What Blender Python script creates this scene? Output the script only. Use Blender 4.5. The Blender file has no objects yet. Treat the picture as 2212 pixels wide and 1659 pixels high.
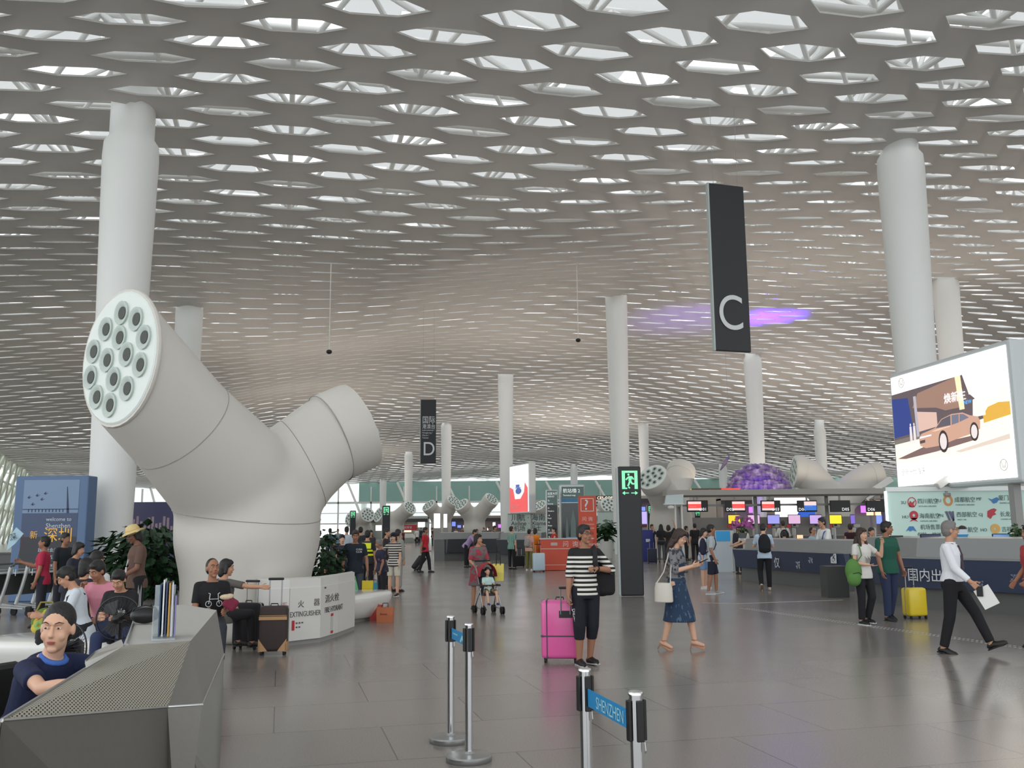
import bpy, bmesh, math, random
from mathutils import Vector, Matrix, noise
R = math.radians
SC = bpy.context.scene
COL = SC.collection
random.seed(7)

# ---------------------------------------------------------------- camera, sky, exposure
W, H_, FPX = 2212, 1659, 2000.0
PITCH = math.atan(308.5 / FPX)
CAMZ = 1.70
cam_data = bpy.data.cameras.new('camera')
cam_data.sensor_fit = 'HORIZONTAL'; cam_data.sensor_width = 36.0
cam_data.lens = FPX / W * 36.0
cam_data.clip_end = 1000; cam_data.clip_start = 0.05
cam = bpy.data.objects.new('camera', cam_data); COL.objects.link(cam)
CAMR = Matrix.Rotation(math.pi / 2 + PITCH, 3, 'X') @ Matrix.Rotation(R(-.5), 3, 'Z')
cam.location = (0, 0, CAMZ); cam.rotation_euler = CAMR.to_euler()
SC.camera = cam
SC.view_settings.view_transform = 'Standard'
SC.view_settings.look = 'None'
SC.view_settings.gamma = 1.0
SC.view_settings.use_curve_mapping = False
SC.view_settings.exposure = 0.0
world = bpy.data.worlds.new('overcast_sky'); SC.world = world; world.use_nodes = True
wb = world.node_tree.nodes['Background']
wb.inputs[0].default_value = (0.96, 0.985, 1.0, 1); wb.inputs[1].default_value = 1.75

def ray(px, py): return CAMR @ Vector((px - W / 2, H_ / 2 - py, -FPX))
def at(px, py, Y):                       # the point seen at a pixel, Y metres ahead
    d = ray(px, py); return Vector((0, 0, CAMZ)) + d * (Y / d.y)
def gr(px, py, z=0.0):                   # the point seen at a pixel at height z
    d = ray(px, py); return Vector((0, 0, CAMZ)) + d * ((z - CAMZ) / d.z)

# ---------------------------------------------------------------- daylight, added ceiling fill, violet uplights
def area(name, loc, rot, sx, sy, power, col=(1, 1, 1)):
    l = bpy.data.lights.new(name, 'AREA'); l.shape = 'RECTANGLE'; l.size = sx; l.size_y = sy
    l.energy = power; l.color = col
    o = bpy.data.objects.new(name, l); COL.objects.link(o); o.location = loc; o.rotation_euler = rot
    return o
def spot(name, loc, target, power, col, ang=60, blend=.8, r=.3):
    l = bpy.data.lights.new(name, 'SPOT'); l.energy = power; l.color = col; l.spot_size = R(ang); l.spot_blend = blend; l.shadow_soft_size = r
    o = bpy.data.objects.new(name, l); COL.objects.link(o); o.location = loc
    o.rotation_euler = (Vector(target) - Vector(loc)).to_track_quat('-Z', 'Y').to_euler()
    return o
# daylight pouring in through the glazed fronts behind and to the left of the camera
area('daylight_entrance', (-2, -14, 7), (R(-82), 0, R(180)), 60, 12, 720, (.93, .98, 1))
area('daylight_side', (-34, 14, 7), (R(90), 0, R(-75)), 50, 11, 820, (.93, 1, .97))
# warm upward-facing panels, added to brighten the ceiling across the hall
for x_, y_, p_ in ((16, 48, 1300), (34, 44, 1300), (0, 68, 1500), (24, 80, 1800), (-16, 60, 1000), (-18, 90, 1500), (6, 110, 2200), (44, 96, 1800), (-26, 135, 1800), (0, 34, 240)):
    area('ceiling_fill', (x_, y_, 4.2), (R(180), 0, 0), 14, 14, p_ * .5, (1, .85, .72))
spot('violet_uplight', at(1625, 1000, 60), at(1650, 775, 62), 42000, (.12, .02, 1), 30, .9)
spot('violet_uplight', at(1640, 1090, 61), at(1630, 1030, 68), 500, (.45, .2, 1), 60)
spot('violet_uplight', at(1560, 1000, 57), at(1500, 730, 62), 3500, (.4, .25, 1), 50, 1)


# ---------------------------------------------------------------- materials
def lin(c):
    if isinstance(c, str): c = tuple(int(c[i:i + 2], 16) for i in (0, 2, 4))
    return tuple(((v / 255) / 12.92 if v / 255 <= .04045 else ((v / 255 + .055) / 1.055) ** 2.4) for v in c[:3]) + (1,)
MATS = {}
def mat(name, col=(200, 200, 200), rough=.5, metal=0.0, emit=0.0, alpha=1.0, trans=0.0, spec=.5, coat=0.0):
    if name in MATS: return MATS[name]
    m = bpy.data.materials.new(name); m.use_nodes = True
    b = m.node_tree.nodes['Principled BSDF']; c = lin(col)
    b.inputs['Base Color'].default_value = c
    b.inputs['Roughness'].default_value = rough; b.inputs['Metallic'].default_value = metal
    b.inputs['Specular IOR Level'].default_value = spec
    b.inputs['Transmission Weight'].default_value = trans
    b.inputs['Coat Weight'].default_value = coat
    if alpha < 1: b.inputs['Alpha'].default_value = alpha
    if emit: b.inputs['Emission Color'].default_value = c; b.inputs['Emission Strength'].default_value = emit
    MATS[name] = m
    return m
def nodes(m): return m.node_tree.nodes, m.node_tree.links, m.node_tree.nodes['Principled BSDF']
def noisy(m, scale=20, amt=.08, bump=0.0, detail=3, coord='Object'):
    """mottle the base colour a little and add a fine bump"""
    n, l, b = nodes(m)
    tc = n.new('ShaderNodeTexCoord'); nz = n.new('ShaderNodeTexNoise'); nz.inputs['Scale'].default_value = scale; nz.inputs['Detail'].default_value = detail
    l.new(tc.outputs[coord], nz.inputs['Vector'])
    c = b.inputs['Base Color'].default_value[:]
    mx = n.new('ShaderNodeMix'); mx.data_type = 'RGBA'
    mx.inputs[6].default_value = tuple(v * (1 - amt) for v in c[:3]) + (1,); mx.inputs[7].default_value = tuple(min(1, v * (1 + amt)) for v in c[:3]) + (1,)
    l.new(nz.outputs[0], mx.inputs[0]); l.new(mx.outputs[2], b.inputs['Base Color'])
    if bump:
        bp = n.new('ShaderNodeBump'); bp.inputs['Strength'].default_value = bump; bp.inputs['Distance'].default_value = .02
        l.new(nz.outputs[0], bp.inputs['Height']); l.new(bp.outputs[0], b.inputs['Normal'])
    return m
def two_tone(name, c0, c1, scale, thr=.5, rough=.8, kind='noise', vec=(1, 1, 1)):
    """fabric print: c0 with patches of c1"""
    if name in MATS: return MATS[name]
    m = mat(name, c0, rough); n, l, b = nodes(m)
    tc = n.new('ShaderNodeTexCoord'); mp = n.new('ShaderNodeMapping'); mp.inputs['Scale'].default_value = vec
    l.new(tc.outputs['Object'], mp.inputs[0])
    if kind == 'noise': t = n.new('ShaderNodeTexNoise'); t.inputs['Detail'].default_value = 2
    elif kind == 'dots': t = n.new('ShaderNodeTexVoronoi')
    else: t = n.new('ShaderNodeTexWave'); t.bands_direction = kind; t.wave_profile = 'SIN'
    t.inputs['Scale'].default_value = scale; l.new(mp.outputs[0], t.inputs['Vector'])
    rp = n.new('ShaderNodeValToRGB'); rp.color_ramp.interpolation = 'CONSTANT'
    rp.color_ramp.elements[0].color = lin(c0 if kind != 'dots' else c1); rp.color_ramp.elements[1].color = lin(c1 if kind != 'dots' else c0); rp.color_ramp.elements[1].position = thr
    l.new(t.outputs[0], rp.inputs[0]); l.new(rp.outputs[0], b.inputs['Base Color'])
    return m

# ---------------------------------------------------------------- mesh and object helpers
class MB:
    """collects shapes; build() links them as one mesh object"""
    def __init__(s): s.v = []; s.f = []; s.mi = []; s.m = 0; s.T = Matrix()
    def add(s, vs, fs):
        n = len(s.v); s.v += [tuple(s.T @ Vector(p)) for p in vs]
        s.f += [tuple(i + n for i in f) for f in fs]; s.mi += [s.m] * len(fs); return s
    def box(s, c, d, rot=None):
        h = [x / 2 for x in d]; M = Matrix.Translation(c) @ (rot.to_4x4() if rot else Matrix())
        vs = [M @ Vector((x * h[0], y * h[1], z * h[2])) for x in (-1, 1) for y in (-1, 1) for z in (-1, 1)]
        return s.add(vs, [(0, 1, 3, 2), (4, 6, 7, 5), (0, 4, 5, 1), (2, 3, 7, 6), (0, 2, 6, 4), (1, 5, 7, 3)])
    def rbox(s, c, d, r=.02, rot=None, seg=2):
        bm = bmesh.new(); bmesh.ops.create_cube(bm, size=1)
        bmesh.ops.scale(bm, vec=d, verts=bm.verts)
        bmesh.ops.bevel(bm, geom=bm.edges[:], offset=min(r, min(d) * .49), segments=seg, profile=.5, affect='EDGES')
        M = Matrix.Translation(c) @ (rot.to_4x4() if rot else Matrix())
        bm.verts.index_update()
        s.add([M @ v.co for v in bm.verts], [tuple(v.index for v in f.verts) for f in bm.faces]); bm.free(); return s
    def rings(s, rings, cap=True, close=False):
        n = len(rings[0]); vs = [p for r in rings for p in r]; fs = []
        m = len(rings)
        for i in range(m if close else m - 1):
            for j in range(n):
                a, b = i * n + j, i * n + (j + 1) % n; c, d = ((i + 1) % m) * n + (j + 1) % n, ((i + 1) % m) * n + j
                fs.append((a, b, c, d))
        if cap and not close: fs.append(tuple(range(n))[::-1]); fs.append(tuple((m - 1) * n + j for j in range(n)))
        return s.add(vs, fs)
    def cyl(s, p0, p1, r0, r1=None, n=12, cap=True):
        return s.tube([p0, p1], [r0, r0 if r1 is None else r1], n, cap)
    def tube(s, pts, rad, n=8, cap=True, flat=None, closed=False):
        pts = [Vector(p) for p in pts]; rs = rad if isinstance(rad, (list, tuple)) else [rad] * len(pts)
        rings = []; u = None; N = len(pts)
        for i, p in enumerate(pts):
            a = pts[(i - 1) % N] if (i or closed) else p; b = pts[(i + 1) % N] if (i < N - 1 or closed) else p
            d = (b - a); d = d.normalized() if d.length > 1e-9 else Vector((0, 0, 1))
            if u is None: u = d.orthogonal().normalized() if abs(d.z) < .9 else (Vector((1, 0, 0)) - d * d.x).normalized()
            else:
                u = (u - d * u.dot(d)); u = u.normalized() if u.length > 1e-6 else d.orthogonal().normalized()
            w = d.cross(u); fl = flat or 1
            rings.append([p + (u * math.cos(t) + w * math.sin(t) * fl) * rs[i] for t in (2 * math.pi * k / n for k in range(n))])
        return s.rings(rings, cap, closed)
    def ball(s, c, r, n=12, m=8, rot=None):
        r = r if isinstance(r, (tuple, list)) else (r,) * 3; M = Matrix.Translation(c) @ (rot.to_4x4() if rot else Matrix())
        vs = [M @ Vector((0, 0, -r[2]))]
        for i in range(1, m):
            a = -math.pi / 2 + math.pi * i / m
            vs += [M @ Vector((r[0] * math.cos(a) * math.cos(t), r[1] * math.cos(a) * math.sin(t), r[2] * math.sin(a))) for t in (2 * math.pi * k / n for k in range(n))]
        vs.append(M @ Vector((0, 0, r[2]))); L = len(vs) - 1
        fs = [(0, 1 + (j + 1) % n, 1 + j) for j in range(n)]
        for i in range(m - 2):
            fs += [(1 + i * n + j, 1 + i * n + (j + 1) % n, 1 + (i + 1) * n + (j + 1) % n, 1 + (i + 1) * n + j) for j in range(n)]
        b = 1 + (m - 2) * n; fs += [(b + j, b + (j + 1) % n, L) for j in range(n)]
        return s.add(vs, fs)
    def cap(s, p0, p1, r0, r1=None, n=12):            # tapered capsule
        r1 = r0 if r1 is None else r1; p0, p1 = Vector(p0), Vector(p1)
        s.cyl(p0, p1, r0, r1, n); s.ball(p0, r0, n, 6); return s.ball(p1, r1, n, 6)
    def lathe(s, prof, n=24, c=(0, 0, 0)):
        c = Vector(c)
        return s.rings([[c + Vector((r * math.cos(t), r * math.sin(t), z)) for t in (2 * math.pi * k / n for k in range(n))] for r, z in prof])
    def poly(s, pts, y0=0, y1=None):                  # polygon in x,z; extruded y0..y1
        n = len(pts)
        if y1 is None: return s.add([(p[0], y0, p[1]) for p in pts], [tuple(range(n))])
        vs = [(p[0], y0, p[1]) for p in pts] + [(p[0], y1, p[1]) for p in pts]
        return s.add(vs, [tuple(range(n)), tuple(range(n, 2 * n))[::-1]] + [(i, i + n, (i + 1) % n + n, (i + 1) % n) for i in range(n)])
    def build(s, name, m, parent=None, smooth=None, **k):
        me = bpy.data.meshes.new(name); me.from_pydata(s.v, [], s.f); me.validate()
        ms = m if isinstance(m, (list, tuple)) else [m]
        for x in ms: me.materials.append(x)
        if len(ms) > 1: me.polygons.foreach_set('material_index', s.mi[:len(me.polygons)] if len(s.mi) >= len(me.polygons) else s.mi + [0] * (len(me.polygons) - len(s.mi)))
        if smooth:
            me.shade_smooth()
            if smooth is not True: me.set_sharp_from_angle(angle=R(smooth))
        bm = bmesh.new(); bm.from_mesh(me); bmesh.ops.recalc_face_normals(bm, faces=bm.faces); bm.to_mesh(me); bm.free()
        return link(name, me, parent, **k)
def link(name, data, parent=None, loc=None, rot=None, **k):
    o = bpy.data.objects.new(name, data); COL.objects.link(o)
    if parent is not None: o.parent = parent
    if loc is not None: o.location = loc
    if rot is not None: o.rotation_euler = rot
    return tag(o, **k)
def tag(o, label=None, cat=None, group=None, kind=None):
    for a, b in (('label', label), ('category', cat), ('group', group), ('kind', kind)):
        if b: o[a] = b
    return o
def thing(name, label, cat, loc=(0, 0, 0), rz=0.0, group=None, kind=None):
    return link(name, None, None, loc, (0, 0, rz), label=label, cat=cat, group=group, kind=kind)
def text(s, size, loc, m, parent, name='lettering', align='LEFT', sx=1.0, rz=0.0, rot=None, ext=0.002, spacing=1.0):
    cu = bpy.data.curves.new(name, 'FONT'); cu.body = s; cu.size = size; cu.align_x = align; cu.extrude = ext; cu.resolution_u = 2 if size < .4 else 8; cu.space_character = spacing
    tmp = bpy.data.objects.new('t', cu); COL.objects.link(tmp)
    me = bpy.data.meshes.new_from_object(tmp.evaluated_get(bpy.context.evaluated_depsgraph_get()))
    bpy.data.objects.remove(tmp); bpy.data.curves.remove(cu); me.materials.clear(); me.materials.append(m)
    o = link(name, me, parent, loc, rot or (math.pi / 2, 0, rz)); o.scale = (sx, 1, 1)
    return o
def copy_tree(o, parent=None):
    c = o.copy(); COL.objects.link(c)
    if parent is not None: c.parent = parent
    for ch in list(o.children): copy_tree(ch, c)
    return c
def solid(mb, voxel, smooth=2):
    """union of overlapping closed shapes as one skin (voxel remesh), returns a mesh"""
    me = bpy.data.meshes.new('tmp'); me.from_pydata(mb.v, [], mb.f); me.update()
    bm = bmesh.new(); bm.from_mesh(me); bmesh.ops.recalc_face_normals(bm, faces=bm.faces); bm.to_mesh(me); bm.free()
    o = bpy.data.objects.new('tmp', me); COL.objects.link(o)
    r = o.modifiers.new('r', 'REMESH'); r.mode = 'VOXEL'; r.voxel_size = voxel; r.use_smooth_shade = True
    if smooth: q = o.modifiers.new('s', 'SMOOTH'); q.iterations = smooth; q.factor = .5
    dg = bpy.context.evaluated_depsgraph_get(); out = bpy.data.meshes.new_from_object(o.evaluated_get(dg))
    bpy.data.objects.remove(o); bpy.data.meshes.remove(me)
    return out

M_WHITE = mat('white_paint', (226, 226, 222), .35)
M_BLACK = mat('black_plastic', (18, 18, 20), .45)
M_STEEL = mat('brushed_steel', (170, 172, 172), .28, .9)
M_CHROME = mat('chrome', (200, 202, 204), .12, 1)
M_GREYP = mat('grey_panel', (150, 150, 148), .4)
M_RUBBER = mat('rubber', (25, 25, 26), .7)
M_LED = mat('white_led', (255, 255, 255), .5, emit=1.6)
M_TXTW = mat('white_lettering', (215, 220, 222), .5)
M_TXTK = mat('dark_lettering', (40, 48, 50), .5)

# ================================================================ THE SHELL
PHI = R(14)
U = Vector((math.cos(PHI), math.sin(PHI), 0)); V = Vector((-math.sin(PHI), math.cos(PHI), 0))
COLS = [  # top pixel of each column, its distance, diameter at the top
    (285, 300, 22.4, 1.5), (1943, 330, 26.8, 1.5), (410, 655, 46, 1.5), (1330, 610, 51.5, 1.4), (2041, 598, 47, 1.45),
    (1092, 795, 76, 1.45), (1625, 770, 70, 1.5), (964, 915, 101, 1.3), (1389, 905, 100, 1.25), (1770, 925, 95, 1.35),
    (883, 980, 125, 1.3), (828, 1020, 150, 1.3), (1239, 983, 140, 1.3), (1054, 1057, 168, 1.2), (787, 1052, 168, 1.3), (1561, 1008, 130, 1.3)]
CTRL = [(-9.6, 19, 12.8), (.94, 22, 14.0), (7.7, 23.8, 14.5), (0, 0, 13), (-12, 0, 12.5), (15, 0, 14), (40, 20, 14.5), (45, 60, 15.5), (-30, 20, 12.5),
        (-42, 60, 11.0), (-24, 62, 14), (-60, 100, 10), (-80, 150, 10), (50, 110, 13), (50, 160, 10), (10, 172, 9.5), (-30, 172, 9.3), (-50, 172, 8.5)]
COLS = [(a_, b_, c_ * 1.11, d_) for a_, b_, c_, d_ in COLS]
for px, py, Y, d in COLS:
    p = at(px, py, Y); CTRL.append((p.x, p.y, p.z))
def ceil_z(x, y):
    sw = sz = 0
    for cx, cy, cz in CTRL:
        d2 = (x - cx) ** 2 + (y - cy) ** 2
        w = math.exp(-d2 / 420) + 1e-3 / (1 + d2 / 400); sw += w; sz += w * cz
    return sz / sw + .18 * math.sin(x * .21 + y * .13) + .12 * math.sin(y * .27 - x * .08) - 1.0 * math.exp(-((x + 9) / 8) ** 2 - ((y - 12) / 7) ** 2)

m_ceil = mat('ceiling_panel', (205, 200, 195), .42, .0, spec=.6)
n, l, b = nodes(m_ceil)
g = n.new('ShaderNodeTexCoord'); wn = n.new('ShaderNodeTexNoise'); wn.inputs['Scale'].default_value = .35; l.new(g.outputs['Object'], wn.inputs[0]); mx = n.new('ShaderNodeMix'); mx.data_type = 'RGBA'
mx.inputs[6].default_value = lin((188, 187, 184)); mx.inputs[7].default_value = lin((203, 201, 197))
l.new(wn.outputs[0], mx.inputs[0]); l.new(mx.outputs[2], b.inputs['Base Color'])

def left_edge(y): return -14 - .42 * y          # the glazed side wall, where the ceiling ends
PA, PB = 3.6, 2.3
mb = MB(); fl = MB()
ia = range(-40, 45)
cells = []
for j in range(-20, 168):
    for i in range(-42, 42):
        c = U * ((i + (j % 2) * .5) * PA) + V * (j * PB / 2)
        if not (-14 < c.y < 172 and left_edge(c.y) - 2 < c.x < 74): continue
        if c.y > 0 and abs(c.x) > 14 + c.y * .75 and c.x > 0: continue
        cells.append((c, i, j))
T, S, HB = 1.37, .43, PB / 2
ht, hs, hb = 1.24, .56, .66
def lou(c):                       # tilt of each opening follows the slope of the waving ceiling
    r = max(8, c.y); z = ceil_z(c.x, c.y); z2 = ceil_z(c.x * 1.02, c.y * 1.02)
    e = ((z - 1.7) - (z2 - z) / .02) / math.hypot(c.x, r)
    tgt = .30 if r < 75 else min(.5, .30 + (r - 75) * .006)
    return min(.135, max(.015, (2 * hb - tgt) * e / 2))
def vz(p, up=0.0):
    q = (round(p.x * 20), round(p.y * 20))
    rnd = math.sin(q[0] * 12.9898 + q[1] * 78.233) * 43758.5453; rnd -= math.floor(rnd)
    return Vector((p.x, p.y, ceil_z(p.x, p.y) + up + (rnd - .5) * .02))
for c, i, j in cells:
    out = [c + U * a + V * bb for a, bb in ((T, 0), (S, HB), (-S, HB), (-T, 0), (-S, -HB), (S, -HB))]
    inn = [c + U * a + V * bb for a, bb in ((ht, 0), (hs, hb), (-hs, hb), (-ht, 0), (-hs, -hb), (hs, -hb))]
    zc = ceil_z(c.x, c.y)
    ov = [vz(p) for p in out]
    dd = lou(c)
    iv = [Vector((p.x, p.y, ceil_z(p.x, p.y) + dz)) for p, dz in zip(inn, (0, dd, dd, 0, -dd, -dd))]
    fv = [p + Vector((0, 0, .05)) for p in iv]
    vs = ov + iv + fv
    for k in range(6):
        k2 = (k + 1) % 6
        mb.add([ov[k], ov[k2], iv[k2], iv[k]], [(0, 1, 2, 3)])
        fl.add([iv[k], iv[k2], fv[k2], fv[k]], [(0, 1, 2, 3)])
bm = bmesh.new(); me = bpy.data.meshes.new('ceiling'); me.from_pydata(mb.v, [], mb.f); bm.from_mesh(me); bmesh.ops.remove_doubles(bm, verts=bm.verts, dist=.004)
for f in bm.faces: f.smooth = True
bm.to_mesh(me); bm.free(); me2 = bpy.data.meshes.new('flange'); me2.from_pydata(fl.v, [], fl.f)
bm = bmesh.new(); bm.from_mesh(me); bm.from_mesh(me2); bm.to_mesh(me); bm.free(); me.materials.append(m_ceil)
link('ceiling', me, kind='structure')

# translucent outer roof skin above the ceiling, and the white tube trusses between the two
m_skin = bpy.data.materials.new('skylight_membrane'); m_skin.use_nodes = True
nt = m_skin.node_tree; nt.nodes.clear()
o_ = nt.nodes.new('ShaderNodeOutputMaterial'); t_ = nt.nodes.new('ShaderNodeBsdfTranslucent'); t_.inputs[0].default_value = (.52, .53, .53, 1)
d_ = nt.nodes.new('ShaderNodeBsdfDiffuse'); d_.inputs[0].default_value = (.8, .8, .8, 1)
a_ = nt.nodes.new('ShaderNodeMixShader'); a_.inputs[0].default_value = .3
nt.links.new(t_.outputs[0], a_.inputs[1]); nt.links.new(d_.outputs[0], a_.inputs[2]); nt.links.new(a_.outputs[0], o_.inputs[0])
mb = MB()
for j in range(-8, 60):
    for i in range(-26, 26):
        c = U * ((i + (j % 2) * .5) * 3.6) + V * (j * 3.1)
        if not (-14 < c.y < 174 and left_edge(c.y) - 4 < c.x < 74): continue
        T2, S2, B2 = 1.37 , .43, 3.1
        out = [c + U * a + V * bb for a, bb in ((1.8, 0), (1.8, 3.1), (-1.8, 3.1), (-1.8, 0), (-1.8, -0), (1.8, -0))][:4]
        z = ceil_z(c.x, c.y) + 3.4
        k = .25 if (i * 7 + j * 3) % 4 else .8
        mid = sum((p for p in out), Vector()) / 4
        ov = [Vector((p.x, p.y, ceil_z(p.x, p.y) + 3.4)) for p in out]
        iv = [Vector((m2.x, m2.y, ceil_z(m2.x, m2.y) + 3.42)) for m2 in (mid + (p - mid) * k for p in out)]
        for q in range(4):
            q2 = (q + 1) % 4; mb.add([ov[q], ov[q2], iv[q2], iv[q]], [(0, 1, 2, 3)])
me = bpy.data.meshes.new('roof'); me.from_pydata(mb.v, [], mb.f); me.materials.append(m_skin)
link('roof_skin', me, kind='structure')
mb = MB(); m_truss = mat('truss_paint', (235, 236, 234), .4)
def tz(p, h): return Vector((p.x, p.y, ceil_z(p.x, p.y) + h))
for j in range(3, 18):
    base = V * (j * 3.1 + .4)
    for i in range(-9, 11):
        a, b2 = base + U * (i * 3.6), base + U * ((i + 1) * 3.6)
        if a.y < 8: continue
        mb.cyl(tz(a, 1.0), tz(b2, 1.0), .13, n=6, cap=False)
        up = (a + b2) / 2 + V * 1.5
        for q in (a, b2, a + V * 3.1, b2 + V * 3.1): mb.cyl(tz(q, 1.0), tz(up, 2.9), .085, n=5, cap=False)
        mb.cyl(tz(a, 1.0), tz(a + V * 3.1, 1.0), .09, n=6, cap=False)
        mb.cyl(tz(up, 2.9), tz(up + U * 3.6, 2.9), .12, n=6, cap=False)
mb.build('roof_truss', m_truss, smooth=True, kind='structure')

# columns
m_col = mat('column_paint', (232, 234, 232), .45)
for k, (px, py, Y, d) in enumerate(COLS):
    p = at(px, py, Y); t = .55 if Y < 100 else .3
    xb = p.x + (0 if k else 0)
    mb = MB(); db = d * .70
    mb.lathe([(db / 2, 0), (db / 2 + (d - db) / 2 * .5, p.z * .5), (d / 2, p.z - .6), (d / 2 * .97, p.z - .2), (d / 2 * .8, p.z), (d/2*.8, p.z + 3.2)], 32)
    o = mb.build('column', m_col, smooth=40, kind='structure')
    o.location = (xb, p.y, 0)

# floor: polished grey granite slabs
m_floor = mat('polished_granite', (100, 98, 96), .13, spec=.5)
n, l, b = nodes(m_floor)
tc = n.new('ShaderNodeTexCoord'); mp = n.new('ShaderNodeMapping'); mp.inputs['Rotation'].default_value = (0, 0, -PHI)
l.new(tc.outputs['Object'], mp.inputs[0])
br = n.new('ShaderNodeTexBrick'); br.inputs['Scale'].default_value = 1; br.inputs['Brick Width'].default_value = 1.8; br.inputs['Row Height'].default_value = 1.2
br.inputs['Mortar Size'].default_value = .006; br.offset = .5
br.inputs['Color1'].default_value = lin((136, 130, 125)); br.inputs['Color2'].default_value = lin((128, 123, 119)); br.inputs['Mortar'].default_value = lin((84, 80, 78))
l.new(mp.outputs[0], br.inputs['Vector'])
nz = n.new('ShaderNodeTexNoise'); nz.inputs['Scale'].default_value = 90; nz.inputs['Detail'].default_value = 4; l.new(tc.outputs['Object'], nz.inputs['Vector'])
nz2 = n.new('ShaderNodeTexNoise'); nz2.inputs['Scale'].default_value = .6; l.new(tc.outputs['Object'], nz2.inputs['Vector'])
mx = n.new('ShaderNodeMix'); mx.data_type = 'RGBA'; mx.blend_type = 'OVERLAY'; mx.inputs[0].default_value = .35
l.new(br.outputs[0], mx.inputs[6]); l.new(nz.outputs[0], mx.inputs[7]); l.new(mx.outputs[2], b.inputs['Base Color'])
mr = n.new('ShaderNodeMapRange'); mr.inputs[3].default_value = .14; mr.inputs[4].default_value = .27; l.new(nz2.outputs[0], mr.inputs[0]); l.new(mr.outputs[0], b.inputs['Roughness'])
mb = MB(); mb.add([(-110, -16, 0), (80, -16, 0), (80, 180, 0), (-110, 180, 0)], [(0, 1, 2, 3)])
mb.build('floor', m_floor, kind='structure')

# far glazed wall: teal frosted band above, clear daylight below, thin frames
m_glass = mat('teal_glass', (190, 222, 214), .3, alpha=.28)
m_frost = mat('frosted_teal_glass', (150, 190, 180), .5)
yW = 171.0
xw = at(775, 1100, yW).x; mb = MB(); mb.box(((xw + 75) / 2, yW, 8.2), (75 - xw, .3, 3.8)); mb.build('wall_far', m_frost, kind='structure')
x = -110
mb = MB(); fr = MB()
while x < 66:
    mb.box((x + 3, yW, 4.5 + (1.9 if x < xw - 6 else 0)), (5.8, .08, 4.2 + (3.8 if x < xw - 6 else 0)))
    fr.box((x, yW - .1, 4.6), (.25, .3, 9.2)); x += 6
fr.box((-20, yW - .1, 2.5), (190, .25, .25)); fr.box((-20, yW - .1, 6.3), (190, .3, .35)); fr.box((-20, yW - .1, 4.4), (190, .25, .12))
for k in range(14): fr.cyl((-75 + k * 9, yW - 2, 9.8), (-70 + k * 9, yW - 7, 0), .22, n=6)
mb.build('window_1', m_glass, kind='structure'); fr.build('window_frame', M_WHITE, kind='structure')
# solid side wall far to the right with shop fronts
m_wall = mat('warm_wall', (196, 184, 170), .7)
mb = MB(); mb.box((75, 80, 8), (.4, 190, 16)); mb.build('wall_right', m_wall, kind='structure')
# left glazed wall: white diagonal steel lattice in front of pale green glass
m_lat = mat('lattice_steel', (214, 222, 205), .5)
m_sglass = mat('pale_green_glass', (206, 224, 204), .4, alpha=.4)
mb = MB(); lt = MB()
y0, y1 = 20, 171; N = 26
def wp(t, z): y = y0 + (y1 - y0) * t; return Vector((left_edge(y) - (9 - z) * .25, y, z))
for k in range(N):
    t0, t1 = k / N, (k + 1) / N
    mb.add([wp(t0, 0) + Vector((-.6, 0, 0)), wp(t1, 0) + Vector((-.6, 0, 0)), wp(t1, 11.5) + Vector((-.6, 0, 0)), wp(t0, 11.5) + Vector((-.6, 0, 0))], [(0, 1, 2, 3)])
    for dk in (2, -2):
        ta, tb = t0, t0 + dk / N
        if 0 <= tb <= 1: lt.box((wp(ta, 0) + wp(tb, 11)) / 2, ((wp(ta, 0) - wp(tb, 11))  .length, .2, .55), (wp(tb, 11) - wp(ta, 0)).to_track_quat('X', 'Z').to_matrix())
    for z in (1.2, 4.4, 7.6, 10.6): lt.box((wp(t0, z) + wp(t1, z)) / 2, ((wp(t0, z) - wp(t1, z)).length, .14, .22), (wp(t1, z) - wp(t0, z)).to_track_quat('X', 'Z').to_matrix())
mb.build('window_2', m_sglass, kind='structure'); lt.build('wall_left', m_lat, kind='structure')

# shop walls closing the far right of the hall
m_shop = mat('shop_wall_beige', (188, 178, 166), .6)
a0, a1 = at(1105, 1150, 128), at(2500, 1150, 96)
mb = MB(); d_ = a1 - a0; mb.box(((a0.x + a1.x) / 2, (a0.y + a1.y) / 2, 2.6), (d_.xy.length, .4, 5.2), Matrix.Rotation(math.atan2(d_.y, d_.x), 3, 'Z')); mb.build('wall_shops', m_shop, kind='structure')
# inlaid floor markings on the right
m_inlay = mat('floor_inlay', (176, 174, 168), .4)
mb = MB()
def strip(px0, py0, px1, py1, w):
    a, b2 = gr(px0, py0), gr(px1, py1); mb.box(((a.x + b2.x) / 2, (a.y + b2.y) / 2, .001), ((b2 - a).length, w, .004), Matrix.Rotation(math.atan2(b2.y - a.y, b2.x - a.x), 3, 'Z'))
strip(1518, 1302, 1592, 1304, .05); strip(1592, 1304, 1820, 1296, .07)
mb.build('trim_1', m_inlay, kind='structure')
mb = MB()
a, b2 = gr(1600, 1314), gr(2260, 1408)
for k in range(88):
    for s_ in (0, 1):
        p = a.lerp(b2, (k + .5 * s_) / 88); nn = Vector((-(b2 - a).y, (b2 - a).x, 0)).normalized()
        mb.box((p.x + nn.x * .13 * s_, p.y + nn.y * .13 * s_, .001), (.03, .03, .004))
mb.build('trim_2', m_inlay, kind='structure')

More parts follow.
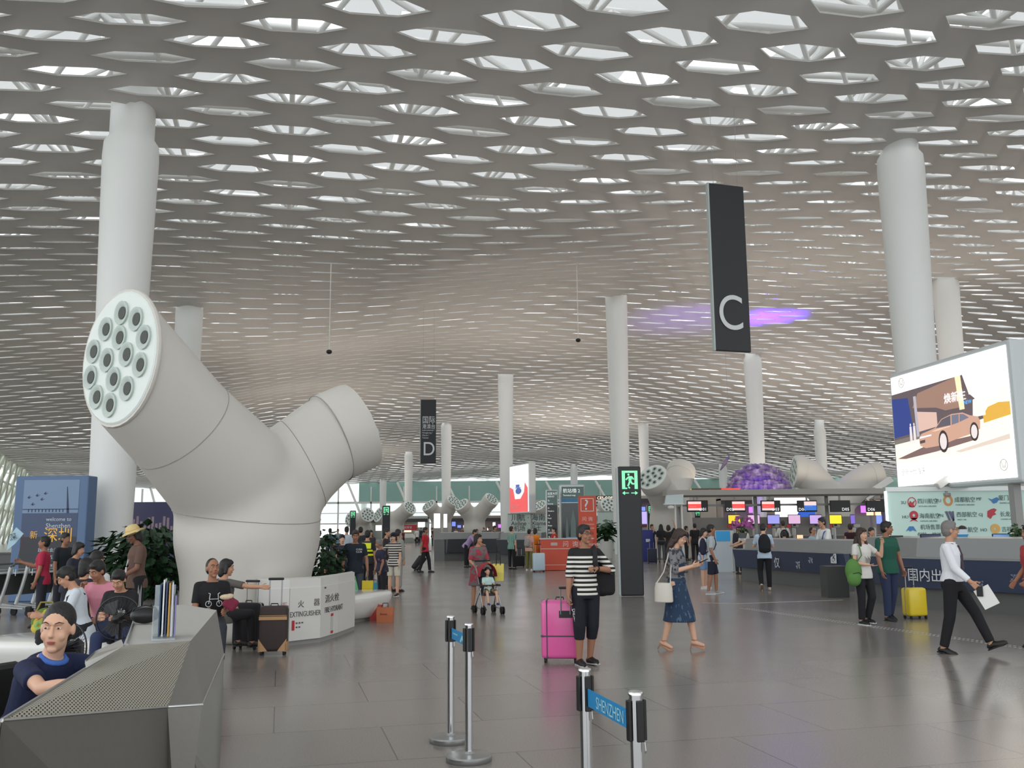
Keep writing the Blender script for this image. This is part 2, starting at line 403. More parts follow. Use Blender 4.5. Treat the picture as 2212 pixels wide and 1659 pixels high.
# ================================================================ AIR DUCT TREES
m_tree = mat('duct_tree_shell', (206, 203, 196), .42, spec=.4); noisy(m_tree, 60, .03)
m_face = mat('duct_face', (222, 230, 226), .4); m_hole = mat('duct_nozzle_dark', (70, 74, 70), .6); m_noz = mat('duct_nozzle_ring', (184, 196, 190), .45)
def frame_of(n):
    n = n.normalized(); x = Vector((0, 0, 1)).cross(n)
    x = x.normalized() if x.length > .01 else Vector((1, 0, 0)); y = n.cross(x)
    return Matrix((x, y, n)).transposed()
NOZ = [(0, .68), (.42, .54), (-.42, .47), (0, .3), (.68, .24), (-.72, .15), (.24, .02), (-.3, -.02), (.64, -.17), (-.73, -.25), (-.06, -.33), (.34, -.5), (-.5, -.57), (-.1, -.72)]
def duct_tree(label, group, base, arms, rt=1.0, rj=1.22, zj=2.2, vox=.07, fine=True, face=True):
    t = thing('air_duct_tree', label, 'air duct', base, 0, group)
    B = Vector(base); mb = MB()
    mb.lathe([(rt * 1.12, -.02), (rt * 1.02, .3), (rt * 1.02, .9), (rt * 1.16, 1.5), (rj * 1.0, zj), (rj * .6, zj + .5)], 28)
    mb.ball((0, 0, zj), rj * .94, 20, 14)
    via = [a[3] if len(a) > 3 else None for a in arms]
    arms = [(a[0], a[1], Vector(a[2]).normalized() if len(a) > 2 else (Vector(a[0]) - B - Vector((0, 0, zj))).normalized()) for a in arms]
    for (e, r, nn), vi in zip(arms, via):
        if vi:
            e = Vector(e) - B; ax = (e - (vi[-1][0] - B)).normalized(); mb.tube([Vector((0, 0, zj))] + [p_ - B for p_, q_ in vi] + [e, e + ax * 1.2], [rj * .8] + [q_ for p_, q_ in vi] + [r, r], 28); continue
        e = Vector(e) - B; j = Vector((0, 0, zj)) + Vector((e.x, e.y, 0)).normalized() * .1; k1 = e - nn * (e - j).length * .28
        mb.tube([j, j.lerp(k1, .6) , k1.lerp(e, .15), k1.lerp(e, .5), e], [rj * .86, r * 1.0, r * .97, r * .99, r], 28)
    me = solid(mb, vox, 30 if fine else 10)
    if fine:
        bm = bmesh.new(); bm.from_mesh(me); bmesh.ops.bisect_plane(bm, geom=bm.verts[:] + bm.edges[:] + bm.faces[:], plane_co=Vector(arms[0][0]) - B, plane_no=arms[0][2], clear_outer=True); bm.to_mesh(me); bm.free()
    me.materials.append(m_tree)
    shell = link('shell', me, t)
    if fine:
        sm_ = mat('seam_grey', (150, 147, 141), .6)
        for c_, n_, rad in ((at(392, 925, 13.8) - B, (at(262, 773, 12.9) - at(440, 960, 14.2)).normalized(), 1.3), (at(640, 975, 15.8) - B, Vector((.8, .3, .45)).normalized(), 1.25), (Vector((0, 0, 1.95)), Vector((.12, -.1, 1)).normalized(), 1.9)):
            bm = bmesh.new(); bm.from_mesh(me); g_cut = bmesh.ops.bisect_plane(bm, geom=bm.verts[:] + bm.edges[:] + bm.faces[:], plane_co=c_, plane_no=n_)['geom_cut']; s_ = MB()
            for ed in g_cut:
                if isinstance(ed, bmesh.types.BMEdge) and (ed.verts[0].co - c_).length < rad:
                    o_ = (ed.verts[0].normal + ed.verts[1].normal).normalized() * .002; s_.cyl(ed.verts[0].co + o_, ed.verts[1].co + o_, .006, n=5, cap=False)
            bm.free()
            if s_.v: s_.build('seam', sm_, t)
    for ai, (e, r, d) in enumerate(arms):
        cl = .03 if fine and ai == 0 else .55
        e = Vector(e) - B; F = frame_of(d).to_4x4(); F.translation = e
        if fine and ai == 0: F = F @ Matrix.Diagonal((1.035, 1.23, 1, 1))
        c = MB(); c.T = F
        c.lathe([(r * 1.0, -cl), (r * 1.012, -cl + .02), (r * 1.012, .0), (r * 1.0, .03), (r * .95, .03)], 36); col = c.build('collar', m_tree, t, smooth=35)
        if fine and ai:
            s = MB()
            for q in (.45,):
                rr = r * 1.012
                s.T = F @ Matrix.Translation((0, 0, -cl)); s.tube([(rr * math.cos(a), rr * math.sin(a), 0) for a in (2 * math.pi * k / 40 for k in range(40))], .008, 4, closed=True)
            s.build('seam', M_GREYP, t)
        if face:
            p = MB(); p.T = F; p.lathe([(r * .965, .0), (r * .965, .035), (r * .94, .05), (0.001, .05)], 36)
            fp = p.build('nozzle_plate', m_face, t, smooth=30)
            for nx, ny in NOZ if fine else NOZ:
                q = MB(); q.T = F @ Matrix.Translation((nx * r * .95, ny * r * .95, .05))
                w = r * .178
                q.m = 0; n1 = 16 if fine else 8
                q.rings([[Vector((a * math.cos(h), a * math.sin(h), z)) for h in (2 * math.pi * k / n1 for k in range(n1))] for a, z in ((w, 0), (w, .03), (w * .84, .03), (w * .52, -.0))], cap=False)
                q.m = 1; q.lathe([(w * .54, .006), (w * .52, .012), (.001, .012)], n1)
                q.build('nozzle', [m_noz, m_hole], fp, smooth=30)
    return t
g_ = 'white air duct trees standing through the hall'
duct_tree('huge white forked air duct tree behind the fire extinguisher cabinet', g_, at(536, 1150, 15.2).xy.to_3d(),
          [(at(262, 773, 12.9), .81, (-.52, -.85, .04), [(at(487, 1020, 14.7), .98), (at(385, 912, 13.8), .84)]), (at(772, 921, 16.6), .80, (.78, .42, .42))], rj=1.15, zj=2.1)
T2 = at(1450, 1150, 49)
duct_tree('white duct tree with a round nozzle face beside the desk monitors', g_, (T2.x, T2.y, 0), [(at(1409, 1031, 47.5), .80), (at(1472, 1016, 51), .78)], 1.0, 1.05, 2.7, .12, False)
T3 = at(1806, 1150, 56)
duct_tree('white duct tree like a pair of horns above the check-in beam', g_, (T3.x, T3.y, 0), [(at(1716, 1018, 56.5), .98, (-1, .05, .12)), (at(1899, 1030, 56.5), .92, (1, .05, .12))], 1.0, 1.1, 2.9, .12, False)
for k, (px, Y, l, r_, sc, lb) in enumerate(((953, 100, (920, 1092), (986, 1082), 1.0, 'distant duct tree whose right arm overlaps its neighbour, past the far counters'),
        (1025, 96, (991, 1090), (1068, 1078), 1.0, 'distant duct tree with dotted nozzle faces left of the red and white screen'),
        (850, 98, (812, 1112), (891, 1096), 1.0, 'distant duct tree behind the second small exit totem'),
        (778, 100, (752, 1122), (800, 1112), 1.0, 'distant pale duct tree by the bright far windows'),
        (1186, 104, (1160, 1092), (1205, 1086), 1.0, 'distant duct tree between the screen and the directory totem'),
        (1300, 80, (1282, 1098), (1322, 1092), 1.0, 'low white duct tree under the coffee shop sign'))):
    b_ = at(px, 1150, Y)
    e1 = at(l[0] + 6, l[1], Y - 1.2); e2 = at(r_[0] - 6, r_[1], Y - 1.5)
    duct_tree(lb, g_, (b_.x, b_.y, 0), [(e1, .8), (e2, .8)], 1.0, 1.05, 2.4, .16, False)

# ================================================================ HANGING AND STANDING SIGNS
m_sign = mat('charcoal_sign', (34, 36, 41), .5); m_edge = mat('sign_edge', (175, 185, 182), .45); m_letter = mat('sign_letter', (190, 194, 196), .5, emit=.15)
m_green = mat('exit_green', (132, 222, 172), .5, emit=.75)
def hang_sign(label, ptl, ptr, pbl, Y, w, lines):
    tl, bl = at(*ptl, Y), at(*pbl, Y)
    h = tl.z - bl.z; ang = math.atan2(.32, 1) if ptr else .06
    t = thing('hanging_sign', label, 'sign', (bl.x, bl.y, bl.z), ang, 'tall hanging zone signs')
    b = MB(); b.rbox((w / 2, .06, h / 2), (w, .10, h), .03); b.build('panel', m_sign, t)
    b = MB(); b.rbox((-.02, .07, h / 2), (.05, .12, h), .01); b.build('edge_strip', m_edge, t)
    c = MB()
    for x in (.15 * w, .85 * w): c.cyl((x, .06, h), (x, .06, ceil_z(bl.x, bl.y) - bl.z), .006, n=5)
    c.build('hanging_cable', M_GREYP, t)
    for s, sz, x, z, sx in lines: text(s, sz, (x, -.01, z), m_letter, t, sx=sx)
    return t
w1 = 1.12
hang_sign('tall charcoal hanging sign with a large letter C', (1533, 394), 1, (1547, 757), 25, w1, [('C', 1.42, .09, .62, .84)])
hang_sign('small distant charcoal hanging sign with the letter D and Chinese lines', (909, 863), 0, (908, 1001), 55, .92, [('D', 1.15, .12, .48, .88), ('国际', .48, .09, 2.42, .82), ('港澳台', .32, .09, 2.08, .82),
          ('International /', .13, .1, 1.93, 1), ('Hongkong /', .13, .1, 1.78, 1), ('Macao /', .13, .1, 1.63, 1), ('Taiwan', .13, .1, 1.48, 1)])
def exit_totem(label, x, y, h, w, rz=0.0, detail=True):
    t = thing('exit_totem', label, 'exit sign', (x, y, 0), rz, 'black exit totems')
    b = MB(); b.rbox((0, 0, h / 2 + .01), (w, .14, h), .035); b.build('post', m_sign, t)
    b = MB(); b.rbox((-w / 2 - .015, .02, h / 2), (.05, .13, h - .04), .01); b.build('edge_strip', m_edge, t)
    k = w / .58; z0 = h - .10 * k; y0 = -.076; g = MB()
    def q(x0, z1, x1, z2): g.box(((x0 + x1) / 2, y0, (z1 + z2) / 2), (abs(x1 - x0), .008, abs(z2 - z1)))
    hw = .2 * k; hh = .46 * k
    q(-hw, z0, hw, z0 - .055 * k); q(-hw, z0, -hw + .08 * k, z0 - hh); q(hw - .08 * k, z0, hw, z0 - hh); q(-hw, z0 - hh, -hw + .13 * k, z0 - hh + .035 * k)
    g.build('exit_door_mark', m_green, t)
    m = MB(); P = lambda a, b_: (a * k, y0 - .002, z0 + b_ * k)
    m.ball(P(-.03, -.10), .028 * k, 10, 6)
    m.tube([P(-.10, -.23), P(-.06, -.19), P(-.02, -.155), P(.05, -.155), P(.10, -.22)], .022 * k, 6)
    m.tube([P(.02, -.17), P(.0, -.26)], .04 * k, 6); m.tube([P(0, -.26), P(-.02, -.32), P(-.05, -.39)], .023 * k, 6)
    m.tube([P(.01, -.25), P(.06, -.33), P(.14, -.33)], .023 * k, 6); m.tube([P(-.04, -.41), P(.0, -.44)], .02 * k, 6)
    m.build('running_figure', m_green, t, smooth=True)
    a = MB()
    za = z0 - .56 * k
    for s in (-1, 1):
        a.box((s * .10 * k, y0, za), (.14 * k, .008, .022 * k)); a.poly([(s * .2 * k, za), (s * .13 * k, za + .05 * k), (s * .13 * k, za - .05 * k)], y0 - .004, y0 + .002)
    a.build('arrow', m_green, t)
    return t
p = gr(1366, 1288); exit_totem('tall black exit totem with a green running figure beside the woman in blue', p.x, p.y, 3.15, .57, R(4))
p = at(834, 1150, 62); exit_totem('small distant exit totem with bright green figure near the utility cart', p.x, p.y, 3.15, .5)
p = at(762, 1150, 76); exit_totem('small pale exit totem against the far windows', p.x, p.y, 3.1, .45)
p = at(1407, 1150, 60); exit_totem('small exit totem just right of the tall totem, in front of a violet screen', p.x, p.y, 3.0, .42)
p = at(1508, 1150, 58); exit_totem('small exit totem under the D01 monitor', p.x, p.y, 2.7, .34)

# hanging cameras
for (px, py, Y, lb) in ((711, 760, 40, 'small dark camera hanging on a thin rod above the forked duct tree'), (1249, 735, 45, 'small dark camera hanging from the ceiling left of the middle column')):
    p = at(px, py, Y); t = thing('hanging_camera', lb, 'camera', p, 0, 'ceiling cameras on rods')
    b = MB(); b.ball((0, 0, 0), (.13, .13, .1)); b.build('dome', M_BLACK, t, smooth=True)
    b = MB(); b.cyl((0, 0, .08), (0, 0, 4), .02, n=6); b.build('rod', M_WHITE, t)

# ================================================================ STANCHIONS WITH BLUE BELTS
m_belt = mat('blue_belt', (30, 130, 185), .55)
def stanchion(label, px, py, z, r=.032, H=.98):
    p = gr(px, py, z) if z else gr(px, py)
    t = thing('stanchion', label, 'barrier post', (p.x, p.y, 0), 0, 'belt barrier posts')
    b = MB(); b.lathe([(.165, 0), (.17, .008), (.17, .035), (.16, .045), (.05, .055), (.034, .07)], 32); b.build('base', M_STEEL, t, smooth=35)
    b = MB(); b.lathe([(.030, .05), (.030, H - .008), (.026, H - .008)], 24); b.build('pole', M_CHROME, t, smooth=35)
    b = MB(); b.lathe([(.034, H - .01), (.034, H), (.03, H + .006), (.001, H + .006)], 24); b.build('top_cap', M_CHROME, t, smooth=35)
    b = MB()
    for a in (0, 90, 180, 270):
        d = Vector((math.cos(R(a + 20)), math.sin(R(a + 20)), 0))
        b.rbox(d * .036 + Vector((0, 0, H - .115)), (.014, .034, .17), .004, rot=Matrix.Rotation(R(a + 20), 3, 'Z'))
    b.build('belt_head', M_BLACK, t)
    b = MB(); b.tube([(.03, -.03, H - .2), (.033, -.034, H - .235), (.03, -.03, H - .245)], .004, 6); b.build('release_ring', M_STEEL, t)
    return t
def belt(label, A, B, txt=None, logo=False):
    a, b_ = A.location, B.location; a = a + (b_ - a).normalized() * .045; b_ = b_ - (b_ - a).normalized() * .045; d = (b_ - a); L = d.length; rz = math.atan2(d.y, d.x)
    t = thing('barrier_belt', label, 'barrier belt', (a.x, a.y, .83), rz, 'blue barrier belts')
    m = MB(); m.box((L / 2, 0, 0.02), (L, .003, .085)); m.build('strap', m_belt, t)
    if txt: text(txt, .082, (.13, -.004, -.010), mat('belt_print', (150, 205, 220), .6), t, sx=.9, ext=.0005)
    if logo:
        g = MB(); g.poly([(L * .55, -.01), (L * .66, .03), (L * .72, .045), (L * .8, -.015), (L * .74, .0), (L * .7, .012), (L * .63, -.015)], -.004, -.002); g.build('emblem', mat('belt_print', (150, 205, 220), .6), t)
        text('SHENZHEN AIRPORT', .02, (.05, -.004, .02), mat('belt_print', (150, 205, 220), .6), t, ext=.0005)
A1 = stanchion('rear steel post of the left pair, belt at its top', 973, 1602, 0)
B1 = stanchion('front steel post of the left pair, its round base fully in view', 1013, 1643, 0)
A2 = stanchion('taller looking steel post of the right pair, left end of the SHENZHEN belt', 1263, 1446, .98)
B2 = stanchion('nearest steel post at the bottom edge, right end of the SHENZHEN belt', 1373, 1496, .98)
belt('short blue belt between the left pair of posts', A1, B1, logo=True)
belt('blue belt printed SHENZHEN between the two nearest posts', A2, B2, 'SHENZHEN')

# ================================================================ STEEL ENQUIRY DESK AT THE LEFT FRONT
m_desk = mat('desk_steel', (132, 130, 125), .4, .6); noisy(m_desk, 40, .06)
m_dtop = mat('desk_top_grey', (178, 177, 172), .5)
m_perf = mat('perforated_steel', (176, 172, 158), .45, .35)
n, l, b = nodes(m_perf)
tc = n.new('ShaderNodeTexCoord'); mp = n.new('ShaderNodeMapping'); mp.inputs['Scale'].default_value = (.42, 1, 1); l.new(tc.outputs['Object'], mp.inputs[0])
vo = n.new('ShaderNodeTexVoronoi'); vo.inputs['Scale'].default_value = 95; vo.inputs['Randomness'].default_value = 0; l.new(mp.outputs[0], vo.inputs['Vector'])
vo.voronoi_dimensions = '2D'
rp = n.new('ShaderNodeValToRGB'); rp.color_ramp.interpolation = 'CONSTANT'; rp.color_ramp.elements[0].color = lin((40, 38, 36)); rp.color_ramp.elements[1].color = lin((180, 176, 162)); rp.color_ramp.elements[1].position = .3
l.new(vo.outputs['Distance'], rp.inputs[0]); l.new(rp.outputs[0], b.inputs['Base Color'])
DZ = 1.05
def q(px, py, z): v = gr(px, py, z); return Vector((v.x, v.y, z))
A_ = q(0, 1560, 1.0); A1_ = q(-500, 1590, .9)
t1, t2, t3, t4, t5 = q(266, 1394, DZ), q(412, 1384, DZ), q(468, 1318, DZ), q(398, 1306, DZ), q(300, 1311, DZ)
B1_, B2_, C_ = q(362, 1527, .86), q(437, 1522, .86), q(484, 1413, .86)
t0 = q(4, 1556, DZ)
t = thing('enquiry_desk', 'steel enquiry desk with a perforated sloping panel at the front left', 'desk', (0, 0, 0))
m = MB(); m.add([t1, t2, t3, t4, t5], [(0, 1, 2, 3, 4)]); m.add([p - Vector((0, 0, .03)) for p in (t1, t2, t3, t4, t5)], [(0, 1, 2, 3, 4)])
m.build('desk_top', m_dtop, t)
xx = (t1 - t0).normalized(); nz_ = xx.cross(B1_ - t0).normalized(); PF = Matrix((xx, nz_.cross(xx), nz_)).transposed().to_4x4(); PF.translation = t0; PI_ = PF.inverted()
m = MB(); m.add([PI_ @ v for v in (t0, B1_, t2, t1)], [(0, 1, 2), (0, 2, 3)]); o = m.build('perforated_panel', m_perf, t); o.matrix_local = PF
m = MB(); m.add([B1_, B2_, t2], [(0, 1, 2)]); m.add([B2_, C_, t3, t2], [(0, 1, 2, 3)])
Z = lambda p, z=0: Vector((p.x, p.y, z))
back = [t4 + Vector((-.05, .1, 0)), t4 + Vector((-.3, .0, 0))]
m.add([t3, C_, Z(C_), Z(t4), t4], [(0, 1, 2, 3, 4)])
m.add([t0, B1_, Z(B1_) + Vector((-.0, .12, 0)), Z(t0) + Vector((-.3, .2, 0))], [(0, 1, 2, 3)])
m.add([B1_, B2_, Z(B2_) + Vector((-.08, .02, 0)), Z(B1_) + Vector((-.0, .12, 0))], [(0, 1, 2, 3)])
m.add([B2_, C_, Z(C_, .35) + Vector((-.25, 0, 0)), Z(B2_) + Vector((-.08, .02, 0))], [(0, 1, 2, 3)]); m.add([Z(C_, .35) + Vector((-.25, 0, 0)), Z(B2_) + Vector((-.08, .02, 0)), Z(C_) + Vector((-.1, 0, 0))], [(0, 1, 2)])
m.add([t0, A1_ + Vector((-.2, -.3, 0)), Z(A1_) + Vector((-.2, -.3, 0)), Z(t0) + Vector((-.3, .2, 0))], [(0, 1, 2, 3)])
m.add([t1, t0, Z(t0, .6) + Vector((-.02, .02, 0)), Z(t1, .6) + Vector((-.02, .02, 0))], [(0, 1, 2, 3)])
m.build('desk_body', m_desk, t)
m = MB(); m.tube([t0, t1], .008, 6); m.tube([t0, B1_, B2_, C_], .006, 6); m.tube([t1 + Vector((.02, 0, 0)), t5], .012, 6); m.build('edge_trim', M_STEEL, t)
# brochure holder with upright brochures
bp_ = q(352, 1384, DZ)
t = thing('brochure_holder', 'clear brochure holder on the end of the steel desk', 'brochure holder', (bp_.x, bp_.y, DZ), R(20))
m_clear = mat('clear_acrylic', (225, 235, 240), .1, alpha=.35)
m = MB(); m.rbox((0, .12, .008), (.13, .3, .014), .004); m.box((0, .27, .16), (.12, .006, .3)); m.box((-.062, .12, .1), (.004, .28, .18)); m.build('tray', m_clear, t)
for k, (dx, c, h, lb) in enumerate(((-.05, (35, 70, 100), .31, 'dark blue upright brochure in the clear holder'), (-.03, (225, 228, 230), .335, 'tall white upright brochure in the clear holder'), (-.012, (60, 75, 110), .32, 'slate blue brochure behind the tall white one in the holder'),
        (.006, (200, 150, 60), .315, 'orange upright brochure in the clear holder'), (.024, (205, 208, 215), .32, 'pale grey upright brochure right of the orange one'), (.045, (130, 125, 175), .24, 'short violet brochure at the front of the holder'))):
    o = thing('brochure', lb, 'brochure', (bp_.x + dx, bp_.y + .06, DZ + .016), R(16 + k), 'brochures in the holder')
    m = MB(); m.rbox((0, .1, h / 2), (.009, .2, h), .002); m.build('cover', mat('brochure_%d' % k, c, .4), o)
    m = MB(); m.box((.0, .1, h / 2 + .002), (.006, .196, h - .004)); m.build('pages', mat('paper', (235, 235, 232), .7), o)
# sheets of paper in front of the clerk
m = MB(); pts = [q(262, 1386, 1.1), q(266, 1396, 1.06), q(186, 1443, 1.06), q(183, 1432, 1.08), q(205, 1412, 1.12)]
for k in range(4): m.add([p + Vector((0, 0, .004 * k)) for p in pts], [(0, 1, 2, 3, 4)])
m.build('paper_stack', mat('paper', (235, 235, 232), .7), label='stack of white paper sheets leaning on the steel desk edge', cat='paper')

# fans
m_fan = mat('fan_black', (22, 22, 26), .4); m_blade = mat('fan_blade', (38, 38, 44), .3, alpha=.8)
def fan(label, px, py, Y, r, rz, tilt=0):
    c = at(px, py, Y); t = thing('pedestal_fan', label, 'fan', (c.x, c.y, 0), rz, 'black pedestal fans')
    g = MB(); F = Matrix.Translation((0, 0, c.z)) @ Matrix.Rotation(R(90 + tilt), 4, 'X'); g.T = F
    for z in (-.05, .05):
        for k in range(30):
            a = 2 * math.pi * k / 30
            g.tube([(r * .15 * math.cos(a), r * .15 * math.sin(a), z * 1.2), (r * .7 * math.cos(a + .15), r * .7 * math.sin(a + .15), z * 1.1), (r * math.cos(a + .2), r * math.sin(a + .2), 0)], .0018, 4)
    g.tube([(r * math.cos(a), r * math.sin(a), 0) for a in (2 * math.pi * k / 36 for k in range(36))], .007, 6, closed=True)
    g.build('guard', m_fan, t)
    g = MB(); g.T = F
    for k in range(3):
        a = 2 * math.pi * k / 3
        P = [Vector((rr * math.cos(a + da), rr * math.sin(a + da), dz)) for rr, da, dz in ((r * .18, -.2, -.01), (r * .85, -.45, -.02), (r * .9, .25, 0), (r * .75, .6, .02), (r * .18, .5, .01))]
        g.add(P, [(0, 1, 2, 3, 4)]); g.add([p + Vector((0, 0, .004)) for p in P], [(0, 1, 2, 3, 4)])
    g.build('blades', m_blade, t)
    g = MB(); g.T = F; g.lathe([(r * .22, -.06), (r * .26, -.03), (r * .26, .03), (r * .18, .15), (.001, .17)], 20); g.build('motor', m_fan, t, smooth=40)
    g = MB(); g.cyl((0, .09, .02), (0, .09, c.z), .02, .018, 10); g.rbox((0, .09, c.z * .55), (.09, .07, .22), .01); g.build('pole', m_fan, t)
    g = MB(); g.lathe([(.19, 0), (.19, .015), (.15, .03), (.03, .05)], 28, (0, .09, 0)); g.build('base', m_fan, t, smooth=35)
fan('black pedestal fan on the far side of the steel desk', 256, 1335, 8.6, .19, R(12))
fan('pedestal fan with an open wire guard half hidden behind the clerk', 150, 1398, 7.6, .19, R(-25))

# black camera bag on the white ledge
p = gr(312, 1348, DZ)
t = thing('camera_bag', 'small black rounded bag lying on the far end of the steel desk', 'bag', (p.x, p.y, DZ), R(20))
m = MB(); m.ball((0, 0, .06), (.10, .07, .058), 16, 10); me = solid(m, .012, 3); me.materials.append(M_BLACK); link('pouch', me, t)
m = MB(); m.tube([(-.09, 0, .07), (-.07, -.02, .11), (0, -.03, .13), (.07, -.02, .11), (.09, 0, .07)], .005, 6); m.build('strap', M_BLACK, t, smooth=True)

# ================================================================ WHITE LEDGE AND BENCHES ROUND THE TREE
m_bench = mat('white_bench_gloss', (228, 228, 224), .18, coat=.4)
def bench(label, c, rx, ry, h, rz, top=None):
    t = thing('bench', label, 'bench', (c.x, c.y, 0), rz, 'glossy white rounded benches')
    m = MB(); N = 40
    def ring(s, z, e=.75): return [Vector((rx * s * math.copysign(abs(math.cos(a)) ** e, math.cos(a)), ry * s * math.copysign(abs(math.sin(a)) ** e, math.sin(a)), z)) for a in (2 * math.pi * k / N for k in range(N))]
    m.rings([ring(.62, .06), ring(.72, .08), ring(.86, h * .42), ring(.97, h * .7), ring(1, h * .86), ring(.97, h * .96), ring(.9, h), ring(.3, h + .004)])
    m.build('seat', m_bench, t, smooth=50)
    m = MB(); m.rings([ring(.5, 0), ring(.5, .1)]); m.build('plinth', M_GREYP, t)
    return t
p = gr(770, 1345); bench('glossy white rounded bench sticking out at the right of the fire cabinet', Vector((p.x - .1, p.y + .5, 0)), .5, 1.0, .5, R(-18))
p = gr(505, 1392); bench('glossy white bench the seated man and woman share', Vector((p.x - .2, p.y + .55, 0)), .75, .5, .44, R(14))
p = at(205, 1300, 11.15); bench('long white bench behind the steel desk where the group sits', Vector((p.x, p.y, 0)), 1.25, .62, .49, R(4))

# ================================================================ FIRE EXTINGUISHER CABINET
t = thing('fire_equipment_cabinet', 'low curved white cabinet lettered FIRE EXTINGUISHER and FIRE HYDRANT', 'cabinet', (0, 0, 0))
fp = [gr(552, 1400), gr(622, 1396), gr(690, 1388), gr(728, 1376), gr(764, 1362)]; HC = .96
m_cab = mat('cabinet_white', (218, 217, 213), .35)
inn = [p + Vector((-.12, .42, 0)) for p in fp]
m = MB()
outl = fp + inn[::-1]; N = len(outl)
m.add([Vector((p.x, p.y, .07)) for p in outl] + [Vector((p.x, p.y, HC)) for p in outl], [tuple(range(N))[::-1], tuple(range(N, 2 * N))] + [(i, (i + 1) % N, (i + 1) % N + N, i + N) for i in range(N)])
m.build('carcass', m_cab, t)
m = MB(); o2 = [p + Vector((0, .05, 0)) for p in fp] + [p - Vector((0, .05, 0)) for p in inn][::-1]
m.add([Vector((p.x, p.y, 0)) for p in o2] + [Vector((p.x, p.y, .08)) for p in o2], [tuple(range(N))[::-1]] + [(i, (i + 1) % N, (i + 1) % N + N, i + N) for i in range(N)]); m.build('plinth', M_GREYP, t)
def on_seg(a, b_, s): d = (b_ - a).normalized(); nrm = Vector((d.y, -d.x, 0)); return d, nrm, math.atan2(d.y, d.x)
for (i, j, lb) in ((0, 2, 'wide door'), (2, 4, 'narrow door')):
    for k in range(i, j):
        d, nrm, rz = on_seg(fp[k], fp[k + 1], 0); L = (fp[k + 1] - fp[k]).length
        g = MB(); g.T = Matrix.Translation(fp[k] + nrm * .001) @ Matrix.Rotation(rz, 4, 'Z')
        g.box((L / 2, -.006, (HC - .13 + .07) / 2), (L - .004, .014, HC - .13 - .07)); g.build('door', m_cab, t)
red = mat('sign_red', (190, 40, 55), .5); lg = mat('cabinet_lettering', (92, 88, 88), .6); pk = mat('faded_red_lettering', (190, 130, 135), .6)
d, nrm, rz = on_seg(fp[1], fp[2], 0); P = lambda k, s, z: (fp[k].lerp(fp[k + 1], s) + nrm * .018).to_tuple()[:2] + (z,)
text('灭', .115, P(1, -.28, .54), pk, t, rz=rz); text('火', .115, P(1, .25, .55), lg, t, rz=rz); text('器', .115, P(1, .76, .56), lg, t, rz=rz)
text('FIRE EXTINGUISHER', .11, P(1, -.3, .41), lg, t, rz=rz, sx=.74)
g = MB(); g.T = Matrix.Translation(P(1, .12, .29)) @ Matrix.Rotation(rz, 4, 'Z'); g.box((0, -.002, 0), (.045, .004, .14)); g.build('red_notice', red, t)
g = MB(); g.T = Matrix.Translation(P(1, .12, .29)) @ Matrix.Rotation(rz, 4, 'Z')
for k in range(5): g.box((.06 + (k % 3) * .05, -.002, .03 - (k // 3) * .06), (.03, .003, .02))
g.build('notice_print', lg, t)
d, nrm, rz = on_seg(fp[2], fp[3], 0)
text('消火栓', .13, P(2, .2, .58), lg, t, rz=rz, sx=1.5); text('FIRE HYDRANT', .12, P(2, .2, .42), lg, t, rz=rz, sx=.92)
g = MB(); g.T = Matrix.Translation(P(2, .62, .24)) @ Matrix.Rotation(rz, 4, 'Z'); g.box((0, -.002, .13), (.085, .004, .04)); g.box((0, -.002, -.13), (.085, .004, .04)); g.build('red_notice', red, t)
g = MB(); g.T = Matrix.Translation(P(2, .62, .24)) @ Matrix.Rotation(rz, 4, 'Z'); g.box((0, .0, 0), (.085, .003, .2)); g.build('notice_sheet', mat('notice_grey', (196, 196, 196), .6), t)
g = MB(); g.T = Matrix.Translation(P(2, .2, .8)) @ Matrix.Rotation(rz, 4, 'Z'); g.box((0, 0, 0), (.05, .012, .025)); g.build('latch', lg, t)

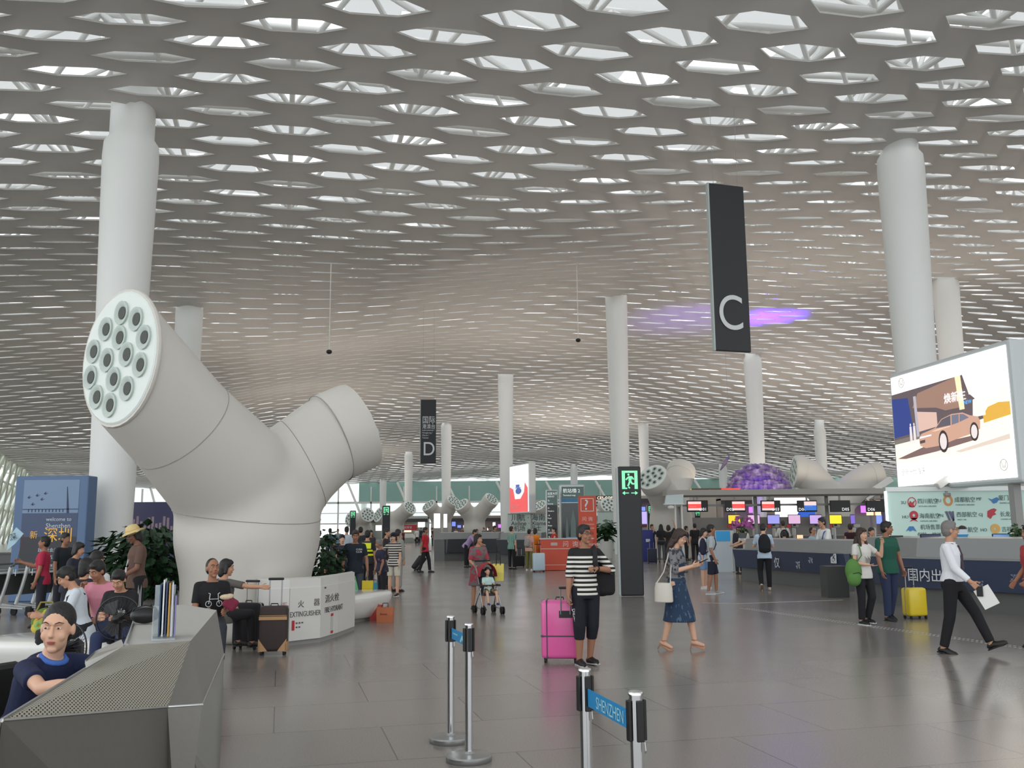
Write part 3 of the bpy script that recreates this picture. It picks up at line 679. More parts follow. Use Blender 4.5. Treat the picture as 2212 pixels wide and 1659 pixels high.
# ================================================================ SUITCASES
def suitcase(label, loc, w, h, d, col, rz=0.0, handle=.4, tilt=0.0, group=None, rough=.35, ribs=0, wheels=4, name='suitcase', band=None, corners=None, hcol=None):
    t = thing(name, label, 'suitcase', loc, rz, group); t.rotation_euler[0] = tilt
    z0 = .05; c = mat('case_%02x%02x%02x' % col, col, rough, coat=.3 if rough < .4 else 0)
    m = MB(); m.rbox((0, 0, z0 + h / 2), (w, d, h), min(.05, d * .3), seg=3)
    for k in range(ribs):
        x = -w / 2 + w * (k + 1) / (ribs + 1); m.rbox((x, -d / 2, z0 + h / 2), (.02, .012, h * .82), .005)
    m.build('shell', c, t, smooth=35)
    m = MB(); e = .006; m.rbox((0, 0, z0 + h / 2), (w + e, .022, h + e), .05, seg=3); m.build('zip_band', band or M_GREYP, t)
    for sx in (-1, 1):
        for sy in ((-1, 1) if wheels == 4 else (1,)):
            m = MB(); m.cyl((sx * w * .4 - .012, sy * d * .35, .027), (sx * w * .4 + .012, sy * d * .35, .027), .027, n=10); m.box((sx * w * .4, sy * d * .35, .048), (.03, .04, .02))
            m.build('wheel', M_RUBBER, t)
    m = MB(); m.tube([(-.05, 0, z0 + h), (-.045, 0, z0 + h + .03), (.045, 0, z0 + h + .03), (.05, 0, z0 + h)], .008, 6); m.build('carry_handle', M_BLACK, t)
    if handle:
        hh = mat('handle_metal', (165, 165, 168), .3, .8)
        m = MB()
        for sx in (-1, 1): m.cyl((sx * w * .22, d * .38, z0 + h - .02), (sx * w * .22, d * .38, z0 + h + handle), .009, n=8)
        rod = m.build('telescopic_rods', hh, t)
        m = MB(); m.rbox((0, d * .38, z0 + h + handle), (w * .44 + .05, .03, .035), .012); m.build('grip', M_BLACK, t)
    if corners:
        for sx in (-1, 1):
            m = MB(); m.poly([(sx * w * .5, z0 + .0), (sx * w * .18, z0 + .01), (sx * w * .5, z0 + .17)], -d / 2 - .006, -d / 2 + .004)
            m.rbox((sx * (w / 2 - .01), 0, z0 + .06), (.03, d + .012, .13), .01); m.build('tan_corner', corners, t)
        m = MB()
        m.box((0, -d / 2 - .004, z0 + h * .74), (w, .01, .045)); m.box((0, -d / 2 - .006, z0 + h * .80), (w * .98, .006, .008))
        m.build('tan_strap', corners, t)
    return t
p = gr(586, 1416)
suitcase('dark brown trolley case with tan corners standing before the fire cabinet', (p.x, p.y + .1, 0), .375, .6, .23, (58, 48, 46), R(6), .36, rough=.75, corners=mat('tan_leather', (178, 140, 100), .6), band=mat('brown_band', (90, 80, 78), .5))
p = gr(530, 1404)
suitcase('black soft trolley case behind the brown one, handle raised', (p.x, p.y + .1, 0), .40, .60, .24, (22, 22, 26), R(-14), .3, rough=.85)
p = gr(1213, 1434)
suitcase('large pink hard shell suitcase strapped in grey beside the striped man', (p.x, p.y + .2, 0), .47, .72, .32, (222, 92, 160), R(-6), 0, rough=.3, band=mat('grey_strap', (130, 125, 135), .7))
pk_ = bpy.data.objects['suitcase.002']
m = MB(); m.rbox((0, 0, .33), (.48, .33, .022), .05, seg=2); m.rbox((-.16, 0, .41), (.018, .33, .73), .03); m.build('strap', mat('dark_strap', (75, 72, 84), .7), pk_)
m = MB(); m.rbox((.08, -.158, .60), (.17, .012, .09), .02); m.build('handle_recess', M_BLACK, pk_)
m = MB()
for sx in (.02, .14): m.cyl((sx, -.158, .60), (sx, -.19, .92), .009, n=8)
m.build('telescopic_rods', mat('handle_metal', (165, 165, 168), .3, .8), pk_)
m = MB(); m.rbox((.08, -.19, .93), (.16, .03, .03), .01); m.build('grip', M_BLACK, pk_)
p = gr(1984, 1338)
suitcase('yellow hard shell suitcase pulled by the man in green', (p.x, p.y + .12, 0), .38, .50, .25, (222, 196, 40), R(14), .36, band=mat('grey_strap', (130, 125, 135), .7))
p = gr(1163, 1236)
suitcase('silver blue suitcase standing beside the woman in orange', (p.x + .02, p.y + .15, 0), .46, .66, .28, (182, 202, 215), R(8), .32, ribs=4)
p = gr(1120, 1226)
suitcase('small black cabin case at the feet of the man in the plaid shirt', (p.x + .05, p.y + .2, 0), .42, .44, .25, (24, 24, 28), R(5), .3, rough=.8)
p = gr(893, 1233)
suitcase('black trolley case dragged at a slant by the man in the red shirt', (p.x + .02, p.y, 0.03), .4, .6, .25, (22, 22, 25), R(-62), .35, tilt=R(-38), rough=.8, wheels=2)
p = gr(1402, 1218)
suitcase('tall dark blue suitcase behind the exit totem', (p.x + .2, p.y + .3, 0), .42, .62, .26, (30, 36, 60), 0, .3, rough=.6)

# shopping bags on the floor by the bench
def carrier(label, px, py, w, h, d, col, rz=0, z=0, Y=None, name='shopping_bag', txt=None, m_=None):
    p = gr(px, py) if Y is None else at(px, py, Y); t = thing(name, label, 'bag', (p.x, p.y, z if Y is None else p.z), rz)
    m = MB(); N = [(-w / 2, -d / 2), (w / 2, -d / 2), (w / 2, d / 2), (-w / 2, d / 2)]
    m.rings([[Vector((x * .96, y, 0)) for x, y in N], [Vector((x, y, h * .5)) for x, y in N], [Vector((x * 1.02, y * .6, h)) for x, y in N]]); m.build('sack', m_ or mat('bag_%02x%02x%02x' % col, col, .55), t)
    m = MB()
    for s in (-1, 1): m.tube([(-w * .2, s * d * .3, h - .01), (-w * .15, s * d * .25, h + .07), (w * .15, s * d * .25, h + .07), (w * .2, s * d * .3, h - .01)], .005, 5)
    m.build('handles', M_BLACK, t)
    if txt: text(txt, .05, (-w * .28, -d / 2 - .003, h * .5), mat('bag_print', (120, 60, 40), .6), t)
    return t
carrier('orange brown paper shopping bag on the floor right of the white bench', 832, 1344, .30, .27, .12, (190, 110, 72), R(-6), txt='Beauty')
carrier('red shopping bag tucked behind the orange brown one', 812, 1340, .24, .28, .14, (170, 50, 42), R(10), z=0)

# ================================================================ BACK LEFT: POSTERS, CARTS, PLANT
p = at(22, 1205, 23); p2 = at(182, 1205, 23)
Wd = (p2 - p).length; top = at(100, 1028, 23).z
t = thing('poster_lightbox', 'tall blue framed poster box showing a bridge and gold characters', 'poster box', (p.x, p.y, 0), 0)
m = MB(); m.rbox((Wd / 2, .25, top / 2), (Wd, .5, top), .03); m.build('box', mat('poster_frame_blue', (84, 112, 150), .4), t)
m = MB(); x0, x1, z0, z1 = .22, Wd - .22, .55, top - .1
def zz(f): return z0 + (z1 - z0) * f
m.add([(x0, -.006, zz(a)) for a in (0, .42)] + [(x1, -.006, zz(a)) for a in (.42, 0)], [(0, 1, 2, 3)])
pb = m.build('poster_lower', mat('poster_dark', (30, 34, 44), .35, emit=.04), t)
m = MB(); m.add([(x0, -.006, zz(.42)), (x0, -.006, zz(.66)), (x1, -.006, zz(.66)), (x1, -.006, zz(.42))], [(0, 1, 2, 3)]); m.build('poster_sea', mat('poster_sea', (52, 70, 104), .35, emit=.05), t)
m = MB(); m.add([(x0, -.006, zz(.66)), (x0, -.006, zz(1)), (x1, -.006, zz(1)), (x1, -.006, zz(.66))], [(0, 1, 2, 3)]); m.build('poster_sky', mat('poster_sky', (112, 136, 166), .35, emit=.08), t)
m = MB(); m.box(((x0 + x1) / 2, -.01, zz(.7)), (x1 - x0, .004, .018))
for k in range(11): m.box((x0 + .15 + k * .085, -.01, zz(.685)), (.02, .004, .07))
m.poly([(x1 - .28, zz(.66)), (x1 - .22, zz(.66)), (x1 - .29, zz(.93)), (x1 - .305, zz(.93))], -.012, -.008)
for bx, bz in ((.1, .82), (.3, .84), (.42, .8), (.2, .75), (.5, .86)): m.poly([(x0 + bx, zz(bz)), (x0 + bx + .06, zz(bz) + .05), (x0 + bx + .05, zz(bz)), (x0 + bx + .11, zz(bz) + .02), (x0 + bx + .04, zz(bz) - .03)], -.012, -.008)
m.build('bridge_and_birds', mat('poster_ink', (40, 55, 90), .5), t)
gold = mat('poster_gold', (224, 170, 66), .4, emit=.2); pw = mat('poster_white', (190, 196, 205), .5, emit=.1)
text('深圳', .38, (x0 + .56, -.012, zz(.38)), gold, t, sx=.95); text('新', .2, (x0 + .22, -.012, zz(.41)), gold, t)
text('welcome to', .13, (x0 + .6, -.012, zz(.58)), pw, t); text('Shenzhen', .16, (x0 + .6, -.012, zz(.51)), pw, t)
text('践行社会主义核心价值观', .105, (x0 + .45, -.012, zz(.27)), pw, t, sx=.9); text('争创第五届全国文明城市', .105, (x0 + .45, -.012, zz(.2)), pw, t, sx=.9); text('深圳机场', .09, (x0 + .75, -.012, zz(.12)), pw, t)
p = at(288, 1130, 27)
t = thing('skyline_poster', 'dark city skyline poster partly hidden by the duct tree and plant', 'poster', (p.x - .2, p.y, 0))
m = MB(); m.box((.8, .05, 1.25), (1.6, .1, 2.5)); m.build('board', mat('skyline_dark', (62, 60, 96), .4), t)
m = MB()
for k in range(14): h = .2 + .35 * abs(math.sin(k * 2.3)); m.box((.1 + k * .11, -.004, 1.55 + h / 2), (.07, .004, h))
m.build('skyline', mat('skyline_lights', (150, 130, 140), .5), t)

# low partition of dark panels behind the carts
p = gr(-120, 1262); p2 = gr(330, 1262)
m = MB(); m.box(((p.x + p2.x) / 2, p.y + .3, .5), (p2.x - p.x, .1, 1.0)); m.box(((p.x + p2.x) / 2, p.y + .28, .98), (p2.x - p.x, .16, .05))
m.build('low_partition', mat('partition_grey', (88, 90, 92), .4), label='low grey partition rail running behind the luggage carts', cat='partition')

# luggage carts nested in a row
m_cart = mat('cart_frame', (200, 204, 204), .35, .5); m_cartd = mat('cart_panel', (74, 80, 78), .5)
def cart():
    t = thing('luggage_cart', 'grey airport luggage cart', 'luggage cart', (0, 0, 0), 0, 'luggage carts nested in a row')
    m = MB()
    for s in (-.24, .24):
        m.tube([(s, .1, .22), (s, -.02, .6), (s, -.12, .98)], .036, 8); m.tube([(s, .1, .22), (s * .5, -.75, .16)], .018, 6)
    m.build('frame', m_cart, t)
    m = MB(); m.tube([(-.27, -.13, .98), (-.25, -.2, 1.04), (.25, -.2, 1.04), (.27, -.13, .98)], .02, 8); m.build('handle', m_cartd, t)
    m = MB(); m.box((0, 0, .62), (.44, .03, .42), Matrix.Rotation(R(13), 3, 'X')); m.build('advert_panel', m_cartd, t)
    m = MB(); m.box((0, -.1, .86), (.4, .22, .02)); m.tube([(-.2, -.2, .93), (.2, -.2, .93)], .008, 6); m.tube([(-.2, -.2, .8), (-.2, -.2, .93)], .008, 6); m.tube([(.2, -.2, .8), (.2, -.2, .93)], .008, 6); m.build('basket', m_cart, t)
    for x, y in ((-.24, .14), (.24, .14), (0, -.78)):
        m = MB(); m.cyl((x - .02, y, .07), (x + .02, y, .07), .07, n=12); m.rbox((x, y, .15), (.05, .12, .09), .01); m.build('wheel', M_RUBBER, t)
    return t
proto = cart()
where_ = ['nearest the left picture edge', 'second along the row from the left', 'third along the row', 'in the middle of the row', 'fifth along the row', 'next to last before the seated woman', 'half hidden behind the seated woman in white']
for k in range(7):
    o = proto if k == 0 else copy_tree(proto)
    p = gr(-12 + k * 36, 1331 - k * 2); o.location = (p.x, p.y, 0); o.rotation_euler[2] = R(78)
    o['label'] = 'grey luggage cart ' + where_[k]
# leafy potted plant
m_leaf = mat('plant_leaf', (38, 66, 40), .45); m_leaf2 = mat('plant_leaf_light', (60, 92, 52), .45)
def leafy(label, x, y, zc, rx, rz_, ry, n_, size, seed, col=m_leaf, pot=None, name='potted_tree', lean=0):
    rn = random.Random(seed); t = thing(name, label, 'plant', (x, y, 0))
    m = MB(); st = MB()
    for k in range(26):
        a = rn.random() * 6.28; e = Vector((rx * .7 * math.cos(a) * rn.random(), ry * .7 * math.sin(a), zc + rz_ * (rn.random() * 1.5 - .75)))
        st.tube([(0, 0, .3), (e.x * .3, e.y * .3, zc * .6), e], [.03, .018, .006], 5)
    for k in range(n_):
        while 1:
            d = Vector((rn.uniform(-1, 1), rn.uniform(-1, 1), rn.uniform(-1, 1)))
            if .25 < d.length < 1: break
        c = Vector((d.x * rx, d.y * ry, zc + d.z * rz_)); s = size * rn.uniform(.7, 1.3)
        out = Vector((d.x, d.y, -.35 + rn.uniform(-.3, .5))).normalized(); sd = out.cross(Vector((0, 0, 1))).normalized(); up = sd.cross(out)
        P = [c, c + out * s * .35 + sd * s * .3 + up * .02, c + out * s * .7 + sd * s * .22, c + out * s, c + out * s * .7 - sd * s * .22, c + out * s * .35 - sd * s * .3 + up * .02, c + out * s * .5 - up * s * .08]
        m.add(P, [(0, 1, 6), (1, 2, 6), (2, 3, 6), (3, 4, 6), (4, 5, 6), (5, 0, 6)])
    m.build('foliage', col, t); st.build('stems', mat('stem', (70, 62, 44), .7), t, smooth=True)
    pr, ph, pc = pot or (.3, .5, M_GREYP)
    m = MB(); m.lathe([(pr * .75, 0), (pr, ph), (pr * .92, ph), (pr * .9, ph * .9), (.001, ph * .9)], 24); m.build('pot', pc, t, smooth=35)
    return t
p = at(312, 1200, 17)
leafy('dark leafy potted tree behind the tour guide in the straw hat', p.x, p.y, 1.1, .92, .74, .6, 1000, .22, 3, pot=(.32, .5, M_GREYP))
p = at(700, 1200, 19.5)
leafy('tall dark bush right of the duct tree trunk', p.x, p.y, .85, .42, .85, .4, 500, .17, 9, pot=(.28, .4, M_GREYP))

# ================================================================ INFORMATION POINT
m_or = mat('info_orange', (205, 78, 52), .45); m_wline = mat('white_line', (225, 205, 195), .5)
p0, p1 = gr(1168, 1233), gr(1290, 1236)
t = thing('information_desk', 'orange red information desk lettered with white characters', 'desk', (p0.x, p0.y, 0), 0)
L = p1.x - p0.x; HD = 1.22
m = MB(); m.box((L / 2, .35, HD / 2), (L, .7, HD - .04)); m.build('body', m_or, t)
m = MB(); m.rbox((L / 2, .35, HD), (L + .06, .76, .05), .01); m.build('worktop', mat('worktop_grey', (190, 190, 188), .35), t)
m = MB(); m.box((L / 2, -.006, .84), (L, .012, .02)); m.box((L / 2, -.006, .22), (L, .012, .015)); m.box((L * .62, -.006, .11), (.015, .012, .2))
m.box((L * .78, -.006, .75), (L * .3, .012, .012)); m.box((L * .63, -.006, .5), (.012, .012, .5)); m.build('white_lines', m_wline, t)
text('问  询', .24, (L * .42, -.012, .93), m_wline, t); text('Information', .17, (L * .74, -.012, .95), m_wline, t)
m = MB(); m.box((L * .26, -.01, 1.02), (.26, .01, .12)); m.build('notice_plate', mat('plate_grey', (190, 175, 170), .5), t)
p = gr(1275, 1232); zt = at(1275, 1069, p.y).z
t = thing('information_totem', 'tall orange red totem with a white question mark', 'sign', (p.x, p.y + .85, 0), R(-3))
m = MB(); m.rbox((0, .15, zt / 2), (.72, .26, zt), .02); m.build('post', m_or, t)
m = MB()
for a in ((0, zt - .12, .52, .03), (0, zt - .62, .52, .03)): m.box((a[0], .012, a[1]), (a[2], .01, a[3]))
for s in (-.25, .25): m.box((s, .012, zt - .37), (.03, .01, .53))
m.build('frame_mark', m_wline, t); text('?', .58, (-.14, .01, zt - .56), M_TXTW, t, ext=.006); text('?', .58, (-.13, .008, zt - .56), M_TXTW, t, ext=.006)
text('问 询', .19, (-.22, .01, zt - 1.0), m_wline, t); text('Information', .1, (-.21, .01, zt - 1.17), m_wline, t); text('0755-23456789', .085, (-.27, .01, zt - 1.33), m_wline, t)
# directory totem and map board
m_dir = mat('directory_dark', (58, 60, 62), .4); m_dirtop = mat('directory_teal', (96, 122, 118), .4); m_frame = mat('silver_frame', (185, 190, 188), .3, .6)
pa, pb = at(1182, 1232, 43), at(1208, 1232, 43); zt = at(1195, 1058, 43).z; w = pb.x - pa.x
t = thing('directory_totem', 'narrow dark directory totem with rows of white arrows and names', 'sign', (pa.x, 43, 0), R(5))
m = MB(); m.rbox((w / 2, .14, zt / 2), (w, .24, zt), .03); m.build('frame', m_frame, t)
m = MB(); m.box((w / 2, .01, zt / 2 - .25), (w - .07, .02, zt - .9)); m.build('panel', m_dir, t)
m = MB(); m.box((w / 2, .01, zt - .38), (w - .07, .02, .68)); m.build('header', m_dirtop, t)
led = mat('directory_letters', (225, 228, 228), .5, emit=.6)
for k, s in enumerate(('出发大厅', '↑ 安检 Security', '← 值机 Check-in', '→ 餐饮 Food', '↑ 商店 Shops', '← 卫生间', '↑ 登机口 Gates', '→ 行李 Baggage')):
    text(s.split(' ')[0], .13, (.06, -.006, zt - .22 - k * .33), led, t, name='row_lettering', sx=.9)
    text(s.split(' ')[-1], .09, (.06 + .0, -.006, zt - .34 - k * .33), led, t, name='row_lettering', sx=.9)
pa, pb = at(1213, 1232, 44), at(1268, 1232, 44); zt = at(1240, 1046, 44).z; w = pb.x - pa.x
t = thing('map_board', 'large silver framed board with teal header and dark glass picture', 'sign', (pa.x, 44, 0), R(8))
m = MB(); m.rbox((w / 2, .2, zt / 2), (w, .36, zt), .06); m.build('frame', m_frame, t)
m = MB(); m.box((w / 2, .01, zt - .38), (w - .12, .02, .55)); m.build('header', m_dirtop, t)
m = MB(); m.box((w * .38, .01, zt - .75), (w * .66, .022, .18)); m.build('blue_band', mat('band_blue', (60, 130, 175), .4), t)
m = MB(); m.box((w * .83, .01, zt - .75), (w * .22, .022, .18)); m.build('olive_band', mat('band_olive', (130, 130, 70), .4), t)
m = MB(); m.box((w / 2, .01, zt - 2.0), (w - .12, .02, 2.25)); m.build('dark_picture', mat('board_picture', (40, 52, 54), .12), t)
m = MB()
for k, (x, z, a, b_) in enumerate(((.25, 2.0, .08, .9), (.5, 1.7, .14, 1.1), (.8, 1.9, .1, 1.0))): m.poly([(w * x - a, zt - 2.9), (w * x - a * .7, zt - z), (w * x, zt - z + .5), (w * x + a * .8, zt - z), (w * x + a, zt - 2.9)], -.004, .0)
m.build('picture_shapes', mat('board_shapes', (110, 128, 126), .3), t)
m = MB(); m.box((w / 2, -.1, .95), (w * .6, .05, .5)); m.build('leaflet_rack', mat('leaflet_blue', (150, 175, 205), .5), t)
text('航站楼', .22, (.12, -.006, zt - .38), led, t); text('Terminal map', .11, (.12, -.006, zt - .55), led, t); text('i 2', .22, (w - .45, -.006, zt - .38), led, t)
# flower pot with big leaves by the information point
p = at(1309, 1200, 50)
t = leafy('large leafy plant in a white tapering pot right of the orange totem', p.x, p.y, 1.45, .45, .5, .35, 130, .45, 5, mat('big_leaf', (52, 84, 52), .4), pot=(.44, .9, M_WHITE))

# frosted glass wall by the information point, and glass wall with dark lettering under the small screen
m_fg = mat('frosted_panel', (190, 206, 200), .35)
def glass_wall(label, px0, px1, pyt, Y, z0, lines=(), rows=None, name='glass_partition'):
    a, b_ = at(px0, 1150, Y), at(px1, 1150, Y); zt = at((px0 + px1) / 2, pyt, Y).z; w = b_.x - a.x
    t = thing(name, label, 'glass partition', (a.x, Y, 0)); m = MB(); m.box((w / 2, .05, (z0 + zt) / 2), (w, .08, zt - z0)); m.build('glass', m_fg, t)
    m = MB(); m.box((w / 2, .05, zt), (w, .14, .06)); m.box((w / 2, .05, z0 / 2), (w, .3, z0)); m.build('rail', M_GREYP, t)
    for s, sz, px, py, c in lines:
        q_ = at(px, py, Y); text(s, sz, (q_.x - a.x, -.01, q_.z), c, t)
    return t
glass_wall('frosted glass partition behind the potted plant, marked 620', 1292, 1346, 1105, 66, .1, [('620', .35, 1308, 1131, M_TXTK)])
glass_wall('pale teal glass partition with dark airline names below the red and white screen', 1097, 1182, 1110, 81.5, .3, [('川航 · 海南航', .62, 1104, 1124, M_TXTK), ('Airline · Xiamen', .5, 1104, 1135, M_TXTK), ('机场 · 巴士', .5, 1110, 1146, M_TXTK)])
# small hanging red and white advert screen
a = at(1102, 1107, 80); b_ = at(1141, 1106, 76); zt = at(1102, 1009, 80).z; w = (b_ - a).xy.length
t = thing('advert_screen', 'narrow lit advert screen with a red lower half and a blue hat figure', 'screen', (a.x, a.y, a.z), math.atan2(b_.y - a.y, b_.x - a.x))
h = zt - a.z
m = MB(); m.rbox((w / 2, .35, h / 2), (w + .3, .6, h + .3), .05); m.build('casing', m_frame, t)
m = MB(); m.box((w / 2, .02, h / 2), (w, .06, h)); m.build('lit_panel', mat('screen_white', (236, 244, 250), .4, emit=1.0), t)
rs = mat('screen_red', (226, 82, 84), .4, emit=.8); bs = mat('screen_blue', (70, 90, 160), .4, emit=.7)
m = MB(); m.poly([(0, 0), (w, 0), (w, h * .5), (w * .85, h * .62), (w * .8, h * .42), (w * .6, h * .28), (w * .3, h * .28), (w * .2, h * .5), (0, h * .55)], -.03, -.015); m.build('red_area', rs, t)
m = MB(); m.ball((w * .5, -.03, h * .45), (w * .17, .01, h * .07), 12, 8); m.box((w * .48, -.035, h * .52), (w * .34, .01, h * .015)); m.box((w * .46, -.035, h * .56), (w * .2, .01, h * .06)); m.build('hat_figure', bs, t)
text('限时 HOT', .4, (w * .1, -.04, h * .08), M_TXTW, t)
for f_ in (.15, .85): m = MB(); m.cyl((w * f_, .5, -.1), (w * f_, .5, -a.z), .06, n=8); m.build('support_post', M_GREYP, t)

# far service counters with dark fronts
m_navy = mat('counter_navy', (58, 68, 92), .4); m_ctop = mat('counter_top_grey', (140, 142, 142), .35); m_plinth = mat('counter_plinth', (96, 98, 98), .45); m_dk = mat('counter_dark', (64, 68, 74), .4)
def counter(label, pts, zt=1.1, depth=.9, front=m_navy, hood=.35, text_=None, name='service_counter', cut=.42, hoodh=.32):
    """pts: top front edge as world points; front leans in to a recessed plinth"""
    t = thing(name, label, 'counter', (0, 0, 0)); P = [Vector((p.x, p.y, 0)) for p in pts]
    nr = []
    for i in range(len(P)):
        d = (P[min(i + 1, len(P) - 1)] - P[max(i - 1, 0)]).normalized(); nr.append(Vector((-d.y, d.x, 0)))
    def loft(rows, mm, nm):
        m = MB(); vs = []; fs = []; n_ = len(P)
        for off, z in rows: vs += [p + nn * off + Vector((0, 0, z)) for p, nn in zip(P, nr)]
        R_ = len(rows)
        for r in range(R_):
            for i in range(n_ - 1): fs.append((r * n_ + i, r * n_ + i + 1, ((r + 1) % R_) * n_ + i + 1, ((r + 1) % R_) * n_ + i))
        fs.append(tuple(r * n_ for r in range(R_))); fs.append(tuple(r * n_ + n_ - 1 for r in range(R_))[::-1]); m.add(vs, fs); m.build(nm, mm, t)
    loft([(0, zt), (.12, cut), (.2, cut), (.2, zt)], front, 'front_panel')
    loft([(.3, 0), (.3, zt - .02), (depth, zt - .02), (depth, 0)], m_plinth, 'plinth')
    loft([(-.01, zt), (-.01, zt + .025), (depth, zt + .025), (depth, zt)], m_ctop, 'worktop')
    if hood: loft([(hood, zt + .025), (hood + .06, zt + hoodh), (hood + .5, zt + hoodh + .03), (hood + .52, zt + .025)], m_ctop, 'raised_back')
    return t, P
def wall_text(t, s, sz, P, frac, z, m_, lean=.05, sx=1.0):
    tot = [0]
    for i in range(len(P) - 1): tot.append(tot[-1] + (P[i + 1] - P[i]).length)
    L = frac * tot[-1]; i = max(k for k in range(len(P) - 1) if tot[k] <= L)
    d = (P[i + 1] - P[i]).normalized(); p = P[i] + d * (L - tot[i]); nn = Vector((-d.y, d.x, 0))
    q_ = p + nn * (lean - .02); return text(s, sz, (q_.x, q_.y, z), m_, t, rz=math.atan2(d.y, d.x), sx=sx)
counter('distant long dark counter left of the man in the plaid shirt', [gr(968, 1165, 1.1), gr(1020, 1164, 1.1), gr(1068, 1164, 1.1)], depth=1.2, front=m_dk)
counter('distant dark counter behind the man in the plaid shirt', [gr(1072, 1166, 1.1), gr(1120, 1166, 1.1), gr(1160, 1166, 1.1)], depth=1.2, front=m_dk)
TZ = .95
TB = 1.0
tA, PA_ = counter('navy fronted enquiry counter where people lean beside the orchid', [gr(1582, 1187, TZ), gr(1640, 1189, TZ), gr(1730, 1193, TZ), gr(1790, 1195.5, TZ), gr(1822, 1196.5, TZ)], TZ, 1.9, hood=.45)
tB, PB_ = counter('long navy ticket counter lettered DOMESTIC DEPARTURE at the right edge', [gr(1838, 1199, TB), gr(1947, 1206, TB), gr(2060, 1209, TB), gr(2212, 1213, TB), gr(2420, 1222, TB)], TB, 1.7, hood=.35, hoodh=.40)
for px, py, s, sz in ((1666, 1224, '仅', .32), (1716, 1226, '✈', .2), (1745, 1214, '✈', .2), (1795, 1213, '♿', .24)):
    p = gr(px, 1187 + (px - 1582) * .0394, TZ); fr_ = (p - PA_[0]).xy.length / (PA_[-1] - PA_[0]).xy.length; z = at(px, py, p.y).z
    wall_text(tA, s, sz, PA_, min(.98, fr_), z, M_TXTW)
p = gr(1958, 1208, TB); LB = sum((PB_[i + 1] - PB_[i]).length for i in range(len(PB_) - 1)); f1 = ((PB_[1] - PB_[0]).length + .06) / LB
wall_text(tB, 'DOMESTIC DEPARTURE', .115, PB_, f1, .87, mat('counter_letters', (150, 160, 185), .5), sx=1.0)
wall_text(tB, '国内出发', .27, PB_, f1 + .004, .58, M_TXTW, sx=.95)
for f_, z in ((.66, .65), (.72, .55), (.56, .5)): wall_text(tB, '✈', .14, PB_, f_, z, mat('counter_letters', (150, 160, 185), .5))
m = MB(); p = gr(1806, 1290); m.box((p.x, p.y + .05, .36), (.5, .5, .72)); m.build('cabinet_block', mat('block_dark', (62, 66, 64), .5), tA)
p = gr(1788, 1184, 1.04); m = MB(); m.box((p.x, p.y, 1.04), (.5, .5, .02), Matrix.Rotation(R(30), 3, 'X')); m.build('sloping_shelf', mat('shelf_light', (170, 170, 180), .4), tA)

# things on the two counters
def monitor(label, px, py, Y, w, h, col, rz=0, em=.8, case=M_BLACK, stand=.06, name='monitor', back=False, group=None, zb=None):
    p = at(px, py, Y)
    if zb: stand = max(.03, p.z - h / 2 - zb); p.z = zb + stand + h / 2
    t = thing(name, label, 'monitor', (p.x, p.y, p.z - h / 2 - stand), rz, group)
    m = MB(); m.rbox((0, .02, h / 2 + stand), (w, .04, h), .01); m.build('case', case, t)
    if not back: m = MB(); m.box((0, -.004, h / 2 + stand), (w * .92, .008, h * .86)); m.build('display', mat('display_%02x%02x%02x' % col, col, .3, emit=em), t)
    if stand > .02: m = MB(); m.box((0, .03, stand / 2 + .004), (w * .2, .03, stand)); m.box((0, .03, .006), (w * .45, .14, .012)); m.build('stand', case, t)
    return t
monitor('dark computer monitor on the ticket counter behind the man in the white shirt', 2011, 1166, 19.4, .42, .24, (52, 60, 90), em=.3, zb=TB + .027)
monitor('computer screen showing blue windows on the ticket counter near the right edge', 2164, 1166, 18.6, .34, .24, (96, 128, 178), R(-6), zb=TB + .027)
monitor('small green backed monitor on the ticket counter beside the man in green', 1937, 1168, 20.2, .30, .22, (20, 60, 48), em=.1, zb=TB + .027)
monitor('orange lit screen standing on the enquiry counter', 1728, 1162, 27.3, .2, .2, (238, 190, 150), R(8), em=.9, zb=TZ + .027)
p = gr(2104, 1209, TB); t = thing('counter_notice', 'light blue and white notice standing on the ticket counter', 'notice', (p.x, p.y + .45, TB + .42)); m = MB(); m.box((0, 0, .08), (.26, .02, .15)); m.build('card', mat('notice_pale', (190, 208, 215), .5), t); m = MB(); m.box((0, -.012, .03), (.26, .006, .05)); m.build('blue_stripe', m_belt, t)
p = at(1754, 1161, 27.2); p.z = TZ + .027 + .18; t = thing('counter_notice', 'cyan notice card on the enquiry counter beside the orange screen', 'notice', (p.x, p.y, p.z - .18), R(10)); m = MB(); m.box((0, 0, .18), (.25, .02, .3)); m.build('card', mat('notice_cyan', (95, 180, 215), .5, emit=.15), t); m = MB(); m.box((0, 0, .015), (.25, .12, .03)); m.build('foot', M_GREYP, t)
# orchid
p = at(1604, 1150, 28.2)
t = thing('orchid', 'magenta orchid in a grey pot on the enquiry counter', 'plant', (p.x, p.y, TZ + .35))
rn = random.Random(4); m = MB(); fl = MB(); lf = MB()
for k in range(9):
    a = k * .7; e = Vector((.24 * math.cos(a), .1 * math.sin(a), .55 + .16 * rn.random())); m.tube([(0, 0, .15), (e.x * .4, e.y, .45), e], .006, 5)
for k in range(70):
    a = rn.random() * 6.28; r_ = rn.random() ** .5
    c = Vector((.32 * r_ * math.cos(a), .14 * r_ * math.sin(a), .52 + rn.uniform(-.13, .16) - .1 * abs(r_ * math.cos(a))))
    for j in range(4):
        b2 = j * 1.57 + k; fl.ball(c + Vector((.022 * math.cos(b2), 0, .022 * math.sin(b2))), (.022, .008, .022), 6, 4)
for k in range(12):
    a = k * .55; lf.tube([(0, 0, .12), (.12 * math.cos(a), .08 * math.sin(a), .26), (.2 * math.cos(a), .1 * math.sin(a), .16)], [.012, .035, .008], 6, flat=.3)
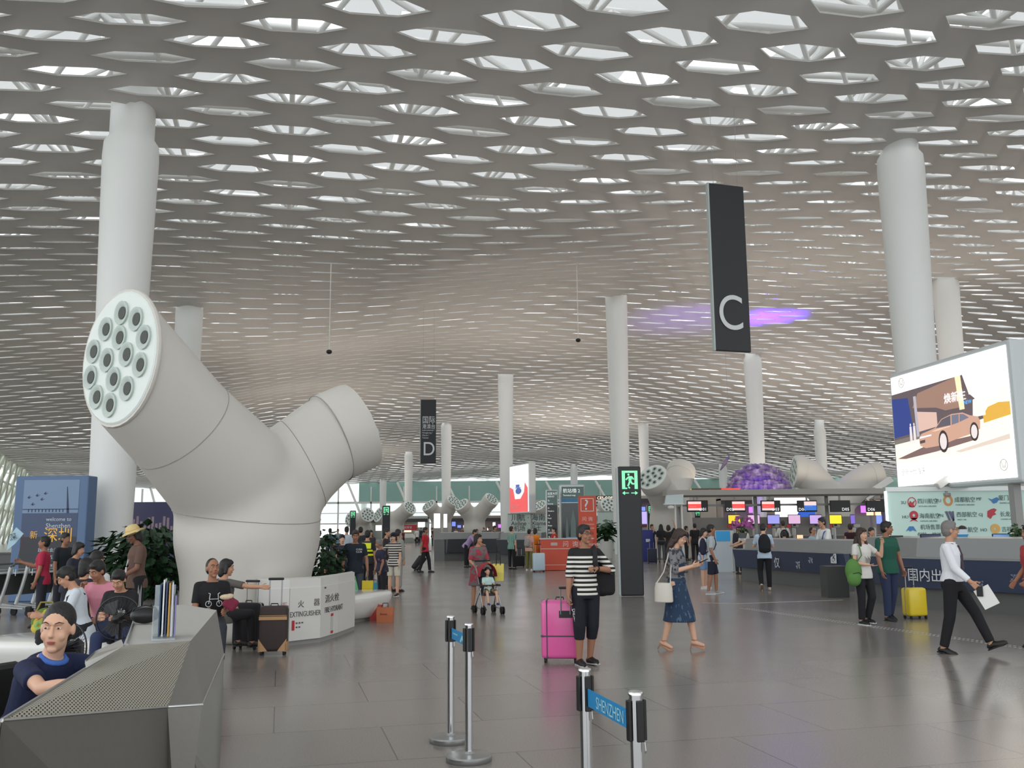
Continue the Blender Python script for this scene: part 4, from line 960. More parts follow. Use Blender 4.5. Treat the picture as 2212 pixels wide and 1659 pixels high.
m.build('stems', m_leaf2, t); fl.build('blossoms', mat('orchid_magenta', (168, 78, 150), .5), t); lf.build('leaves', m_leaf, t)
m = MB(); m.lathe([(.1, 0), (.14, .16), (.12, .16), (.001, .14)], 20); m.build('pot', mat('grey_pot', (96, 100, 98), .6), t)
p = at(2203, 1168, 18.4)
leafy('small feathery green plant on the ticket counter at the right picture edge', p.x, p.y, .42, .14, .2, .12, 120, .1, 8, m_leaf2, pot=(.14, .16, mat('grey_pot', (96, 100, 98), .6)))
bpy.data.objects['potted_tree.003'].location.z = TB + .03

# ================================================================ AIRLINE GLASS WALL
YG = 25.5; a = at(1918, 1150, YG); b_ = at(2330, 1150, YG); zt = at(2050, 1060, YG).z
t = thing('airline_glass_wall', 'pale green lit glass wall listing airlines with logos', 'glass partition', (a.x, YG, 0))
m = MB(); m.box(((b_.x - a.x) / 2, .06, zt / 2 + .3), (b_.x - a.x, .1, zt - .6)); m.build('glass', mat('lit_green_glass', (176, 204, 196), .22, emit=.16), t)
m = MB(); m.box(((b_.x - a.x) / 2, .06, zt + .05), (b_.x - a.x, .2, .12)); m.box(((b_.x - a.x) / 2, .1, .3), (b_.x - a.x, .3, .6)); m.build('rail', m_frame, t)
m = MB(); m.box((.0, -.02, zt / 2 + .3), (.05, .06, zt - .6)); m.build('light_tube', M_LED, t)
ink = mat('airline_ink', (70, 90, 92), .5); ored = mat('logo_red', (190, 60, 75), .5); oor = mat('logo_orange', (214, 150, 92), .5); obl = mat('logo_blue', (70, 130, 190), .5); ogr = mat('logo_slate', (100, 100, 125), .5); oye = mat('logo_gold', (226, 178, 100), .5)
def gp(px, py): p = at(px, py, YG); return (p.x - a.x, -.006, p.z)
def wt(s, sz, px, py, sx=1, m_=None): text(s, sz, gp(px, py), m_ or ink, t, sx=sx)
for s, px, py in (('3U', 1951, 1089), ('EU', 2027, 1085), ('MF', 2114, 1081), ('HU', 1954, 1120), ('PN', 2031, 1117), ('GJ', 2119, 1115), ('HO', 2123, 1148)): wt(s, .12, px - 5, py)
for s, e, px, py in (('四川航空', 'SICHUAN AIRLINES', 1982, 1087), ('成都航空', 'CHENGDU AIRLINES', 2062, 1084), ('厦门航空', 'XIAMEN AIRLINES', 2157, 1080), ('海南航空', 'HAINAN AIRLINES', 1986, 1119),
        ('西部航空', 'WEST AIR', 2066, 1116), ('长龙航空', 'LOONG AIR', 2160, 1115), ('祥鹏航空', 'LUCKY AIR', 2068, 1149), ('吉祥航空', 'JUNEYAO AIRLINES', 2164, 1148)):
    wt(s, .155, px, py, .92); wt(e, .052, px + 2, py + 8, 1.1)
wt('机场售票', .15, 1988, 1143, .92); wt('保险、接送机', .145, 1982, 1160, .92)
def disc(px, py, r, m_, hole=0, nm='logo', sx=1):
    c = gp(px, py); g = MB(); g.T = Matrix.Translation(c) @ Matrix.Rotation(R(90), 4, 'X'); N = 24
    if hole: g.rings([[Vector((r_ * sx * math.cos(2 * math.pi * k / N), r_ * math.sin(2 * math.pi * k / N), z)) for k in range(N)] for r_, z in ((r, -.004), (r, .004), (r * hole, .004), (r * hole, -.004))], cap=False, close=True)
    else: g.rings([[Vector((r * sx * math.cos(2 * math.pi * k / N), r * math.sin(2 * math.pi * k / N), z)) for k in range(N)] for z in (-.004, .004)])
    return g.build(nm, m_, t)
def logo(pts, m_, nm='logo'):
    g = MB(); P = [gp(*q_) for q_ in pts]; g.poly([(x, z) for x, y, z in P], -.01, -.002); return g.build(nm, m_, t)
disc(1970, 1085, .14, ored, .86, sx=.85); logo([(1963, 1088), (1966, 1082), (1970, 1086), (1977, 1080), (1973, 1089), (1976, 1095), (1964, 1095)], ored)
disc(2048, 1081, .15, oor, .58, sx=.85)
logo([(2134, 1076), (2142, 1079), (2153, 1074), (2158, 1078), (2153, 1086), (2146, 1088), (2142, 1083)], obl)
disc(1974, 1113, .12, ored, .35); logo([(1966, 1119), (1982, 1119), (1978, 1122), (1983, 1127), (1974, 1124), (1965, 1127), (1970, 1122)], ored)
for k in range(3): logo([(2041 + k * 7, 1105), (2046 + k * 7, 1104), (2054 + k * 7 - (6 if k == 2 else 0), 1124), (2051 + k * 7 - (6 if k == 2 else 0), 1127)], ogr)
logo([(2133, 1104), (2140, 1100), (2147, 1098), (2153, 1101), (2148, 1107), (2152, 1111), (2144, 1114), (2140, 1121), (2133, 1116)], ored)
logo([(1957, 1148), (1964, 1137), (1973, 1137), (1980, 1148), (1972, 1145), (1966, 1148), (1962, 1145)], obl)
disc(2150, 1142, .13, oye, .25)

# ================================================================ BIG ADVERT SCREEN
bl_, br_ = at(1938, 1058, 28), at(2203, 1046, 22.6); tl_ = at(1923, 812, 28)
rz = math.atan2(br_.y - bl_.y, br_.x - bl_.x); w = (br_ - bl_).xy.length; h = tl_.z - bl_.z
t = thing('advert_screen', 'huge white framed lit screen showing a bronze car before a building', 'screen', (bl_.x, bl_.y, bl_.z), rz)
m = MB(); m.rbox((w / 2, .32, h / 2), (w + .12, .6, h + .1), .08); m.build('casing', mat('casing_white', (206, 212, 214), .35), t)
LW = mat('screen_glow_white', (255, 255, 252), .4, emit=1.5)
m = MB(); m.box((w / 2, .012, h / 2), (w - .16, .03, h - .18)); m.build('lit_panel', LW, t)
x0, x1, y0, y1 = .08, w - .08, .09, h - .09
X = lambda u: x0 + (x1 - x0) * u
Zs = lambda v: y0 + (y1 - y0) * v
def pic(pts, col, em, nm, dy=0, ):
    g = MB(); g.poly([(X(u), Zs(v)) for u, v in pts], -.006 - dy, -.003 - dy); return g.build(nm, mat('pic_%02x%02x%02x' % col, col, .4, emit=em), t)
pic([(0, .21), (0, .83), (1, .72), (1, .21)], (250, 236, 214), .95, 'picture_ground')
pic([(0, .40), (0, .84), (.66, .86), (.7, .7), (.82, .56), (.82, .48), (.5, .42)], (96, 84, 88), .75, 'building_mass', .002)
pic([(0, .44), (0, .80), (.16, .78), (.2, .46)], (44, 62, 130), .8, 'blue_glass', .004)
pic([(.2, .68), (.26, .8), (.62, .86), (.64, .6), (.5, .6), (.42, .64)], (150, 118, 104), .85, 'concrete_wing', .005)
pic([(.24, .46), (.24, .64), (.42, .6), (.42, .48)], (205, 172, 160), .9, 'lit_wall', .005)
pic([(.225, .42), (.215, .78), (.24, .78), (.25, .42)], (170, 165, 175), .9, 'pillar', .007)
pic([(0, .38), (0, .42), (.26, .44), (.26, .4)], (120, 110, 105), .8, 'low_wall', .006)
pic([(.62, .58), (.6, .86), (.645, .86), (.66, .58)], (246, 214, 170), 1.1, 'bright_pillar', .007)
pic([(.8, .50), (.84, .56), (.92, .58), (1, .57), (1, .47), (.8, .44)], (206, 160, 66), .95, 'autumn_trees', .006)
pic([(.72, .5), (.73, .64), (.82, .66), (.82, .5)], (225, 215, 210), 1.0, 'side_building', .006)
pic([(.02, .25), (.3, .33), (.75, .36), (.72, .32), (.4, .27), (.1, .24)], (122, 98, 96), .75, 'car_shadow', .005)
pic([(.55, .25), (.98, .33), (.98, .29), (.6, .235)], (206, 190, 178), .95, 'road_shadow', .004)
car = (188, 148, 128)
pic([(.25, .34), (.245, .40), (.27, .44), (.34, .455), (.40, .47), (.46, .535), (.55, .56), (.64, .555), (.70, .52), (.76, .50), (.775, .46), (.77, .40), (.72, .375), (.56, .345), (.44, .315), (.3, .31)], car, .95, 'car_body', .010)
pic([(.405, .465), (.465, .53), (.54, .55), (.535, .47)], (92, 86, 96), .8, 'windscreen', .012)
pic([(.545, .47), (.55, .55), (.61, .548), (.605, .48)], (110, 112, 130), .85, 'front_window', .012)
pic([(.612, .482), (.617, .547), (.65, .54), (.69, .505)], (110, 112, 130), .85, 'rear_window', .012)
pic([(.36, .445), (.44, .46), (.535, .465), (.53, .458), (.4, .44)], (214, 178, 158), 1.0, 'bonnet_highlight', .012)
pic([(.25, .40), (.255, .415), (.36, .42), (.36, .41)], (236, 232, 230), 1.2, 'headlamp', .013)
pic([(.25, .355), (.25, .38), (.30, .385), (.30, .36)], (80, 72, 74), .7, 'grille', .013)
for u, v, r_ in ((.465, .345, .052), (.725, .385, .042)):
    g = MB(); g.T = Matrix.Translation((X(u), -.02, Zs(v))) @ Matrix.Rotation(R(90), 4, 'X'); rr = r_ * (x1 - x0)
    g.m = 0; g.rings([[Vector((rr * .8 * a_ * math.cos(k * .3927), rr * a_ * 1.12 * math.sin(k * .3927), z)) for k in range(16)] for a_, z in ((1, 0), (1, .004))])
    g.m = 1; g.rings([[Vector((rr * .58 * math.cos(k * .3927), rr * .82 * math.sin(k * .3927), z)) for k in range(16)] for z in (.004, .007)])
    g.build('car_wheel', [mat('pic_tyre', (62, 52, 54), .4, emit=.5), mat('pic_alloy', (216, 206, 204), .4, emit=.9)], t)
for u in (.17, .205):
    g = MB(); g.ball((X(u), -.016, Zs(.535)), (.035, .004, .045), 8, 6); g.poly([(X(u) - .06, Zs(.44)), (X(u) - .05, Zs(.52)), (X(u) + .05, Zs(.52)), (X(u) + .06, Zs(.44)), (X(u) + .05, Zs(.36)), (X(u) + .02, Zs(.36)), (X(u), Zs(.42)), (X(u) - .03, Zs(.36)), (X(u) - .06, Zs(.36))], -.018, -.012)
    g.build('walking_figure', mat('pic_figure', (214, 205, 205), .4, emit=.9), t)
pt_ = mat('pic_letters', (250, 250, 252), .4, emit=1.3)
text('焕新生 · 睿前行', .30, (X(.5), -.035, Zs(.66)), pt_, t, sx=1.1); text('全新一代 宝来', .2, (X(.05), -.02, Zs(.10)), mat('pic_grey_letters', (170, 165, 160), .4, emit=.6), t); text('NEW', .14, (X(.66), -.021, Zs(.615)), mat('pic_blue', (90, 170, 230), .4, emit=1), t)
for u, v in ((.11, .93), (.92, .10)):
    g = MB(); g.T = Matrix.Translation((X(u), -.012, Zs(v))); g.tube([(.14 * math.cos(k * .3), 0, .14 * math.sin(k * .3)) for k in range(21)], .012, 5, closed=True); g.tube([(-.09, 0, .08), (-.03, 0, -.08), (0, 0, 0), (.03, 0, -.08), (.09, 0, .08)], .01, 5); g.build('round_emblem', mat('pic_grey_letters', (170, 165, 160), .4, emit=.6), t)
for u in (.12, .9): m = MB(); m.box((w * u, .25, -bl_.z / 2 + .03), (.2, .2, bl_.z - .06)); m.build('support_leg', M_GREYP, t)

# surveillance cameras
def cctv(label, px, py, Y, rz, s=1.0, zl=3.42):
    p = at(px, py, Y); t = thing('surveillance_camera', label, 'camera', (p.x, p.y, p.z), rz, 'white surveillance cameras')
    m = MB(); m.rbox((0, 0, .14 * s), (.62 * s, .2 * s, .17 * s), .02, Matrix.Rotation(R(-32), 3, 'Y')); m.build('housing', M_WHITE, t)
    m = MB(); m.cyl((0, 0, .08 * s), (0, 0, -.2 * s), .035 * s, n=10); m.cyl((-.02, 0, -.1 * s), (.25 * s, 0, -.1 * s), .03 * s, n=8); m.rbox((0, 0, -.24 * s), (.16 * s, .16 * s, .08 * s), .01); m.cyl((0, 0, -.24 * s), (0, 0, min(-.25, zl - p.z)), .03 * s, n=8); m.build('bracket', M_GREYP, t)
    return t
cctv('slanted white camera on the beam left of the huge car screen', 1908, 1056, 45.8, 0, 1.6)
cctv('white camera box in front of the bottom edge of the huge car screen', 2043, 1049, 25.5, R(10), 1.0, 2.9)
cctv('small white camera on the beam above monitor D06', 1880, 1078, 45.6, R(0), .8, 2.85)

# ================================================================ CHECK IN ISLAND
YC = 45.5
a, b_ = at(1440, 1068, YC), at(1960, 1062, YC)
m = MB(); m.box(((a.x + b_.x) / 2, YC + .6, 3.27), (b_.x - a.x, 1.4, .26)); m.build('soffit', mat('soffit_grey', (168, 164, 158), .5), o1 := thing('overhead_beam', 'long grey overhead beam carrying the check-in monitors', 'beam', (0, 0, 0)))
m = MB(); m.box(((a.x + b_.x) / 2, YC + .2, 3.1), (b_.x - a.x, .4, .08)); m.build('cable_tray', mat('tray_dark', (92, 88, 84), .5), o1)
m = MB(); m.box(((a.x + b_.x) / 2, YC + .5, 2.66), (b_.x - a.x, .12, .1)); m.build('monitor_rail', M_GREYP, o1)
for px in (1466, 1632, 1786, 1925): p = at(px, 1100, YC + 1.0); m = MB(); m.cyl((p.x, p.y, 0), (p.x, p.y, 3.2), .09, n=12); m.build('post', M_GREYP, o1)
scr = [(1485, 1530, 'D01', 'r', 'red check-in screen', 1), (1568, 1611, 'D02', 'r', 'red check-in screen', 0), (1645, 1687, 'D03', 'r', 'red check-in screen', 1), (1724, 1766, 'D04', 'b', 'blue check-in screen', 0), (1795, 1838, 'D05', None, 'blank check-in screen', 1), (1873, 1913, 'D06', None, 'blank check-in screen', 0)]
for x0_, x1_, s, c, lb, right in scr:
    pa, pb = at(x0_, 1106, YC), at(x1_, 1106, YC); zt = at(x0_, 1081, YC).z; w = pb.x - pa.x; h = zt - pa.z
    t = thing('gate_monitor', 'black overhead %s numbered %s' % (lb, s), 'monitor', (pa.x, YC, pa.z), 0, 'overhead check-in monitors')
    m = MB(); m.rbox((w / 2, .08, h / 2), (w, .16, h), .02); m.build('case', M_BLACK, t)
    m = MB(); m.box((w / 2, .1, h + .18), (.08, .06, .36)); m.build('hanger', M_GREYP, t)
    if c:
        xa = .04 if right else w * .33; ww = w * .63
        m = MB(); m.box((xa + ww / 2, -.004, h * .52), (ww, .008, h * .76)); m.build('display', mat('disp_pale', (226, 196, 196), .3, emit=.8), t)
        m = MB(); m.box((xa + ww / 2, -.01, h * (.5 if c == 'r' else .35)), (ww, .006, h * (.36 if c == 'r' else .42))); m.build('colour_band', mat('disp_red', (226, 66, 60), .3, emit=.9) if c == 'r' else mat('disp_blue', (36, 100, 190), .3, emit=.8), t)
        text('Check-in', .09, (xa + .06, -.015, h * .42), M_TXTW, t)
    text(s, .2, (w - .43 if right else .03, -.01, .06), mat('monitor_number', (235, 235, 240), .5, emit=.9), t, spacing=1.05)
# desks with back wall, tags and small screens
a, b_ = at(1425, 1150, 49), at(1905, 1150, 49)
t = thing('check_in_desk_row', 'long grey row of check-in desks below the numbered monitors', 'desk', (a.x, 49, 0)); w = b_.x - a.x
m = MB(); m.box((w / 2, 0, .55), (w, .7, 1.1)); m.build('desk_front', mat('desk_front_taupe', (112, 106, 104), .5), t)
m = MB(); m.box((w / 2, -.02, 1.12), (w, .8, .05)); m.build('worktop', m_ctop, t)
m = MB(); m.box((w / 2, 1.6, 1.85), (w, .12, .5)); m.box((w / 2, 1.6, .8), (w, .1, 1.6)); m.build('back_panel', mat('back_panel_grey', (150, 146, 142), .5), t)
for px in range(1585, 1900, 43): p = at(px, 1150, 48.6); m = MB(); m.rbox((p.x - a.x, -.5, .75), (.05, .5, 1.5), .02); m.build('divider', M_WHITE, t)
gq = 'small desk screens above the check-in desks'
for k, (px, c, cn) in enumerate(((1586, (236, 208, 50), 'yellow screen partly behind the orchid'), (1628, (222, 178, 220), 'pink lilac screen right of the orchid'), (1671, (150, 150, 226), 'lilac blue screen with a wavy picture'), (1716, (212, 172, 206), 'dull pink screen left of the blue car light'), (1762, (190, 160, 222), 'lilac screen behind the attendant with the blue sash'), (1805, (246, 224, 40), 'bright yellow screen right of the attendant'), (1842, (120, 96, 200), 'narrow violet screen at the right end of the row'))):
    monitor('small desk ' + cn, px, 1122, 50, .68 if k < 6 else .24, .52, c, em=.85, stand=.1, name='desk_screen', group=gq)
for k, px in enumerate((1579, 1665, 1708, 1798, 1842)):
    p = at(px, 1136, 50.2); t = thing('desk_tag', 'round red badge and white tag, number %s from the left on the back panel' % ('one', 'two', 'three', 'four', 'five')[k], 'sign', (p.x, 50.5, p.z), 0, 'red badges on the back panel')
    m = MB(); m.T = Matrix.Rotation(R(90), 4, 'X'); m.lathe([(.11, 0), (.11, .02), (.001, .02)], 20); m.build('badge', mat('badge_red', (200, 66, 80), .5, emit=.2), t)
    m = MB(); m.rbox((.33, -.005, .0), (.36, .02, .17), .02); m.build('tag', mat('tag_grey', (196, 196, 194), .5), t)
# bright screens beyond the desks
p = at(1735, 1118, 62); t = thing('advert_screen', 'wide white lit screen with a blue car beyond the check-in desks', 'screen', (p.x - 1.6, 62, 1.6)); m = MB(); m.box((1.4, .1, -.65), (.3, .2, 1.9)); m.build('leg_post', M_GREYP, t); m = MB(); m.box((1.4, .1, 1.1), (3.2, .2, 1.5)); m.build('lit_panel', M_LED, t)
m = MB(); m.poly([(1.1, .5), (1.3, .9), (1.9, 1.35), (2.6, 1.5), (2.95, 1.2), (2.9, .6), (2.4, .4), (1.5, .4)], -.03, -.01); m.build('blue_car_picture', mat('car_blue', (50, 96, 200), .4, emit=.7), t)
p = at(1889, 1115, 62); t = thing('advert_screen', 'beige lit screen behind the couple, right of monitor D06', 'screen', (p.x, 62, 2.2)); m = MB(); m.box((0, .1, -1.07), (.2, .2, 2.2)); m.build('leg_post', M_GREYP, t); m = MB(); m.box((0, .1, .55), (.9, .2, 1.0)); m.build('lit_panel', mat('lit_beige', (250, 212, 176), .4, emit=1.1), t); m = MB(); m.box((0, -.01, .55), (.1, .02, 1.0)); m.build('centre_bar', mat('bar_tan', (170, 120, 90), .4, emit=.4), t)
p = at(1391, 1122, 66); t = thing('advert_screen', 'violet lit screen right behind the tall exit totem', 'screen', (p.x, 66, 1.7)); m = MB(); m.box((0, .1, -.8), (.3, .2, 1.8)); m.build('leg_post', M_GREYP, t); m = MB(); m.box((0, .1, .55), (1.0, .2, .85)); m.build('lit_panel', mat('lit_violet', (176, 160, 232), .4, emit=1.0), t); m = MB(); m.box((0, .1, .0), (1.2, .3, .18)); m.build('ledge', mat('ledge_red', (110, 44, 48), .5), t)
p = at(1398, 1188, 45); t = thing('blue_kiosk', 'dark blue kiosk cabinet just right of the tall exit totem', 'kiosk', (p.x, 45, 0)); m = MB(); m.rbox((0, .2, .75), (.62, .4, 1.5), .02); m.build('cabinet', mat('kiosk_blue', (32, 42, 120), .4), t); m = MB(); m.box((.05, -.005, 1.0), (.2, .01, .14)); m.build('notice', m_frame, t)
# blue and white kiosk board
p = gr(1565, 1236); t = thing('notice_kiosk', 'free standing white board with a bright blue top beside the backpackers', 'kiosk', (p.x, p.y, 0), R(-10))
m = MB(); m.box((0, .06, .75), (.56, .1, 1.5)); m.build('white_board', mat('board_pale', (196, 206, 214), .4), t); m = MB(); m.box((0, .0, 1.3), (.5, .03, .36)); m.build('blue_header', mat('kiosk_cyan', (44, 148, 205), .4, emit=.15), t)
m = MB(); m.rbox((.34, .12, .75), (.12, .26, 1.5), .02); m.build('side_post', m_frame, t)
# white signal box on a mast
p = at(1462, 1200, 42); t = thing('signal_mast', 'pale box on white poles left of monitor D01', 'mast', (p.x, p.y, 0)); z1 = at(1462, 1090, 42).z
m = MB(); m.box((-.05, 0, z1 + .02), (.9, .35, .04)); m.build('shelf', M_WHITE, t); m = MB(); m.add([(-.45, -.1, z1 + .04), (.35, -.1, z1 + .04), (.38, -.1, z1 + .46), (-.38, -.1, z1 + .42), (-.45, .15, z1 + .04), (.35, .15, z1 + .04), (.38, .15, z1 + .46), (-.38, .15, z1 + .42)], [(0, 1, 2, 3), (4, 5, 6, 7), (0, 1, 5, 4), (3, 2, 6, 7), (0, 3, 7, 4), (1, 2, 6, 5)]); m.build('box', mat('box_pale', (196, 212, 212), .3), t)
for x in (.0, .3): m = MB(); m.cyl((x, 0, 0), (x, 0, z1), .035, n=10); m.build('pole', M_WHITE, t)
m = MB(); m.ball((-.2, -.1, z1 - .12), (.16, .1, .09), 12, 8); m.build('round_lamp', M_WHITE, t, smooth=True)
# shop sign bands
def band_sign(label, px0, px1, py0, py1, Y, segs, txt=None):
    a, b_ = at(px0, py1, Y), at(px1, py1, Y); zt = at(px0, py0, Y).z; w = b_.x - a.x; h = zt - a.z
    t = thing('shop_sign', label, 'sign', (a.x, Y, a.z))
    for f0, f1, col, em, nm in segs: m = MB(); m.box((w * (f0 + f1) / 2, .08, h / 2), (w * (f1 - f0), .16, h)); m.build(nm, mat('sg_%02x%02x%02x' % col, col, .4, emit=em), t)
    for s, f, z, sz, mm in (txt or ()): text(s, sz, (w * f, -.01, h * z), mm, t)
    m = MB()
    for f in (.1, .9): m.cyl((w * f, .1, 0), (w * f, .1, -a.z), .05, n=8)
    m.build('support_post', M_GREYP, t)
gl = mat('glow_letters', (255, 240, 210), .4, emit=1.4)
band_sign('long yellow, dark and red lit shop sign above the check-in beam', 1487, 1599, 1055, 1064, 64, [(0, .06, (226, 196, 70), .8, 'yellow_block'), (.06, .64, (92, 74, 56), .2, 'dark_block'), (.64, 1, (232, 66, 50), .9, 'red_block')], [('1 4 小 心 Burger Kitchen', .3, .08, .2, gl)])
band_sign('dark coffee shop sign with glowing white letters and a red strip', 1288, 1326, 1071, 1090, 80, [(0, 1, (52, 34, 28), .1, 'dark_block'), (.05, .9, (225, 60, 66), .7, 'red_block')], [('CES COFFEE', .05, .6, .34, gl)])
bpy.data.objects['red_block.001'].scale.z = .45
# violet blossom dome and fin
p = at(1640, 1062, 66)
t = thing('blossom_dome', 'large violet mottled dome sculpture above the check-in beam', 'sculpture', (p.x, p.y, 0))
m_v = bpy.data.materials.new('violet_mesh'); m_v.use_nodes = True; n, l, b = nodes(m_v)
tc = n.new('ShaderNodeTexCoord'); nz = n.new('ShaderNodeTexNoise'); nz.inputs['Scale'].default_value = 2.2; nz.inputs['Detail'].default_value = 6; l.new(tc.outputs['Object'], nz.inputs[0])
rp = n.new('ShaderNodeValToRGB'); e_ = rp.color_ramp.elements; e_[0].position = .3; e_[0].color = lin((120, 92, 190)); e_[1].position = .7; e_[1].color = lin((232, 222, 228)); x_ = e_.new(.5); x_.color = lin((165, 140, 175))
l.new(nz.outputs[0], rp.inputs[0]); l.new(rp.outputs[0], b.inputs['Base Color']); b.inputs['Alpha'].default_value = .7; b.inputs['Roughness'].default_value = .7
m = MB()
for i in range(40):
    for j in range(9):
        a = 2 * math.pi * i / 40; bb = math.pi / 2 * j / 9 * .97; rn_ = 1 + .05 * math.sin(i * 5.1 + j * 3.3)
        m.ball((2.05 * rn_ * math.cos(a) * math.cos(bb), 1.6 * rn_ * math.sin(a) * math.cos(bb), p.z + 1.75 * math.sin(bb) * rn_), (.24, .2, .2), 6, 4)
m.build('blossoms', m_v, t)
m = MB(); m.cyl((0, 0, 0), (0, 0, p.z + .5), .3, n=14); m.build('stem', M_WHITE, t)
a, b_ = at(1556, 1016, 62), at(1577, 982, 62)
t = thing('hanging_petal', 'slim violet petal hanging above the lit shop sign', 'decoration', a); m = MB(); m.tube([(0, 0, 0), (b_ - a) * .5, b_ - a], [.05, .2, .03], 10, flat=.4); m.build('petal', m_v, t, smooth=True)
m = MB(); m.cyl(b_ - a, Vector(((b_ - a).x, 0, ceil_z(b_.x, b_.y) - a.z)), .012, n=5); m.build('cord', M_GREYP, t)

# ================================================================ FAR LEFT AND CENTRE DETAILS
# electric utility cart with red banner
p = gr(884, 1172.5)
t = thing('utility_cart', 'small white electric cart with a red banner on its roof side', 'vehicle', (p.x - 1.2, p.y, 0), R(8))
m = MB(); m.rbox((1.2, .6, .75), (1.0, 1.1, .5), .08); m.rbox((.2, .6, .5), (1.1, 1.1, .12), .04); m.rbox((2.1, .6, .62), (1.1, 1.1, .45), .1); m.build('body', M_WHITE, t)
m = MB(); m.rbox((.9, .6, 2.0), (2.2, 1.2, .08), .03); m.build('roof', M_WHITE, t)
m = MB(); m.box((.9, -.02, 1.72), (2.3, .03, .62)); m.build('red_banner', mat('banner_red', (186, 46, 62), .5), t); text('欢迎乘坐', .3, (.3, -.045, 1.62), M_TXTW, t)
m = MB()
for x in (.0, 1.8):
    for y in (.1, 1.1): m.cyl((x, y, .7), (x, y, 2.0), .03, n=6)
m.build('roof_post', M_WHITE, t)
for x, y in ((.0, .08), (.0, 1.12), (2.1, .08), (2.1, 1.12)):
    m = MB(); m.cyl((x, y - .07, .26), (x, y + .07, .26), .26, n=20); w_ = m.build('wheel', M_RUBBER, t); m = MB(); m.cyl((x, y - .08, .26), (x, y + .08, .26), .13, n=12); m.build('hub', M_GREYP, w_)
# white lit pillar signs
for px, y0_, y1_, Y, w_, lb in ((944, 1108, 1164, 76, .5, 'white lit pillar sign right of the man in the red shirt'), (962, 1109, 1166, 82, .3, 'slim white light column beside the pillar sign')):
    b0 = at(px, 1150, Y); zt = at(px, y0_, Y).z
    t = thing('pillar_sign', lb, 'sign', (b0.x, Y, 0)); m = MB(); m.rbox((0, .1, zt / 2), (w_ + .1, .2, zt), .03); m.build('post', M_GREYP, t); m = MB(); m.box((0, -.01, zt * .78), (w_, .02, zt * .4)); m.build('lit_panel', M_LED, t)
# far shops
rn = random.Random(11)
def shop(label, px0, px1, Y, zt, lights, col=(150, 142, 134)):
    a, b_ = at(px0, 1150, Y), at(px1, 1150, Y); w = b_.x - a.x
    t = thing('shop_unit', label, 'shop', (a.x, Y, 0))
    m = MB(); m.box((w / 2, 2, zt / 2), (w, .3, zt)); m.box((w / 2, 1, zt), (w, 2.2, .3)); m.box((.1, 1, zt / 2), (.2, 2, zt)); m.box((w - .1, 1, zt / 2), (.2, 2, zt)); m.build('shell', mat('shop_%d' % col[0], col, .6), t)
    for k in range(lights):
        c = rn.choice([(255, 250, 245), (200, 120, 230), (255, 235, 200), (120, 140, 240), (255, 255, 255)])
        m = MB(); x = w * (k + .5) / lights; m.box((x, 1.0, zt * rn.uniform(.45, .75)), (w / lights * rn.uniform(.3, .8), .1, zt * rn.uniform(.08, .22))); m.build('lit_display', mat('shoplight_%02x%02x' % (c[0], c[1]), c, .5, emit=1.2), t)
    m = MB(); m.box((w / 2, -.1, zt - .35), (w, .1, .4)); m.build('fascia', mat('fascia_dark', (60, 56, 60), .5), t)
shop('distant shop with purple displays left of the red and white screen', 972, 1086, 120, 3.0, 9)
shop('distant pale shop unit behind the utility cart', 800, 924, 110, 2.9, 4, (176, 184, 178))
shop('distant shop behind the duct tree with the nozzle face', 1372, 1432, 96, 4.6, 4, (172, 166, 158))
shop('distant shop beyond the check-in desks on the right', 1560, 1925, 90, 4.2, 12, (168, 158, 148))

